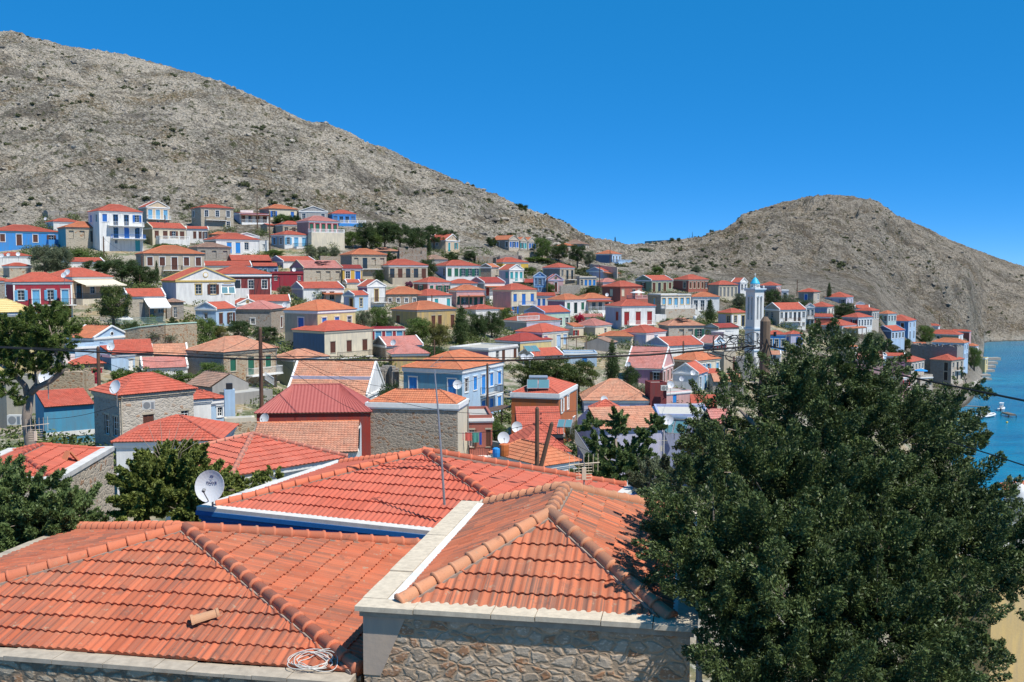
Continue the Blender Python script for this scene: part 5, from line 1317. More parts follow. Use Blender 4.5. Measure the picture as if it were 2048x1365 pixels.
hz(905,1080,1332,686,940,'hip','cream','tall cream house with cobalt shutters and a blue balcony',F=['wdw','w.d'],shut='sh_blue',trim=None,side='pink',tile='red',cc='cream',pitch=.42,bal=[(0,.3,.88,'iron',1.2,'sh_blue')],wt=1.0)
hz(1325,1332,1520,742,900,'shed','white','small white annexe with two cobalt doors joined to the tall cream house',F=['dd..'],shut='sh_blue',trim=None,tile='red',rise=.7)
hz(1440,1608,1815,782,950,'hip','white','greyish white house with green shutters above the red bougainvillea',F=['wDw'],shut='sh_green',trim='white',side='mauve',tile='orange',cc='white',pitch=.42)
hz(1690,1795,2050,770,920,'hip','white','white house with columned porch and shallow balcony right of the bougainvillea',F=['.DDD'],trim=None,shut='sh_brown',tile='orange',cc='white',pitch=.4,wt=.9,extra=[porch(.05,1,.35,1.8,.35,'red')])
hz(1215,1408,1658,905,1060,'gable_side','mint','pale mint house with red roof and black shaded gable',F=['..gg'],side='grey',tile='red',cc='lblue',pitch=.4,wt=1.4)  # shade of the gable is put into its grey colour
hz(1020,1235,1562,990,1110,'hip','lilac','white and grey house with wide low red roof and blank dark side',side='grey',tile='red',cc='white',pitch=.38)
hz(1135,1388,1640,1100,1310,'hip','cream','cream stone fronted house with two pale blue doors and wooden pergola',F=['w.dw'],shut='lblue',trim='white',tile='red',side='concrete',cc='white',pitch=.42,extra=[pergola(.7,1.5,1.4,1.4)])
hz(935,1172,1475,1188,1330,'hip','yellow','low mustard house with deep red pyramid roof',tile='deep',cc='white',side='olive',pitch=.36)
hz(485,862,1150,1268,1400,'flat','white','white block with cracked grey flat roof and mauve side',F=['.gw.w'],shut='sh_brown',trim=None,side='mauve',cc='grey',wt=.4,deck=(.42,.40,.34))
hz(620,740,962,876,960,'hip','white','low white house with red roof behind the dark garden trees, centre',tile='red',pitch=.35,cc='white')
hz(960,1000,1105,890,960,'shed','cream','small orange roofed outhouse at the foot of the tall cream house',tile='orange',rise=.6)
hz(1640,1690,1790,1045,1130,'shed','cream','cream lean-to with orange tiles and rust coloured shutters',F=['w.'],shut='sh_red',tile='orange',rise=.7,trim=None)
hz(1700,1905,2060,1035,1140,'hip','cream','yellowish house with patched pink roof and a tilted solar panel',F=['..g.'],tile='pinkish',cc='white',side='beige',pitch=.45)
hz(1765,1770,1985,950,985,'gable_side','white','small pink roofed shed right of the bougainvillea bush',tile='pinkish',pitch=.3)
hz(1160,1300,1590,1330,1440,'gable_side','beige','tan gabled house with clean red roof, two dishes on its dark gable',tile='red',side='beige',pitch=.45,cc='white')
hz(1585,1600,1920,1305,1400,'flat','lblue','low pale blue flat roofed house left of the tall dark tree',F=['..w.'],shut='blue',trim=None,cc='white')

# ---- right of centre
sec(1180, 460, 4.876)
hz(60,215,305,235,350,'hip','lblue','navy blue house with a white front below the two thin cypresses',F=['DDD'],shut='white',trim='white',side='navy',tile='orange',cc='white',pitch=.4,extra=[terrace(.0,1.6,2.4,rel=3.0,col='lblue')])
hz(50,125,290,512,600,'hip','pink','dusty pink house directly behind the terracotta one',tile='pinkish',pitch=.45)
hz(120,297,505,556,720,'hip','brick','big terracotta red house with white parasol on its balustraded terrace',F=['w.Dw'],S=['.w.'],shut='cream',trim=None,tile='red',cc='brick',pitch=.42,side='brick',extra=[terrace(.3,1.35,3.0,rel=3.3,col='pink',wall='brick')])
hz(445,598,806,492,610,'gable_side','green','sage green house with brown doors and cream fabric porch',F=['dDdw'],S=['.W.'],shut='sh_brown',trim='cream',tile='red',cc='white',side='green',pitch=.4)
hz(812,960,1155,487,610,'hip','brick','brick red house with a row of arched cream windows',F=['wwwww'],S=['.g'],shut='sh_brown',trim='cream',tile='red',cc='cream',side='brick',pitch=.42)
hz(1155,1255,1442,538,680,'hip','cream','cream house with five pale grey doors left of the bell tower',F=['ddddd'],shut='sh_grey',trim='cream',tile='red',cc='stone_smooth',pitch=.4,side='beige')
hz(1380,1466,1535,510,660,'gable_front','white','white pediment house with tall arched windows left of the bell tower',F=['gg'],cc='white',side='lilac',pitch=.6,tile='red')
hz(565,692,985,637,850,'flat','white','white neoclassical house with five blue shutters, yellow pilasters and outside stair',F=['wwdww'],S=['.d.'],shut='sh_lb',trim='trimy',cc='stone_smooth',side='stone_grey',parapet=.25,ws=.85,wt=.85,extra=[terrace(0,1.0,2.2,rel=3.5,col='white',rail='bal',stair=1,wall='stone_white')])
hz(960,1000,1262,655,800,'hip','white','white house with a glazed balcony and orange porch roof right of the blue shutters',F=['DDg.'],trim='white',shut='white',tile='orange',cc='white',pitch=.38,bal=[(0,0,.45,'iron',1.4,'white')],wt=.9)
hz(150,303,637,747,980,'hip','white','stained white house with three red doors and a long iron balcony',F=['ddd'],S=['.w'],shut='sh_red',trim=None,cc='white',tile='red',side='lilac',pitch=.36,wt=1.35,ws=1.1,bal=[(0,.18,.98,'iron',1.0,'white')])
hz(600,640,745,840,900,'flat','white','low white flat block right of the three red doors',cc=None)
hz(670,762,1112,937,1075,'hip','stone_white','derelict house whose orange roof has a great black hole',F=['.rrw'],shut='sh_green',trim=None,cc='concrete',tile='faded',side='stone_grey',pitch=.42,hole=(4.6,1.6,1.6))
hz(1250,1382,1530,812,970,'hip','white','white house with ochre corner trim in front of the bell tower',F=['gD'],S=['.g'],shut='sh_brown',trim='trimy',cc='trimy',side='lilac',tile='red',pitch=.4)
hz(1110,1252,1452,957,1090,'gable_side','white','white house with dark red roof and dilapidated stone front',F=['...'],side='white',tile='deep',cc='stone_smooth',pitch=.3)
hz(1180,1305,1440,1010,1180,'flat','white','grey white block with tiny brown window below the dark red roof',F=['.m.'],cc=None,side='grey',shut='sh_brown')
hz(1655,1815,1862,545,665,'hip','pink','rose pink house with white windows right of the bell tower top',F=['gg'],S=['.'],tile='red',cc='white',side='pink',pitch=.4)
hz(1860,1868,1930,590,670,'flat','white','tall thin white block beside the rose pink house',F=['g'],cc='white')
hz(290,545,740,1007,1170,'hip','white','pale blue washed house with pyramid roof half pink half red',F=['.w.'],shut='sh_lb',trim='lblue',side='lilac',tile='red',cc='white',pitch=.40)
hz(85,405,445,1042,1160,'hip','cream','cream house with rusty orange roof left of the pale blue washed one',F=['d'],shut='sh_green',tile='orange',side='cream',pitch=.4,trim=None,cc='cream')
hz(545,760,1102,1132,1240,'gable_side','white','white house with blank lilac gable and small chimney, above the thick cable',side='lilac',tile='red',cc='white',pitch=.42,extra=[chimney(.02,.35,.9,.35)])
hz(1060,1200,1322,1102,1190,'gable_front','lblue','little navy and white pediment house with three maroon windows',F=['www'],shut='maroon',side='navy',cc='white',tile='pinkish',pitch=.55)
hz(1700,1728,1915,1022,1150,'hip','blue','little cobalt house with white window frames right of the big pole',F=['ggg'],tile='red',trim='cream',cc='lblue',pitch=.42,side='blue',wt=1.1)
hz(1915,1960,2070,1018,1150,'hip','lilac','lilac house with dark blue door behind the big tree crown',F=['.w'],S=['d'],shut='sh_blue',tile='red',trim='pink',cc='lilac',pitch=.42)
hz(1690,1700,1860,1215,1300,'gable_side','white','white shack with faded orange roof right of the big pole',tile='faded',pitch=.4,trim=None,F=['..g'])
hz(-55,200,265,1108,1200,'gable_side','concrete','grey concrete barn with pale sheet roof',side='concrete',tile='brownish',pitch=.35,cc=None)

# ---- far right, by the water
sec(1560, 540, 4.197)
hz(-128,-3,218,335,480,'gable_side','white','long white house with timber balcony, right of the bell tower',F=['gDgDDg','g.g.gg'],S=['gg.'],trim=None,shut='wood',cc='white',side='beige',tile='red',pitch=.5,bal=[(0,.15,.75,'iron',1.0,'wood')],st=2.9,ws=.9)
hz(214,222,274,312,480,'gable_front','white','gabled white wing with its own small timber balcony',F=['gg','gg'],trim=None,cc='white',tile='red',pitch=.9,bal=[(0,.1,1,'iron',.9,'wood')],st=2.9,ws=.9)
hz(155,282,333,187,300,'hip','stone_white','small square stone house with one blue window, high at the hill foot',S=['.w.'],F=['.g'],shut='sh_blue',side='stone_grey',trim='white',tile='red',pitch=.4,cc='stone_smooth')
hz(380,556,615,231,300,'hip','lilac','pale lilac house with arched windows below the lone cypress',S=['W.W'],F=['ww'],shut='sh_grey',side='lilac',tile='red',pitch=.42)
hz(240,398,455,312,390,'hip','white','white house with red roof just below the lilac one',F=['gg'],side='lilac',tile='red',pitch=.42)
hz(275,280,450,395,470,'shed','brick','red canopy house behind the gabled white wing',F=['..'],tile='red',rise=.7,trim=None)
hz(525,655,775,401,540,'hip','white','white and pink house with a row of narrow windows',F=['ggggg'],S=['.W'],shut='sh_red',side='pink',tile='red',pitch=.40)
hz(635,772,832,346,510,'hip','stone_white','narrow stone house with tall windows between white and aqua houses',F=['ggg'],S=['...'],tile='red',side='stone_grey',pitch=.35,cc='stone_white')
hz(828,905,977,370,490,'hip','aqua','pale aqua house with orange roof',F=['ggg'],S=['gg'],tile='orange',side='aqua',pitch=.45)
hz(630,640,710,286,330,'gable_front','white','tiny white gable at the edge of the bare right hill',F=['.'],tile='red',pitch=.5)
hz(625,632,750,320,370,'gable_side','white','flat fronted white house below the tiny white gable',F=['g.g'],tile='red',pitch=.5)
hz(880,1078,1142,431,600,'hip','lblue','big azure house with red roof near the right shore',F=['gg','DD'],S=['.w','.w'],shut='sh_brown',side='mblue',tile='red',pitch=.45,cc='lblue')
hz(790,935,1047,512,630,'gable_side','lblue','slate blue house with pale gable trim above the olive trees',F=['gggg'],side='navy',tile='red',pitch=.45,trim='white',cc='lblue')
hz(350,520,640,470,580,'hip','white','white house with dark shaded side and red roof above the big tree',F=['gg'],side='grey',tile='red',pitch=.42,extra=[porch(.1,1.4,.5,1.6,.3,'orange',bar=False)])  # grey side colour stands in for shade on a white wall
hz(1145,1330,1342,471,520,'hip','white','low red roofed house beyond the shore trees',tile='red',pitch=.5)
hz(1330,1590,1604,520,620,'hip','pink','pink house at the seaward end of the village',tile='red',side='brick',F=['.'],pitch=.42)
hz(1228,1500,1537,546,660,'hip','white','khaki walled house with big red pyramid roof by the pink end house',S=['.w..'],F=['g'],shut='sh_green',side='olive',tile='red',pitch=.42)
hz(1275,1545,1582,616,880,'hip','lblue','tall narrow light blue house with orange roof above the sea',F=['gg','gg'],tile='orange',side='lblue',pitch=.42,trim='white')
hz(1110,1120,1230,625,680,'shed','white','tiny white shed with orange tiles left of the brown ruin',tile='orange',rise=.5)
ruin(1135,1488,1542,640,960,'big brown roofless mansion above the waterfront','gg','stone_grey',seed=21,D=14,oh=1.8)
hz(1262,1440,1542,762,985,'hip','stone_white','three storey stone house with black iron balconies on the waterfront',F=['gDg','gDD'],S=['.D','.d'],trim='beige',shut='dark',tile='red',side='stone_grey',pitch=.42,bal=[(0,.3,.9)],cc='stone_smooth')
hz(880,1103,1212,775,960,'hip','stone_white','stone house with orange roof left of the waterfront balconies',F=['gggg'],side='stone_grey',tile='red',cc='stone_smooth',pitch=.42)
hz(1100,1178,1282,905,1050,'flat','stone_white','stone terrace block with a white balustrade under a blue parasol',F=['.gg'],trim=None,side='stone_grey',cc='white',parapet=.8)
hz(630,640,870,745,830,'gable_side','pink','low house with wide pale red roof at the crown of the big tree',tile='pinkish',pitch=.6)
hz(780,830,892,720,800,'gable_front','lblue','pale blue and white pediment behind the big tree crown',tile='pinkish',pitch=.75,cc='white',extra=[oculus(.4,.25,'mblue','white')])
hz(870,880,1050,722,800,'gable_side','mauve','purple walled house with red roof above the waterfront',tile='red',pitch=.3)
hz(490,580,650,652,790,'hip','cream','cream house with green shutters poking from behind the big tree',F=['ww'],tile='orange',shut='sh_green',side='beige',pitch=.45)
hz(1560,1640,1666,642,720,'hip','white','small white house with orange roof at the rocky point',tile='orange',pitch=.45,F=['.'],)
hz(1625,1722,1746,745,895,'flat','yellow','yellow boathouse on the rocky shore steps',F=['g'],side='yellow',cc='white')
hz(930,1032,1106,905,1070,'flat','pink','pink waterfront house glimpsed through the big tree',F=['ww'],S=['w.'],shut='sh_red',side='pink',cc='white')

# ---- left middle
sec(0, 600, 4.267)
hz(580,800,1102,326,470,'gable_front','lblue','pale blue gabled house with small round window, behind the short wooden pole',F=['...'],cc='white',tile='orange',side='grey',pitch=.45,extra=[oculus(.3,.22,'dark','white')])
hz(560,640,945,405,560,'flat','lblue','powder blue flat roofed house in front of the round window gable',side='steel',cc='white')
hz(870,948,1150,470,610,'shed','lblue','pale blue cottage with bright red lean-to roof by the short pole',F=['..d'],shut='white',side='steel',tile='red',rise=.9,trim=None)
hz(975,985,1312,462,560,'shed','cream','red roofed shelter with vines right of the pale blue cottage',F=['..D'],tile='red',rise=1.5,trim=None,cc=None)
hz(1290,1302,1600,472,540,'gable_side','cream','long orange ribbed roof house left of the weathered stone house',tile='faded',pitch=.7)
hz(1205,1215,1600,582,640,'gable_side','white','low pink red roof among the green hedge',tile='pinkish',pitch=.5)
hz(440,535,637,495,620,'flat','white','bare white block behind the pine limb',cc=None)
hz(600,637,885,555,640,'hip','stone','small house with red roof behind the pine limb',F=['.D'],trim='crimson',shut='dark',tile='red',pitch=.5,cc=None)
hz(200,225,500,668,790,'hip','lblue','light blue house with dish and red roof behind the pine trunk',side='lblue',tile='red',pitch=.4,cc=None)
ruin(495,700,805,612,830,'roofless yellow stone ruin with a narrow doorway beside bougainvillea','o.','stone_warm',seed=31,oh=2.4,ow=.5)
hz(-120,50,376,700,1100,'flat','beige','plain putty grey house behind the pine trunk with wall air conditioner',F=['...'],side='white',cc=None,wallmat=plaster((0.36,0.34,0.27)))
hz(318,374,806,920,1230,'shed','steel','tall teal blue wall with white band and strip of orange tiles',F=['....'],side='lilac',tile='red',rise=.9,cc=None,D=4,wallmat=plaster((0.07,0.29,0.44)),extra=[boxes('white_band',lambda:plaster(COL['white']),(0,-.05,-2.6,1,-.003,-2.15),(0,-.05,-8,.09,-.003,-2.6))])
hz(800,1016,1650,818,1180,'hip','stone_white','rubble stone house with red tiled roof, big dish and wall air conditioner',F=['.d.m'],S=['.gg'],shut='sh_brown',trim=None,side='stone_grey',tile='red',cc='stone_smooth',pitch=.5,d=72,wt=1.6)
sec(400, 600, 4.267)
hz(-110,200,652,450,730,'hip','stone_warm','weathered plaster stone house with patchy orange and red roof',F=['wdw'],shut='sh_green',trim='beige',side='stone_grey',tile='faded',cc='stone_smooth',pitch=.45,bal=[(0,.4,1.0,'iron',1.2,'white')],wt=.9)
hz(795,1062,1472,272,545,'hip','cream','cream house with slate blue side, brown shutters and a long iron balcony',F=['www'],shut='sh_brown',trim=None,side='navy',tile='red',cc='cream',pitch=.34,bal=[(0,.25,.92)],wt=1.7)
hz(630,800,1090,507,760,'hip','olive','olive green house with pale orange pyramid roof',tile='faded',cc='white',pitch=.42,side='olive')
hz(1470,1476,1748,252,345,'flat','crimson','crimson flat roofed cottage with three blue windows',F=['www'],shut='sh_lb',cc='white',wt=.35)
hz(1475,1585,1900,395,520,'gable_side','stone','stone house with salmon roof right of the long iron balcony',side='stone',F=['m..'],tile='pinkish',trim=None,pitch=.5)
hz(1610,1640,1950,465,600,'hip','ochre','mustard house with salmon ribbed roof behind the dark bush',tile='pinkish',pitch=.55,cc='white')
ruin(1500,1520,1700,590,830,'roofless stone shell with tall window gaps left of the blue shuttered house','ooo','stone_grey',seed=41,D=6,oh=2.6,ow=.9,wt=.0)
hz(650,735,1422,815,1040,'gable_side','lilac','long two-tier roof of faded tiles with lilac band and white gable end',F=['...g'],tile='faded',cc='white',mode='R',pitch=1.05,D=8) if False else None
hz(735,1425,1570,818,1180,'gable_side','lilac','large house with faded two-tier tile roof, lilac eave wall and white gable balcony',mode='R',F=['...g'],tile='faded',cc='white',side='white',Rr=['.D.'],shut='white',pitch=.85,D=8,W=9.4,d=112,extra=[boxes('lilac_band',lambda:plaster(COL['lilac']),(-.01,1.75,1.45,1.0,2.0,1.95))])
hz(400,482,1452,972,1330,'hip','maroon','dark red house under a big red corrugated metal roof',tile='red',metal=True,wallmat=plaster((0.33,0.035,0.022)),cc=None,pitch=.72,d=84,D=5.5,yaw=5,ov=.15)
hz(380,395,1362,1318,1380,'gable_side','white','broad light orange roof in front of the dark red metal roofed house',tile='faded',d=62,D=11,pitch=.20,yaw=8,cc=None,rt='orange')
hz(-110,-18,205,862,1060,'hip','lblue','baby blue house with white cornice and a square blue chimney',F=['w.m'],shut='sh_brown',trim='white',tile='red',side='white',cc='white',pitch=.42,d=85,D=6,ch=.4)
hz(195,208,292,780,1025,'flat','lblue','square baby blue chimney stack capped by dark slats',name='chimney_stack',cat='chimney',d=83,D=.85,W=.85,cc=None,parapet=.1,extra=[boxes('slatted_cowl',lambda:cm('dark'),(.2,.15,.1,.8,.7,.6))])
hz(-60,105,415,742,850,'gable_front','concrete','grey cement gable with broken tile edge below the lemon tree',side='concrete',cc=None,tile='brownish',pitch=.5,D=5)
hz(110,290,620,812,900,'flat','concrete','wide grey cement flat roof behind the thick wooden pole',cc=None,side='concrete',deck=(.40,.39,.35),D=13,parapet=.15)
stone_wall([(-20,1130),(250,1115),(505,1090)],[1078,1052,1042],'rough reddish stone wall between the baby blue and dark red houses','stone_warm',ds=[70,70,72])
hz(205,210,435,1020,1090,'flat','cream','low cream wall under the baby blue chimney',name='garden_wall',cat='wall',d=74,D=1,cc=None,parapet=.05)
sec(0, 600, 4.267)
hz(928,990,1860,1215,1330,'hip','white','low red hip roof with white fascia in front of the rubble stone house',tile='red',d=62,D=6,pitch=.36,yaw=6,cc='white')
hz(1500,1560,1800,860,1010,'hip','white','red roofed wing joined to the right side of the rubble stone house',tile='red',d=80,pitch=.5,D=6,F=['.'])

# ---- centre foreground houses
sec(780, 640, 4.55)
hz(280,655,985,455,930,'hip','lblue','light blue two storey house with cobalt shutters, half timber balcony in front',F=['wwdww','..ddd'],S=['d.d'],shut='blue',trim='white',side='steel',tile='orange',cc='white',pitch=.40,d=125,yaw=66,W=12.5,D=8.5,bal=[(0,.42,.78,'iron',1.3)],wt=1.25,ws=1.1,st=3.4,ch=.5)  # side wall painted a darker blue for its shade
hz(65,615,705,772,1200,'hip','cream','tall windowless rubble stone house with white coping, right of centre left',side='stone',tile='orange',cc='white',pitch=.5,d=84,ch=.4,D=8,ov=-.15,wallmat=None,F=['.'])
hz(1105,1535,1600,677,960,'hip','orange','orange house with white cornice and twin rooftop solar panels',F=['ww.','DDD'],shut='white',trim='white',side='orange',tile='red',cc='white',pitch=.40,d=112,ch=.5,ov=-.1,W=10)
hz(1150,1160,1580,1045,1160,'shed','maroon','dark red lean-to with salmon tiled roof, foot of the orange house',tile='red',rise=2.0,d=95,D=4.5,cc='concrete')
hz(1100,1165,1620,1215,1300,'hip','white','low red hip roof behind the crossed wooden poles',tile='red',pitch=.75,d=80,D=6)
hz(1215,1400,1700,1330,1420,'hip','white','small orange hip roof at the foot of the crossed wooden poles',tile='orange',pitch=.6,d=68,D=6)
hz(700,708,800,900,1130,'flat','brick','narrow red side wing with balcony full of hanging laundry',F=['w.w'],shut='sh_brown',trim=None,cc='white',d=88,bal=[(0,.0,1.0,'iron',1.6)],D=6,wt=1.0)
sec(1140, 640, 4.55)
hz(510,842,940,440,620,'gable_front','pink','magenta pink gabled house with arched side window and white fascia',S=['..W'],F=['www'],shut='sh_brown',side='mauve',tile='pinkish',cc='white',pitch=.75,trim='white')
hz(930,1152,1362,375,540,'hip','cream','cream house with pair of arched blue windows and orange roof',F=['WdW.w'],shut='sh_lb',side='stone_warm',tile='orange',trim='white',cc='cream',pitch=.5)
hz(935,1165,1252,490,660,'gable_side','lblue','white and blue stepped cottage with salmon roof and wall dishes',F=['gd'],side='white',tile='red',cc='white',pitch=.7,shut='sh_lb')
hz(1240,1250,1312,485,590,'gable_side','mint','tiny pale green cottage right of the blue stepped one',F=['.g'],tile='red',pitch=.4)
hz(1300,1402,1510,305,490,'flat','beige','plain tan block with brown door in front of the lilac gable',F=['..d'],shut='sh_brown',trim=None,cc=None,side='beige')
hz(1505,1520,1690,355,540,'flat','concrete','rendered grey block right beside the big wooden pole',cc=None,side='concrete')
hz(1255,1300,1580,560,680,'gable_side','stone_grey','dark stone gable with tumbled orange tiles near the big tree',tile='faded',side='stone_grey',pitch=.5,cc=None)
hz(110,128,718,735,860,'hip','lilac','lilac house with striped salmon roof, three blue shutters and wall dish',F=['.www'],shut='sh_lb',trim='lilac',cc='white',tile='faded',pitch=.62,wt=.95,D=8)
hz(705,865,1098,668,800,'flat','pink','salmon pink flat roofed house with one blue door',F=['.d..'],shut='blue',trim=None,cc='white',wt=.15,parapet=.15)
hz(690,710,1192,785,890,'flat','mauve','long maroon garden wall house below the salmon flat roof',cc='pink',parapet=.1,F=['.'],D=3)
hz(1090,1100,1340,785,850,'shed','crimson','low red block with tile roof right of the salmon flat roof',tile='red',rise=1.3,cc=None)
hz(700,730,880,590,650,'flat','maroon','dark red wall block holding the air conditioner below the magenta house',cc=None,d=140)
hz(110,260,862,992,1180,'gable_side','lilac','lilac house with striped tile roof between pale parapets above the young tree',tile='faded',cc=None,side='lilac',pitch=.42,d=88,D=6.5,ch=.2)
hz(200,205,460,835,900,'hip','white','small red hip roof peeping behind the striped tile roof',tile='red',d=100,pitch=.6)
hz(790,800,1290,885,1020,'flat','lilac','periwinkle blue house with pale flat roof and old solar panels',cc='white',d=92,D=7,wallmat=plaster((0.38,0.44,0.66)),deck=(.5,.48,.42))
hz(1225,1280,1500,935,1040,'gable_side','ochre','mustard wall with salmon roof tucked behind the big tree',tile='pinkish',d=88,pitch=.6,cc=None)
hz(640,930,1200,1270,1400,'hip','lilac','lilac house with bright orange striped roof crossed by cables',tile='orange',d=95,pitch=.6,cc='white')
# right edge
sec(0, 0, 1)
hz(2010,2024,2140,992,1100,'hip','white','orange roofed house at the right edge behind the big tree',tile='orange',d=60,pitch=.4)
hz(1960,1985,2300,1160,1400,'flat','yellow','plain yellow ochre wall at the lower right corner',d=32,cc=None,wallmat=plaster((0.72,0.50,0.20)),D=5,yaw=12)
# ================================================================ bell tower
sec(0, 0, 1)
def belfry():
    Y = ground_hit(1512, 738); M0 = P(1512, 740, Y); gz = tz(M0.x, Y); k = FPX/Y
    e = bpy.data.objects.new('bell_tower', None); C.objects.link(e); e.location = (M0.x, Y+2, gz)
    e.rotation_euler = (0, 0, R(46)-0.24); tag(e, 'white two tier church bell tower with a small turquoise dome', 'bell tower')
    z = lambda py: P(1512, py, Y+2).z-gz
    s = 36/k/1.38
    white = plaster((0.72,0.70,0.66), .25); trim = flatmat('tower_trim', (0.52,0.60,0.66), .8, .1)
    def shaft(z0, z1, s, nwin, nm):
        mb = MB(); h = s/2; org = [(-h,-h,0),(h,-h,0),(h,h,0),(-h,h,0)]; dr = [(1,0,0),(0,1,0),(-1,0,0),(0,-1,0)]; nr = [(0,-1,0),(1,0,0),(0,1,0),(-1,0,0)]
        H = z1-z0
        for o_, d_, n_ in zip(org, dr, nr):
            ops = [(s*.22, s*.42, z0+H*.22, z0+H*.80), (s*.58, s*.78, z0+H*.22, z0+H*.80)] if nwin else []
            facade(mb, o_, d_, s, z0, z1, ops, n_, 0, .35)
        mb.quad((-h,-h,z1),(h,-h,z1),(h,h,z1),(-h,h,z1))
        o = mb.obj(nm, white, e)
        if nwin:
            mb = MB()      # arched heads and dark louvres
            for o_, d_, n_ in zip(org, dr, nr):
                for c in (.32, .68):
                    q = Vector(o_)+Vector(d_)*s*c; t = Vector(d_); n2 = Vector(n_)
                    pts = [q+t*(s*.10*1.25*math.cos(a))+Vector((0,0,z0+H*.80+s*.12*math.sin(a)))+n2*.03 for a in [math.pi*i/8 for i in range(9)]]
                    mb.tube(pts, .055, 5)
            mb.obj('arches', trim, o)
    zt = z(578); z2 = z(608); z1 = z(657)
    shaft(-2, z(700), s*1.02, 0, 'base_storey')
    shaft(z(700)+.001, z1-.2, s, 1, 'lower_belfry'); shaft(z1+.1, zt-.15, s*.97, 1, 'upper_belfry')
    for nm, za, ex in (('upper_cornice', zt, .32), ('middle_cornice', z1, .22), ('base_cornice', z(700), .18)):
        mb = MB(); h = s/2+ex; mb.box(-h,-h,za-.15,h,h,za+.1); h -= .12; mb.box(-h,-h,za-.35,h,h,za-.152); mb.obj(nm, trim, e)
    # corner pinnacles, lantern, dome, cross
    mb = MB()
    for i, j in ((-1,-1),(1,-1),(1,1),(-1,1)):
        x, y = i*s*.46, j*s*.46; mb.tube([(x,y,zt+.1),(x,y,zt+.35),(x,y,zt+.4),(x,y,zt+.7)], [.16,.13,.2,.02], 8)
    mb.obj('pinnacles', white, e)
    zl = zt+.1; zd = z(567)-.1; mb = MB(); r = s*.30
    for i in range(8):
        a = i*math.pi/4+math.pi/8; x, y = r*math.cos(a), r*math.sin(a); mb.tube([(x,y,zl),(x,y,zd)], .17, 6)
    mb.tube([(0,0,zl),(0,0,zl+.25)], r+.25, 8); mb.tube([(0,0,zd-.3),(0,0,zd)], r+.2, 8); mb.tube([(0,0,zl+.2),(0,0,zd-.2)], r*.72, 8)
    mb.obj('lantern', white, e)
    mb = MB(); zp = z(555)-zd; prof = [(r+.22,0),(r+.15,.12),(r*.95,.35*zp),(r*.72,.62*zp),(r*.4,.85*zp),(.08,zp)]
    mb.tube([(0,0,zd+q) for _, q in prof], [p for p, _ in prof], 16); mb.obj('dome', flatmat('turquoise_dome', (0.03,0.42,0.62), .5, .12), e, smooth=True)
    mb = MB(); zc = zd+zp; mb.bar((0,0,zc-.05),(0,0,zc+.9),.07,.07); mb.bar((-.28,0,zc+.6),(.28,0,zc+.6),.07,.07); mb.obj('cross', cm('white'), e)
    mb = MB(); mb.tube([(0,0,z1+.9),(0,0,z1+1.0),(0,0,z1+1.5),(0,0,z1+1.7)], [.4,.36,.22,.05], 12); mb.obj('bell', flatmat('bronze', (0.2,0.12,0.05), .4, .1, .8), e)
belfry()

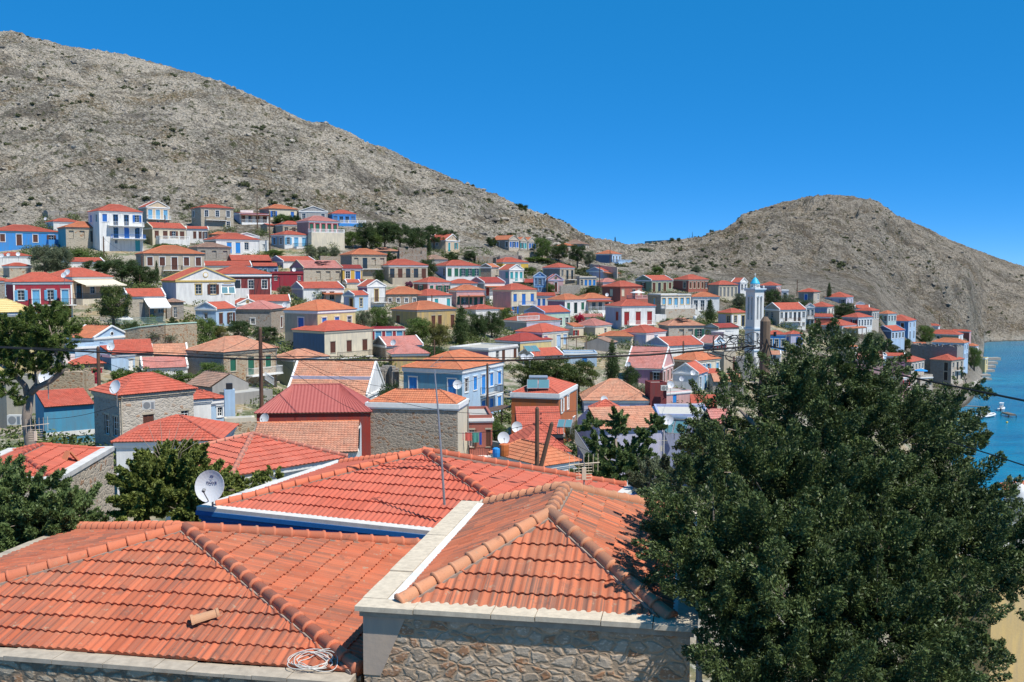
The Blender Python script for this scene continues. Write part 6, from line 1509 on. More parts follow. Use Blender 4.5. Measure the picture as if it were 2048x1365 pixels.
# ================================================================ trees of the village
sec(0, 0, 1)
TR = [ # px, top, base, width, shape, foliage, label
 (92,486,553,62,'broad','olive','rounded olive tree below the bright blue house, left one of two'),
 (123,490,552,48,'broad','olive','rounded olive tree below the bright blue house, right one of two'),
 (150,498,516,60,'bush','mid','green shrubs under the windows of the orange roofed stone house'),
 (192,520,562,58,'pine','dark','dark umbrella pine, leftmost of three above the cream awning'),
 (245,517,572,78,'pine','dark','widest dark umbrella pine, middle of three above the cream awning'),
 (292,530,574,55,'broad','dark','dark round tree, rightmost of three above the cream awning'),
 (314,521,568,16,'cypress','dark','thin dark conifer against the wide beige house'),
 (228,570,664,70,'pine','pine','leaning pine with visible trunk in front of the cream awning house'),
 (333,483,500,60,'bush','mid','bright green creeper hedge under the low cream house'),
 (304,624,648,22,'bush','mid','clipped round green bush on the garden terrace'),
 (345,630,652,24,'bush','dark','small dark bush right of the clipped round bush'),
 (566,423,448,44,'bush','mid','bright green shrub between the porch house and cream pediment'),
 (590,424,450,26,'bush','dark','darker shrub touching the right side of the bright green one'),
 (622,492,518,24,'broad','olive','left olive of a row of three below the green doors'),
 (645,491,518,26,'broad','olive','middle olive of a row of three below the green doors'),
 (668,494,518,24,'broad','olive','right olive of a row of three below the green doors'),
 (549,496,512,46,'bush','mid','low green hedge below the pergola of the small white house'),
 (684,471,489,20,'bush','purple','purple bougainvillea at the end of the white balustrade'),
 (706,462,498,34,'broad','mid','light green tree nearest the bright blue villa'),
 (733,442,500,46,'broad','dark','dark tree second from the bright blue villa'),
 (752,462,502,34,'broad','mid','yellowish green tree in the front of the upper grove'),
 (770,444,503,44,'pine','dark','dark pine in the middle of the upper grove'),
 (727,472,500,18,'cypress','dark','small dark conifer in front of the upper grove'),
 (800,447,505,46,'pine','dark','broad pine right of the middle of the upper grove'),
 (833,452,506,44,'broad','dark','thick dark tree left of the apricot house'),
 (868,450,500,42,'pine','dark','tall pine just behind the apricot house'),
 (898,458,500,34,'pine','dark','rightmost pine of the upper grove'),
 (858,470,516,17,'cypress','dark','tall dark cypress in front of the apricot house'),
 (779,500,524,36,'bush','dark','dark bush in front of the broken orange tiles'),
 (903,500,524,34,'bush','dark','dark shrub right of the cypress foot'),
 (757,538,572,22,'broad','dark','small tree against the narrow windowed sandstone house'),
 (852,517,560,42,'broad','dark','dense dark tree left of the five green shutters'),
 (570,570,596,30,'broad','olive','olive tree left of the solar panel house'),
 (630,574,604,42,'broad','mid','leafy tree in front of the solar panel house'),
 (728,618,672,32,'broad','olive','grey olive right of the pale yellow house'),
 (755,612,670,42,'broad','mid','fresh green tree right of the pale yellow house'),
 (775,630,668,30,'broad','olive','small grey olive beside the fresh green tree'),
 (414,634,694,46,'broad','mid','lemon tree, left one beside the pale blue red roofed house'),
 (440,650,700,36,'broad','yellow','lemon tree, yellower right one'),
 (478,640,700,56,'pine','dark','dark spreading pine left of the tall wooden pole'),
 (530,652,704,58,'pine','dark','dark spreading pine behind the tall wooden pole'),
 (424,722,775,60,'broad','mid','bushy green tree before the weathered plaster stone house'),
 (982,467,494,24,'bush','dark','dark shrub left of the long gable roof'),
 (1084,474,522,40,'broad','mid','light green tree right of the three gables'),
 (1118,486,524,42,'broad','dark','dark green tree right of the light green one, by the gables'),
 (1155,488,538,34,'pine','dark','dark pine in front of the dull brown roofed house'),
 (1178,502,534,26,'broad','olive','small grey tree by the navy blue house'),
 (1072,511,523,56,'bush','mid','clipped green hedge on the school retaining wall'),
 (1213,477,503,7,'cypress','dark','left one of two thin cypresses on the saddle skyline'),
 (1230,473,504,8,'cypress','dark','right and taller one of two thin cypresses on the skyline'),
 (836,634,684,56,'broad','mid','green tree in front of the peeling ochre house'),
 (878,645,700,46,'broad','yellow','yellow green tree right of the green one, before the ochre house'),
 (922,612,690,58,'cypress','dark','tall dark feathery conifer in the middle of the village'),
 (955,624,682,44,'broad','dark','dark tree behind the feathery conifer'),
 (984,620,676,46,'broad','dark','dark tree right of the feathery conifer'),
 (1013,614,646,26,'broad','mid','light green sapling at the foot of the tall cream house'),
 (858,690,732,76,'broad','dark','dark round tree over the roofless stone shell'),
 (1158,622,648,22,'bush','flower','vivid red bougainvillea in the middle of the village'),
 (818,558,576,18,'bush','purple','small purple bougainvillea left of the pinkish brown house'),
 (1184,570,592,34,'broad','dark','rounded dark tree left of the terracotta house'),
 (1060,716,796,74,'pine','pine','left pine of the dense pines behind the orange house'),
 (1110,712,806,84,'pine','pine','middle pine of the dense pines behind the orange house'),
 (1158,720,802,70,'pine','pine','right pine of the dense pines behind the orange house'),
 (778,762,858,52,'broad','dark','tall green tree left of the windowless stone house'),
 (990,840,905,50,'broad','mid','garden tree in the yard between stone and orange houses'),
 (965,848,892,30,'broad','olive','thin olive in the same yard, next to the hanging laundry'),
 (1144,838,888,34,'broad','olive','grey leaved tree on the lane right of the orange house'),
 (1290,495,520,46,'broad','dark','dark spreading tree on the saddle slope'),
 (1268,510,528,26,'bush','mid','round green bush right of the navy blue house'),
 (1315,528,550,26,'bush','mid','round green bush on the bare slope above the sage green house'),
 (1345,513,536,26,'bush','olive','brownish bush on the bare right slope'),
 (1374,514,530,14,'bush','dark','small dark bush alone on the bare right slope'),
 (1393,528,546,24,'bush','olive','dry thorny bush above the brick red house'),
 (1344,475,486,11,'broad','dark','first little tree from the left on the saddle ridge'),
 (1357,475,485,9,'broad','dark','second little tree from the left on the saddle ridge'),
 (1381,468,480,13,'broad','dark','third and roundest little tree on the saddle ridge'),
 (1424,459,472,13,'broad','dark','highest little tree on the right hill ridge'),
 (1042,401,424,30,'bush','dark','lone dark bush on the skyline of the left hill'),
 (1420,598,650,34,'cypress','dark','broad dark tree right of the outside stair'),
 (1478,586,618,34,'broad','olive','grey tree left of the bell tower'),
 (1545,576,620,36,'broad','dark','dark tree right of the bell tower'),
 (1575,588,622,34,'broad','olive','pale tree beyond the bell tower'),
 (1416,655,680,14,'palm','palm','small palm by the derelict house'),
 (1398,640,662,24,'palm','palm','low palm at the foot of the outside stair'),
 (1224,680,792,50,'cypress','dark','tall dark fir like tree right of the dense pines'),
 (1262,728,798,40,'broad','dark','dark tree beside the magenta pink house'),
 (1275,764,818,48,'broad','olive','olive tree below the magenta pink house'),
 (1400,780,808,60,'bush','dark','dark shrubs right of the salmon flat roof'),
 (1658,565,600,17,'cypress','dark','lone cypress high on the right above the lilac house'),
 (1688,604,640,48,'broad','dark','very dark tree below the pale lilac house'),
 (1630,645,668,24,'broad','mid','light green tree below the gabled white wing'),
 (1680,656,690,30,'broad','olive','olive in front of the dark sided white house, left'),
 (1705,655,690,26,'broad','olive','olive in front of the dark sided white house, right'),
 (1748,664,706,46,'broad','olive','big olive left of the slate blue house'),
 (1722,684,712,40,'bush','dark','dark hedge left of the big olive'),
 (1785,684,714,48,'bush','dark','long dark hedge below the slate blue house'),
 (1812,676,702,22,'broad','dark','dark little tree at the end of the long hedge'),
 (1850,650,692,36,'broad','mid','green tree between azure and khaki houses'),
 (1948,693,742,28,'broad','mid','leaning green tree on the rocky point'),
 (328,650,704,74,'broad','olive','wide olive below the mint topped garden wall'),
 (265,640,694,40,'broad','dark','ragged dark tree on the terrace slope'),
 (245,728,768,62,'bush','mid','left part of the green hedge behind the red roofed stone house'),
 (310,732,768,62,'bush','mid','middle part of the green hedge behind the red roofed stone house'),
 (366,736,770,56,'bush','mid','right part of the green hedge behind the red roofed stone house'),
 (192,742,768,18,'bush','flower','red bougainvillea by the roofless yellow stone ruin'),

 (640,705,760,40,'broad','mid','leafy shrubby tree at the left end of the long iron balcony'),
 (1330,636,664,26,'broad','dark','dark tree between derelict house and red doors'),
 (700,650,700,26,'broad','dark','small dark tree squeezed between cream and pale yellow houses'),
 (1100,560,590,20,'bush','mid','green bush beside the pink pediment'),
 (480,548,575,24,'broad','mid','small tree beside the crimson flat block'),
 (1010,540,565,26,'bush','mid','green shrubs behind the turquoise shuttered gable'),
 (1240,556,584,30,'broad','olive','greyish tree uphill of the sage green house'),
 (1500,610,640,24,'broad','mid','green tree touching the left foot of the bell tower'),
 (1600,602,630,34,'broad','dark','dark trees above the long white house'),
 (940,500,522,30,'broad','dark','dark tree left of the long broken ruin'),
 (1060,530,548,30,'bush','mid','low shrubs below the clipped hedge'),
 (660,600,628,22,'bush','mid','small shrub below the long solar panel house'),
 (120,600,640,44,'broad','mid','bright green tree in front of the crimson house'),
 (500,505,528,26,'bush','mid','shrubs right of the three blue doors'),
 (1140,800,850,40,'broad','mid','leafy tree right of the solar panelled orange house'),
 (808,800,860,30,'broad','dark','dark tree hugging the windowless stone house'),
]
for t in TR: tree(*t[:6], t[6], name={'pine':'pine_tree','cypress':'cypress','palm':'palm_tree','bush':'bush'}.get(t[4], 'tree'))

# low scrub and gardens between the houses
def gardens():
    rs = np.random.default_rng(5); n = 8000
    T = rs.uniform(-60, 1960, n); D = rs.uniform(60, 335, n)**1.0; X = (T-1024)/FPX*D; Z = zbase(T, D)
    hs = [(h['org'].x, h['org'].y, h['u'], h['v'], h['W'], h['D']) for h in HOUSES.values()]
    keep = (Z > 1.0) & (pnoise(X/14+3, D/14) > -.05)
    for ox, oy, u, v, W, Dd in hs:
        a = (X-ox)*u.x+(D-oy)*u.y; b = (X-ox)*v.x+(D-oy)*v.y
        keep &= ~((a > -.3) & (a < W+.3) & (b > -1.6) & (b < Dd+.3))
    X, D, Z = X[keep], D[keep], Z[keep]; n = len(X); s = .45+1.5*rs.random(n)**2
    rad = np.stack([s*1.3, s*1.1, s*.8], 1); cen = np.stack([X, D, Z+s*.35], 1)
    V, F = leaves(cen, rad, 330000, .17, rs, .4, .5, .6)
    struct(link('undergrowth', np_mesh('undergrowth', V, F, [leafmat('undergrowth_leaves', (0.035,0.06,0.015), (0.17,0.21,0.06), .2, .8)])), 'stuff')
    # loose stones and rubble in the lanes
    n = 9000; T = rs.uniform(-60, 1960, n); D = rs.uniform(60, 335, n); X = (T-1024)/FPX*D; Z = zbase(T, D); k = Z > .8; X, D, Z = X[k], D[k], Z[k]; n = len(X)
    ico = np.array([(1,1,-1),(-1,1,-1),(-1,-1,-1),(1,-1,-1),(.8,.8,.7),(-.9,.7,.6),(-.7,-.8,.8),(.7,-.9,.5)])*.5
    fc = np.array([(0,1,5,4),(1,2,6,5),(2,3,7,6),(3,0,4,7),(4,5,6,7)]); s = (.15+.5*rs.random(n)**3)[:, None, None]
    V = ico[None]*rs.uniform(.7,1.3,(n,8,1))*s+np.stack([X, D, Z], 1)[:, None]; F = (fc[None]+8*np.arange(n)[:, None, None]).reshape(-1, 4)
    struct(link('loose_stones', np_mesh('loose_stones', V.reshape(-1, 3), F, [flatmat('loose_stone', (0.36,0.32,0.26), 1, .4, scale=2)])), 'stuff')
gardens()

# ================================================================ foreground plants
def big_leafy(name, label, base, blobs, n, size, mat, trunk=None, shell=.55, asp=.5, cat='tree', out=.5, sub=None, spray=.26, twig=True):
    """blobs: (px,py,Y,rx,ry,rz metres)"""
    rs = np.random.default_rng(len(name)+n); e = bpy.data.objects.new(name, None); C.objects.link(e); e.location = base; tag(e, label, cat); b0 = np.array(base)
    base_p = []; dirs = []; ln = []; wd = []
    for (px, py, Y, rx, ry, rz) in blobs:
        c = np.array(P(px, py, Y))-b0; R3 = np.array([rx, ry, rz])
        m = max(16, int((sub or 26)*(rx*rz)**.75*2.2))
        for i in range(m):
            d = rs.normal(size=3); d /= np.linalg.norm(d); r = .30+.55*rs.random()**.5
            dd = d*np.array([1, 1, .75])+np.array([0, 0, .38])+rs.normal(size=3)*.30; dd /= np.linalg.norm(dd)
            L = rs.uniform(.35, .95)*min(1.0, .35+.8*min(rx, rz)); base_p.append(c+d*r*R3); dirs.append(dd); ln.append(L); wd.append(spray*L*rs.uniform(.7, 1.3))
    base_p, dirs, ln, wd = map(np.array, (base_p, dirs, ln, wd)); K = len(ln); pr = ln*wd; idx = rs.choice(K, n, p=pr/pr.sum())
    t = rs.random(n)**.85; off = rs.normal(size=(n, 3)); D_ = dirs[idx]; off -= D_*(off*D_).sum(1)[:, None]
    off /= np.linalg.norm(off, axis=1)[:, None]+1e-9; rr = wd[idx]*np.sqrt(rs.random(n))*(1-.72*t)*np.sin(np.minimum(1, t*3+.35)*1.57)
    Pp = base_p[idx]+D_*(ln[idx]*t)[:, None]+off*rr[:, None]; Pp[:, 2] -= .22*rr
    ax = D_*.55+off*out+rs.normal(size=(n, 3))*.35; ax /= np.linalg.norm(ax, axis=1)[:, None]
    bx_ = np.cross(ax, rs.normal(size=(n, 3))); bx_ /= np.linalg.norm(bx_, axis=1)[:, None]; s_ = size*(.55+.9*rs.random(n))[:, None]
    V = np.stack([Pp-ax*s_, Pp+bx_*s_*asp, Pp+ax*s_, Pp-bx_*s_*asp], 1).reshape(-1, 3); F = np.arange(n*4).reshape(n, 4)
    link('crown', np_mesh('crown', V, F, [LM[mat]()]), e)
    if twig:
        mb = MB(); sel = rs.choice(K, min(K, 260), replace=False)
        for q in sel: mb.tube([base_p[q]-dirs[q]*ln[q]*.5, base_p[q]+dirs[q]*ln[q]*.3, base_p[q]+dirs[q]*ln[q]*(1.05 if q % 7 == 0 else .7)], [.014, .009, .004], 4, cap=False)
        mb.obj('twigs', flatmat('twig_bark', (0.22,0.18,0.14), .9, .3), e)
    if trunk:
        mb = MB()
        for pts, r0, r1 in trunk:
            q = [Vector(p)-Vector(base) for p in pts]; m = len(q); mb.tube(q, [r0+(r1-r0)*i/(m-1) for i in range(m)], 10)
        mb.obj('trunk', flatmat('bark_grey', (0.24,0.19,0.15), .9, .35, scale=5), e, smooth=True)
    return e
LM['juniper'] = lambda: leafmat('foliage_juniper', (0.012,0.027,0.009), (0.145,0.195,0.060), .16, .5)
LM['leafy'] = lambda: leafmat('foliage_leafy', (0.04,0.08,0.022), (0.22,0.29,0.10), .25, .5)
LM['vine'] = lambda: leafmat('foliage_vine', (0.05,0.075,0.015), (0.28,0.32,0.075), .25, .6)
LM['needles'] = lambda: leafmat('foliage_needles', (0.025,0.055,0.010), (0.16,0.22,0.04), .15, .6)
BT = P(1690, 1365, 21); BT.z = tz(BT.x, 21)-.2
blobs = [(1640,700,21,.45,.8,.35),(1700,740,21,1.0,1.2,.6),(1600,760,20.5,.8,1.0,.5),(1500,790,20,.7,1.0,.45),(1445,850,19.5,.7,1.0,.5),(1785,805,22,.95,1.2,.5),(1885,812,22.5,.42,.8,.22),
 (1930,775,23,.28,.5,.22),(1620,860,20,1.3,1.5,.9),(1760,880,20.5,1.3,1.5,.9),(1860,900,21.5,.8,1.2,.6),(1935,890,22,.38,.6,.18),(1480,930,18.5,.9,1.2,.6),(1385,975,18,.7,.9,.4),(1560,1000,18,1.2,1.5,.9),
 (1700,1010,18.5,1.4,1.6,1.0),(1860,1010,19.5,1.2,1.5,.8),(1985,1010,20,.7,1.0,.45),(1430,1060,17,.8,1.0,.7),(1380,1090,16.8,.5,.8,.5),(1560,1120,16.5,1.1,1.4,.9),(1720,1140,17,1.3,1.5,1.0),(1880,1120,17.5,1.2,1.4,.8),
 (2000,1090,18,.8,1.0,.6),(1450,1200,15.8,.65,.9,.6),(1580,1240,15.5,1.0,1.3,.8),(1740,1260,15.8,1.2,1.4,.9),(1880,1230,16.5,1.0,1.2,.7),(1990,1190,17,.55,.8,.35),(1480,1330,15,.6,.9,.6),(1620,1370,14.8,1.1,1.3,.8),(1800,1370,15,1.2,1.3,.7),(1950,1340,16,.7,.9,.35),
 (1345,1040,17.2,.3,.5,.25),(1370,1130,16.3,.3,.5,.3),(1545,700,20.5,.0001,.0001,.0001) ]
blobs = blobs[:-1]
blobs += [(x+rr, y+dy, Y+1.5, rx*.8, ry, rz*.8) for (x, y, Y, rx, ry, rz), rr, dy in zip(blobs[10:30:2], [35,-40,22,-30]*8, [-45,-30,-55,-20]*8) if 1440 < x < 1900]
big_leafy('juniper_tree', 'huge dark spreading evergreen filling the lower right corner', BT, blobs, 760000, .033, 'juniper', sub=30, spray=.33, shell=.2, asp=.38, out=.3,
 trunk=[([BT, P(1700,1180,18), P(1690,1000,19)], .34, .16), ([P(1700,1180,18), P(1800,1010,19.5), P(1890,860,21.5)], .17, .04), ([P(1690,1050,18.5), P(1560,900,19.5), P(1480,820,19.8)], .14, .03), ([P(1690,1000,19), P(1680,850,20.5), P(1650,710,21)], .14, .03), ([BT+Vector((0,0,2)), P(1560,1180,16.5), P(1440,1080,17)], .15, .03), ([P(1700,1100,17.5), P(1850,1080,18), P(1990,1050,19.5)], .12, .03)])
# left leafy tree
b = P(90, 1365, 27); b.z = tz(b.x, 27)-.2
big_leafy('almond_tree', 'leafy green tree at the left edge, beside the white parapet roof', b,
 [(0,965,28,.7,1.0,.45),(60,985,27.5,.7,1.0,.45),(-30,1050,27,1.0,1.2,.8),(60,1050,27,1.0,1.2,.7),(135,1035,27,.6,.9,.5),(165,1060,26.6,.4,.6,.3),(20,1110,26.3,.8,1.0,.4),(110,1085,26.5,.6,.8,.4)], 95000, .085, 'leafy', sub=40, shell=.3, asp=.30,
 trunk=[([b, P(80,1150,27), P(70,1020,28)], .18, .06), ([P(80,1150,27), P(160,1030,27.2)], .1, .03), ([P(80,1150,27), P(0,1010,28)], .1, .03)])
# creeper covered bush behind the dish
b = P(330, 1080, 36); b.z = tz(b.x, 36)
big_leafy('creeper_bush', 'big creeper covered shrub with bare twigs on top, behind the white logo dish', b,
 [(300,985,36,.8,1.5,.9),(350,960,37,1.1,1.5,1.1),(400,990,36,.8,1.2,.8),(315,925,38,.6,1.0,.5),(275,1015,35.5,.5,1.0,.4),(370,1010,35.5,1.1,1.0,.4),(490,965,40,1.0,.6,.28),(440,975,39,.9,.6,.35),(540,952,42,.6,.5,.15),(370,910,38.5,.6,.8,.4)], 90000, .075, 'vine', sub=44, shell=.3, asp=.55, cat='bush',
 trunk=[([P(350,960,37), P(330+dx, 905, 37), P(330+dx*2.4, 850+dy, 37.2)], .02, .006) for dx, dy in ((-22,20),(-14,0),(-4,-8),(4,10),(12,-5),(20,15),(28,5),(-8,25),(33,25))])
# pine at left with forked trunk
b = P(75, 900, 44); b.z = tz(b.x, 44)-.2
pj = lambda x, y, Y=44: P(x, y, Y)
big_leafy('pine_tree', 'tall pine with forked bare limbs over the left rooftops', b,
 [(30,665,45,.9,1.0,.6),(75,650,44,.8,1.0,.5),(115,660,44,.7,.9,.45),(100,625,45,.5,.7,.3),(20,710,45,1.0,1.0,.5),(70,700,44,1.0,1.0,.5),(125,690,43.5,.45,.7,.3),(55,735,44,1.0,.9,.35),(100,735,43.5,.5,.7,.28),(-20,690,45,.9,1,.7),(5,760,43,.45,.6,.3),(15,785,42.5,.35,.5,.22),(30,640,45.5,.5,.7,.35),(-25,770,44,.6,.7,.4),(35,808,43,.22,.3,.13),(145,670,43.5,.22,.4,.16)], 90000, .085, 'needles', sub=34, shell=.25, asp=.16, out=.3,
 trunk=[([b, pj(62,900), pj(53,840), pj(58,790)], .24, .20), ([pj(58,790), pj(75,775), pj(100,763), pj(122,745), pj(127,735), pj(113,708), pj(108,685)], .15, .07), ([pj(56,795), pj(50,772), pj(25,745), pj(0,730)], .16, .06), ([pj(55,800), pj(30,788), pj(-10,792)], .08, .03), ([pj(60,785), pj(72,768), pj(70,740)], .1, .04), ([pj(25,745), pj(40,700)], .06, .03), ([pj(108,690), pj(95,640)], .06, .02)])
# young tree in front of lilac house, and olive
b = P(1235, 1000, 42); b.z = tz(b.x, 42)-.2
big_leafy('carob_tree', 'young light leaved tree in front of the lilac and striped roof house', b,
 [(1180,850,43,.3,.4,.3),(1305,850,43,.3,.4,.25),(1235,840,43,.3,.4,.3),(1270,930,42,.8,.8,.6),(1180,950,42,.6,.6,.5),(1310,955,42,.5,.5,.4),(1235,870,43,.35,.5,.45),(1215,900,43,.5,.6,.4),(1260,905,42.5,.7,.7,.4),(1290,875,42.5,.25,.4,.2),(1200,930,42,.5,.6,.35),(1240,945,42,.9,.8,.5),(1290,935,42,.5,.6,.4),(1190,885,42.5,.2,.3,.2)], 60000, .075, 'leafy', sub=30, shell=.3, asp=.45,
 trunk=[([b, P(1235,930,42), P(1230,860,43)], .13, .03), ([P(1235,930,42), P(1280,890,42.5)], .06, .02), ([P(1235,940,42), P(1195,900,42.5)], .06, .02)])
b = P(1320, 1020, 31); b.z = tz(b.x, 31)-.2
big_leafy('olive_tree', 'silvery olive tree between the blue spout and the huge evergreen', b,
 [(1320,945,31,.45,.6,.3),(1345,975,30,.45,.6,.35),(1300,970,31,.35,.5,.3),(1370,940,30.5,.35,.5,.3),(1290,945,32,.25,.4,.2)], 24000, .05, 'olive', sub=26, shell=.3, asp=.3, trunk=[([b, P(1325,990,31), P(1330,950,31)], .1, .03)])

# ================================================================ poles and cables
sec(0, 0, 1)
PL = [(523,655,805,'thick wooden pole standing in front of the cement flat roof',88,.16),(198,693,768,'short wooden pole beside the roofless yellow stone ruin',78,.13),
 (975,727,852,'rusty brown pole at the corner of the light blue two storey house',106,.13),(869,680,760,'dark wooden pole behind the thin metal mast',None,.12),
 (1074,814,925,'upright one of the two crossed wooden poles below the orange house',66,.14),(1366,682,735,'short wooden pole in front of the orange roofed cream house',None,.12),
 (1284,777,822,'small wooden pole in front of the lilac house with blue shutters',None,.1),(1426,672,712,'thin pole beside the little navy pediment house',None,.1),(1407,790,818,'thin pole right of the maroon garden wall',None,.1),
 (208,473,520,'wooden pole at the right corner of the orange roofed stone house',None,.13),(285,511,574,'wooden pole between the dark pines and the beige house',None,.13),(331,430,488,'wooden pole in front of the low cream house',None,.13),
 (515,393,458,'tall wooden pole against the bare hill by the porch house',None,.13),(540,422,505,'tall wooden pole left of the sandstone shed',None,.14),(864,590,648,'wooden pole in front of the peeling ochre house',None,.12),
 (938,590,630,'wooden pole before the salmon house',None,.11),(1094,551,612,'wooden pole right of the pink pediment house',None,.12),(1199,530,584,'wooden pole left of the terracotta house',None,.12),(1220,492,540,'thin pole in front of the navy blue house',None,.1),
 (1594,560,592,'thin pole on the slope beyond the bell tower',None,.12),(1632,582,602,'thin pole right of the small square stone house',None,.1),(1828,632,680,'thin dark pole by the big azure house',None,.12),(1879,628,655,'left one of two poles above the red roofs near the shore',None,.12),
 (1897,630,655,'right one of two poles above the red roofs near the shore',None,.12),(280,550,578,'slim metal street pole among the dark pines',None,.08),(1423,560,590,'slim pole before the cream five door house',None,.1)]
PO = {}
for px, yt, yb, lb, d, r in PL: PO[px] = pole(px, yt, yb, lb, d=d, r=r)
pole(1052, 838, 928, 'slanting one of the two crossed wooden poles below the orange house', d=65, r=.14, arms=False)
o = [x for x in C.objects if x.get('label', '').startswith('slanting')][0]; o.rotation_euler = (0, R(14), 0)
big = pole(1521, 634, 1200, 'big weathered wooden pole rising behind the huge evergreen', d=27, r=.145)
[c for c in C.objects if c.parent and c.parent.get('label','').startswith('big weathered') and c.name.startswith('post')][0].data.materials[0] = flatmat('weathered_pole', (0.17,0.115,0.075), .9, .4, scale=4)
bt = Vector(big['top'])
# tangle of wires hung on the big pole
mb = MB(); rs = random.Random(4); o_ = P(1480, 690, 26.6)
for k in range(9):
    cx_, cy_ = rs.uniform(-28, 18), rs.uniform(-14, 14); r_ = rs.uniform(14, 32); pts = []
    for i in range(30):
        a = i*.24+k; rr = r_*(1+.25*math.sin(i*.9+k*2)); pts.append(P(1480+cx_+rr*math.cos(a)*1.2, 697+cy_+rr*.75*math.sin(a), 26.6+.3*math.sin(a+k))-o_)
    mb.tube(pts, rs.uniform(.005, .014), 4)
ob = mb.obj('wire_tangle', cm('dark'), None, loc=o_); tag(ob, 'tangle of looped black wires hanging left of the big wooden pole', 'wires')
cable('thickest black cable crossing the whole village to the big pole', [P(-30,694,31), P(500,719,29), P(1000,722,28), P(1300,710,27.4), P(1512,692,26.8)], .028)
cable('thinner cable twisted just above the thickest one', [P(-30,692,31.2), P(520,713,29.2), P(1050,716,28.2), P(1340,702,27.5), P(1512,684,26.8)], .012)
cable('black cable running down right from the big pole to the sea', [P(1530,690,27), P(1640,716,25), P(1830,757,22), P(2070,806,19)], .022)
cable('second lower cable over the sea at the right edge', [P(1900,884,18), P(1975,907,17), P(2075,940,16)], .012)
cable('steep stay cable leaning off the big pole', [P(1528,660,27), P(1545,720,26.6), P(1575,790,26)], .018)
def cb(lb, a, b, s=1.2, r=.018): cable(lb, [a, b], r, s)
V3 = lambda px, dz=0: Vector(PO[px]['top'])-Vector((0,0,.4+dz))
cb('cable from the short pole to the thick pole', V3(198), V3(523), 1.6)
cb('lower cable from the short pole to the thick pole', V3(198,.6), V3(523,.8), 2.2)
cb('cable from the left edge to the short pole', P(-40,672,70), V3(198), 1.0)
cb('cable from the thick pole across the faded roof to the brown pole', V3(523), V3(975), 2.0)
cb('lower cable from the thick pole across the faded roof', V3(523,.6), V3(975,.9), 2.8)
cb('cable from the thick pole over the metal roof to the crossed poles', V3(523,.3), V3(1074), 2.2)
cb('lowest cable running to the crossed poles', V3(523,.9), V3(1074,.7), 3.4)
cb('cable from the crossed poles to the pole before the lilac house', V3(1074), V3(1284), .8)
cb('cable from the crossed poles right over the striped roof', V3(1074,.4), P(1470,950,60), 1.5)
cb('cable from the brown pole to the small pole on its right', V3(975), V3(1284), 2.0)
cb('cable from the pole before the orange roof to the big pole', V3(1366), bt-Vector((0,0,.8)), .8, .014)
cb('cable between the poles of the upper left row', V3(208), V3(285), .8)
cb('cable between the poles beside the hill', V3(515), V3(540), .5)
cb('cable over the middle roofs to the wooden pole before the ochre house', V3(864), V3(1094), 2.2)
cb('cable along the village from the pink pediment to the terracotta house', V3(1094), V3(1199), .9)
cb('cable linking the two shore poles and the azure house pole', V3(1828), V3(1879), .8)
cb('cable across the stone house wall at left', P(60,838,66), P(232,812,66), .3, .015)

# thin aerial mast with guy wires
e = bpy.data.objects.new('aerial_mast', None); C.objects.link(e); p0 = P(889, 1012, 26.3); e.location = p0; tag(e, 'thin grey metal mast standing on the blue cornice roof', 'mast')
mb = MB(); q = [P(889,1010,26.3), P(884,930,26.3), P(877,830,26.4), P(869,740,26.5)]; mb.tube([x-p0 for x in q], [.035,.03,.024,.018], 7); mb.obj('mast_tube', flatmat('galvanised', (0.36,0.36,0.36), .45, .25, .5), e)
mb = MB()
for k in range(3): a = P(862+k*9, 742-k*8, 26.5)-p0; mb.bar(a+Vector((-.14,0,0)), a+Vector((.14,0,.03)), .012, .012)
a = P(860,735,26.5)-p0; b_ = P(886,712,26.5)-p0; mb.bar(a, b_, .015, .015); mb.obj('aerial', cm('sh_grey'), e)
# foreground tv aerial behind the ridge
def aerial(px, py, Y, label, s=1.0, yb=None, ang=.4):
    p = P(px, yb, Y); top = P(px, py, Y); e = bpy.data.objects.new('tv_aerial', None); C.objects.link(e); e.location = p; tag(e, label, 'tv aerial')
    h = top.z-p.z; mb = MB(); mb.tube([(0,0,-.2),(0,0,h)], .022, 6); mb.obj('mast_tube', cm('sh_grey'), e)
    mb = MB(); c, s_ = math.cos(ang), math.sin(ang)
    mb.bar((-.42*s*c,-.42*s*s_,h*.95),(.42*s*c,.42*s*s_,h*.95),.02,.02)
    for k in range(7):
        t = (-.4+.13*k)*s; x, y = t*c, t*s_; mb.bar((x,y,h*.95-.22*s),(x,y,h*.95+.22*s),.010,.010)
    mb.obj('elements', cm('cream'), e); mb = MB()
    for k in range(6): z = h*.35+k*.07*s; mb.bar((-.2*s,-.05,z),(.2*s,.05,z),.012,.012)
    mb.box(-.05,-.04,h*.35,.05,.04,h*.35+.3*s); mb.obj('panel_elements', cm('cream'), e)
aerial(1168, 925, 24, 'comb shaped tv aerial behind the ridge of the nearest roof', 1.0, 978)
aerial(72, 848, 40, 'tangled tv aerial below the pine trunk', 1.3, 900, .8)
aerial(1108, 640, 150, 'thin tv aerial on the yellowish houses', 2.0, 690, .2)
aerial(1322, 880, 84, 'tv aerial rod on the periwinkle house roof', 1.4, 915, .3)

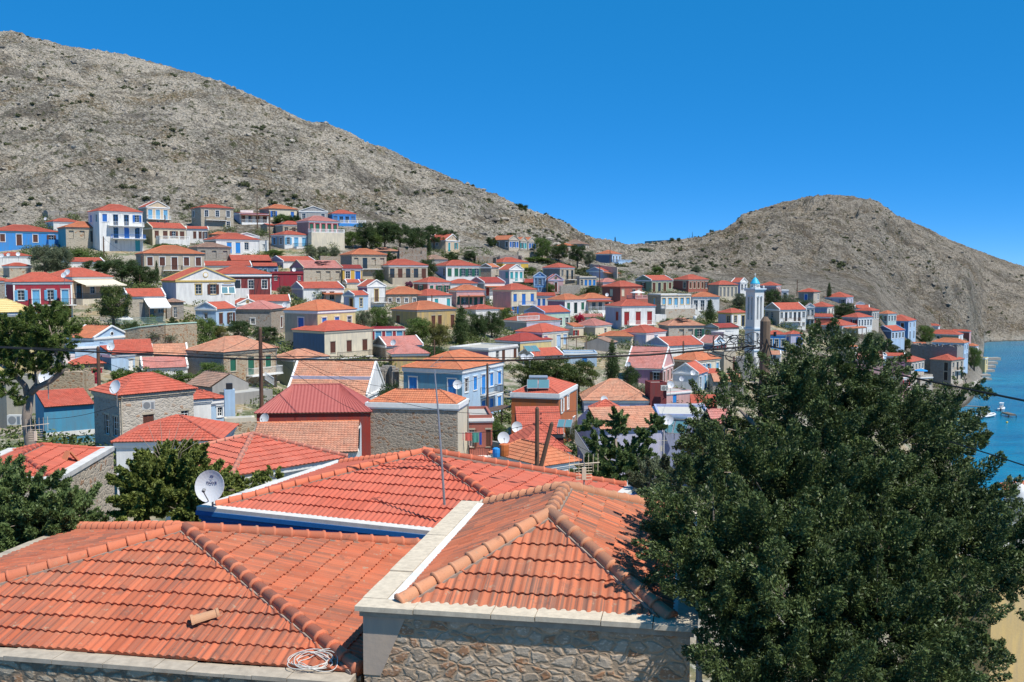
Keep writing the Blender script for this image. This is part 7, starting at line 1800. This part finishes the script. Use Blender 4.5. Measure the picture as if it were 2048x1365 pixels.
# ================================================================ dishes, panels, boxes
d_ = dish(422, 973, 28.4, .88, 'large white dish with dark blue lettering, nearest the camera', az=-.12, tilt=(0,.22), pole=.5)
def dish_writing(e):
    refl = [c for c in e.children if c.name.startswith('reflector')][0]
    az, el = -.12, .22; dv = Vector((math.sin(az)*math.cos(el), -math.cos(az)*math.cos(el), math.sin(el)))
    q = dv.to_track_quat('Z', 'Y').to_matrix().to_4x4(); q.translation = Vector((0,0,.5))
    cu = bpy.data.curves.new('lettering', 'FONT'); cu.body = 'nova'; cu.size = .17; cu.align_x = 'CENTER'; cu.extrude = .002
    to = bpy.data.objects.new('tmp', cu); C.objects.link(to); bpy.context.view_layer.update()
    me = bpy.data.meshes.new_from_object(to.evaluated_get(bpy.context.evaluated_depsgraph_get())); bpy.data.objects.remove(to)
    me.materials.clear(); me.materials.append(flatmat('navy_ink', (0.02,0.03,0.12), .5, .02))
    o = bpy.data.objects.new('lettering', me); C.objects.link(o); o.parent = e; o.matrix_local = q @ Matrix.Translation((0.02, .06, .030))
    mb = MB()
    for k in range(5):
        a = R(90)+(k-2)*R(36); c, s = math.cos(a), math.sin(a); px, py = .07*c, .07*s
        mb.tri((px*.35-s*.016, py*.35+c*.016, 0), (px*.35+s*.016, py*.35-c*.016, 0), (px, py, 0))
    mb.tri((-.07,-.02,0),(.0,-.045,0),(-.0,-.02,0)); mb.tri((.07,-.02,0),(0,-.02,0),(0,-.045,0))
    o2 = mb.obj('emblem', flatmat('navy_ink', (0.02,0.03,0.12), .5, .02), e); o2.matrix_local = q @ Matrix.Translation((0.02, .27, .056))
dish_writing(d_)
DL = [(232,775,70.5,.95,'round grey dish on the left corner of the rubble stone house'),(530,838,82,.85,'pale dish on the left corner of the dark red metal roofed house'),(94,755,62,.95,'white dish behind the pine limb on the light blue house'),
 (135,545,155,.9,'upper right dish on the peach awning house roof'),(128,551,154,.85,'lower left dish on the peach awning house roof'),(4,512,205,.9,'dish at the extreme left edge above the grey roofs'),(17,510,205,.7,'second dish from the left edge'),(36,509,205,.8,'third dish from the left edge'),(91,438,255,.8,'little dish on the low white house under the ruin'),
 (222,694,115,.9,'dish beside the pale blue cottage with the red lean-to'),(570,610,172,.95,'dish on the right corner of the pink and red pyramid roof'),(555,522,250,.9,'dish on the left slope of the lilac gable house'),(588,540,235,.9,'dish on the purple side of the sandstone house'),
 (787,686,150,.9,'dish on the salmon roof behind the roofless shell'),(915,770,121,1.1,'heart shaped pale dish on the blue side wall of the two storey house'),(918,588,265,.9,'dish on the salmon house left end'),(1078,592,262,.8,'dish beside the white annexe of the tall cream house'),
 (1047,715,140,.9,'left one of two dishes on the tan gable'),(1060,716,140,.9,'right one of two dishes on the tan gable'),(1034,855,92,1.0,'brass coloured dish on the wall below the orange house'),(1007,877,82,1.0,'large dark rimmed dish over the yard garden'),
 (1208,800,130,1.0,'grey dish on the lilac house with blue shutters'),(1257,730,160,.9,'dish on the left gable end of the magenta house'),(1341,770,140,1.0,'dish on the dark red wall block'),(1364,758,150,.8,'upper small dish on the salmon stepped roof'),(1386,746,155,.8,'topmost dish on the salmon stepped roof'),
 (1336,840,90,1.0,'white dish on the periwinkle flat roof, facing front'),(1349,850,91,1.0,'black mesh dish next to the old solar panels'),(1300,698,178,.9,'dish left of the blank lilac gable with chimney'),(1214,590,262,.9,'dish at the right of the columned porch house'),(1403,812,125,.8,'white dish beside the thin pole'),
 (265,1030,0,0,'')][:-1]
for px, py, d, dia, lb in DL: dish(px, py, d, dia, lb)
solar(1076, 778, 113, 2.6, 'two large blue green solar collectors with tank on the orange house', yaw=-3, tilt=38)
solar(617, 568, 240, 2.8, 'solar collectors on the long white house, centre left', yaw=20, tilt=38)
solar(457, 588, 176, 2.4, 'pair of tilted solar collectors before the yellow trimmed gable', yaw=20, tilt=55)
solar(1068, 704, 141, 2.2, 'solar collector on the clean red roof of the tan house', yaw=30, tank=False, tilt=30)
solar(1345, 868, 90, 2.6, 'worn pale solar collectors leaning on the periwinkle house', yaw=-25, tilt=45)
solar(1180, 650, 225, 1.6, 'slanted solar panel on the patched pink roof', yaw=25, tank=False, tilt=35)
solar(1128, 856, 92, 1.4, 'small dark photovoltaic panel right of the dark red lean-to', yaw=-10, tank=False, tilt=20)
def aircon(px, py, Y, label, yaw=0, s=1.0):
    p = P(px, py, Y); e = bpy.data.objects.new('air_conditioner', None); C.objects.link(e); e.location = p; e.rotation_euler = (0,0,R(yaw)); tag(e, label, 'air conditioner')
    mb = MB(); mb.box(-.42*s,-.3,-.3*s,.42*s,0,.3*s); mb.obj('casing', flatmat('ac_casing', (0.60,0.58,0.52), .5, .06), e)
    mb = MB(); mb.tube([(-.1*s,-.302,0),(-.1*s,-.312,0)], .24*s, 16); 
    for k in range(9): mb.box(.2*s,-.31,-.24*s+k*.055*s,.38*s,-.302,-.215*s+k*.055*s)
    mb.obj('grille', cm('sh_grey'), e)
aircon(298, 810, 71.4, 'cream air conditioner over the brown door of the rubble stone house', 11)
aircon(33, 839, 55, 'cream air conditioner unit on the putty grey house by the pine trunk', 0, .9)
aircon(1328, 776, 139.5, 'white air conditioner on the dark red wall block', 5, 1.2)
def parasol(px, py, Y, w, label, col='white', h=2.3):
    p = P(px, py, Y); e = bpy.data.objects.new('parasol', None); C.objects.link(e); e.location = (p.x, p.y, p.z-h); tag(e, label, 'parasol')
    mb = MB(); r = w/2; n = 8; c = (0,0,h+.05)
    for i in range(n):
        a0, a1 = 2*math.pi*i/n, 2*math.pi*(i+1)/n; A = (r*math.cos(a0), r*math.sin(a0), h-.45); B_ = (r*math.cos(a1), r*math.sin(a1), h-.45)
        mb.tri(A, B_, c); mb.tri(B_, A, (0,0,h)); mb.quad(A, B_, (B_[0],B_[1],B_[2]-.15), (A[0],A[1],A[2]-.15))
    mb.obj('canopy', cm(col), e); mb = MB(); mb.tube([(0,0,-.3),(0,0,h)], .03, 6); mb.obj('post', cm('white'), e)
parasol(249, 632, 150, 2.6, 'pale parasol on the garden terrace with mint railing')
parasol(825, 542, 262, 4.0, 'big white parasol left of the five green shutters')
parasol(1275, 582, 262, 3.8, 'white parasol on the terracotta house terrace')
parasol(1842, 738, 268, 3.6, 'royal blue parasol on the waterfront stone terrace', 'blue')
# garden terrace with mint coping, retaining walls
stone_wall([(196,688),(280,695),(330,690),(392,664)],[672,655,650,646],'tall ochre retaining wall with mint green coping','stone_warm',cap='mint',name='retaining_wall',ds=[140,138,138,142])
stone_wall([(700,548),(800,552)],[541,546],'low stone wall beneath the narrow windowed sandstone house','stone_grey')
stone_wall([(640,540),(690,535)],[512,514],'rubble wall right of the three olives','stone')
stone_wall([(1120,592),(1160,588)],[572,570],'brown stone wall beside the pink pediment house','stone_grey')
stone_wall([(1180,545),(1235,560)],[528,535],'pale terrace wall below the navy blue house','stone_white')
stone_wall([(1262,512),(1300,520),(1350,522)],[508,512,514],'first old field wall on the saddle','stone_grey',hmin=.3)
stone_wall([(1290,486),(1345,484),(1410,478)],[483,480,475],'dark field wall just under the saddle skyline','stone_grey',hmin=.3)
stone_wall([(1340,508),(1400,511),(1440,518)],[504,507,513],'long dark terrace wall across the right slope','stone_grey',hmin=.3)
stone_wall([(390,905),(400,905)],[900,900],'x','stone_grey') if False else None
stone_wall([(1050,800),(1150,880),(1240,905)],[790,868,893],'pale lane wall below the dense pines','concrete')
stone_wall([(755,860),(790,880)],[835,850],'tumbled stone wall left of the windowless stone house','stone_white')
stone_wall([(975,905),(1030,925)],[880,890],'iron grey yard wall under the garden tree','concrete',name='yard_wall')
sec(0,0,1)
# quay, rocks, pier, boats
q0 = PZ(1835, 792, 1.0)
def block(name, label, pts, z0, z1, mat, cat):
    n = len(pts); mb = MB(); c = Vector((pts[0][0], pts[0][1], 0)); mb.add([(p[0]-c.x,p[1]-c.y,z0) for p in pts]+[(p[0]-c.x,p[1]-c.y,z1) for p in pts], [tuple(range(n,2*n))]+[(i,(i+1)%n,n+(i+1)%n,n+i) for i in range(n)])
    return tag(mb.obj(name, mat, None, loc=c), label, cat)
conc = plaster((0.45,0.41,0.35), .5)
w2 = lambda px, py, z: (lambda p: (p.x, p.y))(PZ(px, py, z))
block('quay', 'pale stone quay in front of the waterfront houses', [w2(1800,800,1.2), w2(1890,785,1.2), w2(1960,768,1.2), w2(1950,745,1.2), w2(1840,762,1.2)], -3, 1.2, conc, 'quay')
block('quay', 'small square stone landing at the foot of the light blue tower house', [w2(1925,783,2.2), w2(1958,776,2.2), w2(1956,762,2.2), w2(1925,765,2.2)], -3, 2.2, conc, 'landing')
for i, (x0, x1, y) in enumerate(((1968,2002,719),(1966,1996,727),(1966,1992,734),(1964,1990,742),(1960,1982,751),(1950,1984,758))):
    a = PZ(x0, y, .6+.0*i); b = PZ(x1, y-1, .6); block('rock_ledge', ['topmost and longest','second','third','fourth','fifth','lowest'][i]+' flat rock ledge stepping into the sea', [(a.x,a.y),(b.x,b.y),(b.x,b.y+3.5),(a.x,a.y+4)], -2, .6+.25*(5-i)*.4, wm('stone_grey'), 'rock')
e = bpy.data.objects.new('jetty', None); C.objects.link(e); j0 = PZ(2003, 826, .9); e.location = j0; tag(e, 'grey wooden jetty between the two moored boats', 'jetty')
mb = MB(); J = [PZ(1930,812,.9)-j0, PZ(1984,815,.9)-j0, Vector((0,0,0))]
mb.box(J[1].x-.5, -3.4, -.35, .6, 1.2, 0)
for k in range(14): mb.box(J[1].x-.5+k*(.6-J[1].x+.5)/14+.02, -3.45, .002, J[1].x-.5+(k+1)*(.6-J[1].x+.5)/14-.02, 1.25, .05)
mb.obj('deck', flatmat('jetty_wood', (0.22,0.18,0.14), .9, .3), e)
mb = MB()
for x in (J[1].x-.3, .4):
    for y in (-3.2, 1.0): mb.tube([(x,y,-3),(x,y,-.3)], .12, 8)
mb.obj('piles', cm('dark'), e)
mb = MB(); mb.bar(J[0], J[1]+Vector((-.5,0,0)), 1.0, .15); mb.obj('gangway', flatmat('jetty_wood', (0.22,0.18,0.14), .9, .3), e)
def rib(px, py, label, L, yaw, kind):
    p = PZ(px, py, 0); e = bpy.data.objects.new('inflatable_boat' if kind == 'rib' else 'motor_boat', None); C.objects.link(e); e.location = (p.x, p.y, .05); e.rotation_euler = (0,0,R(yaw)); tag(e, label, 'boat')
    wht = flatmat('boat_white', (0.72,0.72,0.70), .35, .04)
    W = L*.36
    if kind == 'rib':
        out = [(-L*.5, -W*.42), (-L*.2, -W*.45), (L*.15, -W*.42), (L*.36, -W*.27), (L*.5, 0), (L*.36, W*.27), (L*.15, W*.42), (-L*.2, W*.45), (-L*.5, W*.42)]
        mb = MB(); mb.tube([(x,y,.42+.12*max(0,x/L*2)) for x, y in out], [.12]+[.25]*7+[.12], 10); mb.obj('tube', wht, e, smooth=True)
        mb = MB(); mb.box(-L*.46,-W*.36,.0,L*.3,W*.36,.25); mb.tri((L*.3,-W*.36,.1),(L*.5,0,.3),(L*.3,W*.36,.1)); mb.obj('hull', wht, e)
        mb = MB(); mb.box(-L*.05,-.3,.25,L*.06,.3,.95); mb.box(-.02*L,-.25,.95,L*.04,.25,1.2); mb.obj('console', wht, e)
        mb = MB(); mb.box(-L*.25,-.4,.25,-L*.12,.4,.65); mb.obj('seat', cm('sh_grey'), e)
        for s in (-1, 1):
            mb = MB(); mb.tube([(-L*.52,s*.32,-.2),(-L*.52,s*.32,.5),(-L*.53,s*.32,.8),(-L*.53,s*.32,1.1)], [.1,.14,.22,.12], 8); mb.obj('outboard_motor', cm('dark'), e)
        mb = MB(); mb.tube([(-L*.4,-W*.4,.4),(-L*.4,-W*.4,2.2)], .03, 6); mb.tube([(-L*.4,W*.4,.4),(-L*.4,W*.4,2.0)], .03, 6); mb.bar((-L*.4,-W*.4,2.0),(-L*.4,W*.4,2.0),.05,.05); mb.obj('frame', cm('white'), e)
    else:
        sec_ = [(-.5,.45),(-.2,.5),(.15,.46),(.38,.24),(.5,.02)]; mb = MB(); vs = []
        for t, hw in sec_: vs += [(t*L,-hw*W,.75+.15*t),(t*L,-hw*W*.7,-.2),(t*L,hw*W*.7,-.2),(t*L,hw*W,.75+.15*t)]
        fs = []
        for i in range(4):
            for j in range(3): fs.append((i*4+j, i*4+j+1, i*4+j+5, i*4+j+4))
            fs.append((i*4, i*4+4, i*4+7, i*4+3))
        fs.append((0,1,2,3)); mb.add(vs, fs); mb.obj('hull', wht, e)
        mb = MB(); mb.box(-L*.1,-W*.25,.7,L*.2,W*.25,1.5); mb.box(-L*.3,-W*.28,2.1,L*.15,W*.28,2.18); mb.obj('cabin', wht, e)
        mb = MB(); mb.box(-L*.08,-W*.255,1.05,L*.203,W*.255,1.38); mb.obj('windscreen', GLASS, e)
        mb = MB()
        for x in (-L*.28, L*.13):
            for y in (-W*.25, W*.25): mb.bar((x,y,.7),(x,y,2.1),.04,.04)
        mb.obj('canopy_frame', cm('sh_grey'), e)
        mb = MB(); mb.tube([(-L*.52,0,-.1),(-L*.52,0,.5),(-L*.53,0,1.0)], [.1,.16,.15], 8); mb.obj('outboard_motor', cm('dark'), e)
rib(1974, 834, 'white inflatable boat with twin black outboard motors', 8.3, 38, 'rib')
rib(2003, 821, 'small white motor boat with a canopy beyond the jetty', 5.4, 60, 'mb')
for px, py, col, lb in ((1954, 849, 'yellow', 'yellow mooring buoy nearest the inflatable boat'), (2014, 846, 'bright', 'orange mooring buoy right of the boats')):
    p = PZ(px, py, 0); mb = MB(); mb.tube([(0,0,-.15),(0,0,-.05),(0,0,.15),(0,0,.32),(0,0,.4)], [.08,.22,.3,.2,.05], 10); tag(mb.obj('buoy', cm(col), None, loc=p, smooth=True), lb, 'buoy')
# white dome by the right edge
p = P(2036, 985, 52); mb = MB(); mb.tube([(0,0,-1.5),(0,0,0),(0,0,.25),(0,0,.45),(0,0,.55)], [.45,.45,.38,.22,.02], 14); tag(mb.obj('water_tank', plaster(COL['white']), None, loc=p, smooth=True), 'small white domed tank on the roof at the right edge', 'water tank')
# small hut on the far shore
sec(1560, 540, 4.197)
house(1915,1930,2000,338,352,'flat','stone_smooth','tiny lone hut on the bare far shore at right',F=['.'],cc='white',name='hut',W=9,D=4,d=650)

# ================================================================ yard things
sec(0, 0, 1)
def laundry():
    e = bpy.data.objects.new('laundry_line', None); C.objects.link(e); p = P(937, 865, 86.0); e.location = p; tag(e, 'line of bright laundry on the balcony of the narrow red wing', 'laundry')
    for i, (x, w_, h_, c) in enumerate(((-.95,.5,.7,(0.55,0.08,0.25)),(-.3,.6,.75,(0.60,0.12,0.10)),(.35,.55,.9,(0.08,0.30,0.26)),(.95,.2,1.1,(0.03,0.10,0.45)))):
        mb = MB(); n = 6
        for k in range(n):
            x0, x1 = x+w_*k/n, x+w_*(k+1)/n; y0, y1 = .04*math.sin(k*1.7+i), .04*math.sin((k+1)*1.7+i)
            mb.quad((x0,y0,-h_),(x1,y1,-h_),(x1,y1*.3,0),(x0,y0*.3,0)); mb.quad((x0,y0*.3+.01,0),(x1,y1*.3+.01,0),(x1,y1+.01,-h_),(x0,y0+.01,-h_))
        mb.obj(['towel','sheet','blanket','trousers'][i], flatmat('cloth_%d' % i, c, .9, .15), e)
    mb = MB(); mb.bar((-1.2,0,.01),(1.3,0,.01),.02,.02); mb.obj('line', cm('white'), e)
laundry()
def slats():
    a = P(958, 826, 112); e = bpy.data.objects.new('slatted_canopy', None); C.objects.link(e); e.location = a; e.rotation_euler = (0,0,R(60)); tag(e, 'dark slatted timber canopy before the light blue two storey house', 'canopy')
    mb = MB()
    for k in range(16): mb.box(k*.42,-.9,0,k*.42+.28,.9,.08)
    mb.obj('slats', cm('wood'), e); mb = MB()
    for x in (0, 6.5):
        for y in (-.85,.85): mb.box(x-.06,y-.06,-3.5,x+.06,y+.06,-.005)
    mb.obj('posts', cm('wood'), e)
slats()
def barrel(px, py, Y, h, r, col, label, name, cat):
    p = P(px, py, Y); mb = MB(); mb.tube([(0,0,0),(0,0,.05),(0,0,h*.5),(0,0,h*.92),(0,0,h)], [r*.85,r*.9,r,r*.95,r*.7], 12); tag(mb.obj(name, cm(col), None, loc=p), label, cat)
barrel(1008, 912, 60, .75, .32, 'orange', 'orange plastic barrel in the yard behind the blue cornice roof', 'barrel', 'barrel')
barrel(994, 914, 60, .55, .28, 'blue', 'bright blue bucket beside the orange barrel', 'bucket', 'bucket')
barrel(1390, 640, 250, 1.0, .5, 'white', 'white water tank behind the derelict house', 'water_tank', 'water tank')
def yard_fence(pts, Y, h, label, col='white', fn=railing):
    a = [P(x, y, yy) for (x, y), yy in zip(pts, Y)]; o_ = a[0].copy(); mb = MB()
    for p, q in zip(a[:-1], a[1:]): fn(mb, p-o_, q-o_, h)
    tag(mb.obj('balustrade' if fn is balustrade else 'railing', cm(col), None, loc=o_), label, 'railing')
yard_fence([(745,905),(786,903)], [86,88], .9, 'white balustrade beside the dark red metal roofed house', fn=balustrade)
yard_fence([(200,642),(250,650),(330,648)], [150,148,146], 1.0, 'pale green railing round the garden terrace', 'mint')
yard_fence([(1035,642),(1078,640)], [215,216], .9, 'white balustrade below the cobalt shuttered house', fn=balustrade)
yard_fence([(530,760),(548,772)], [118,116], .9, 'white railing by the weathered plaster stone house')
yard_fence([(1150,885),(1178,930)], [80,72], 1.0, 'grey fence along the lane right of the dark red lean-to', 'sh_grey')
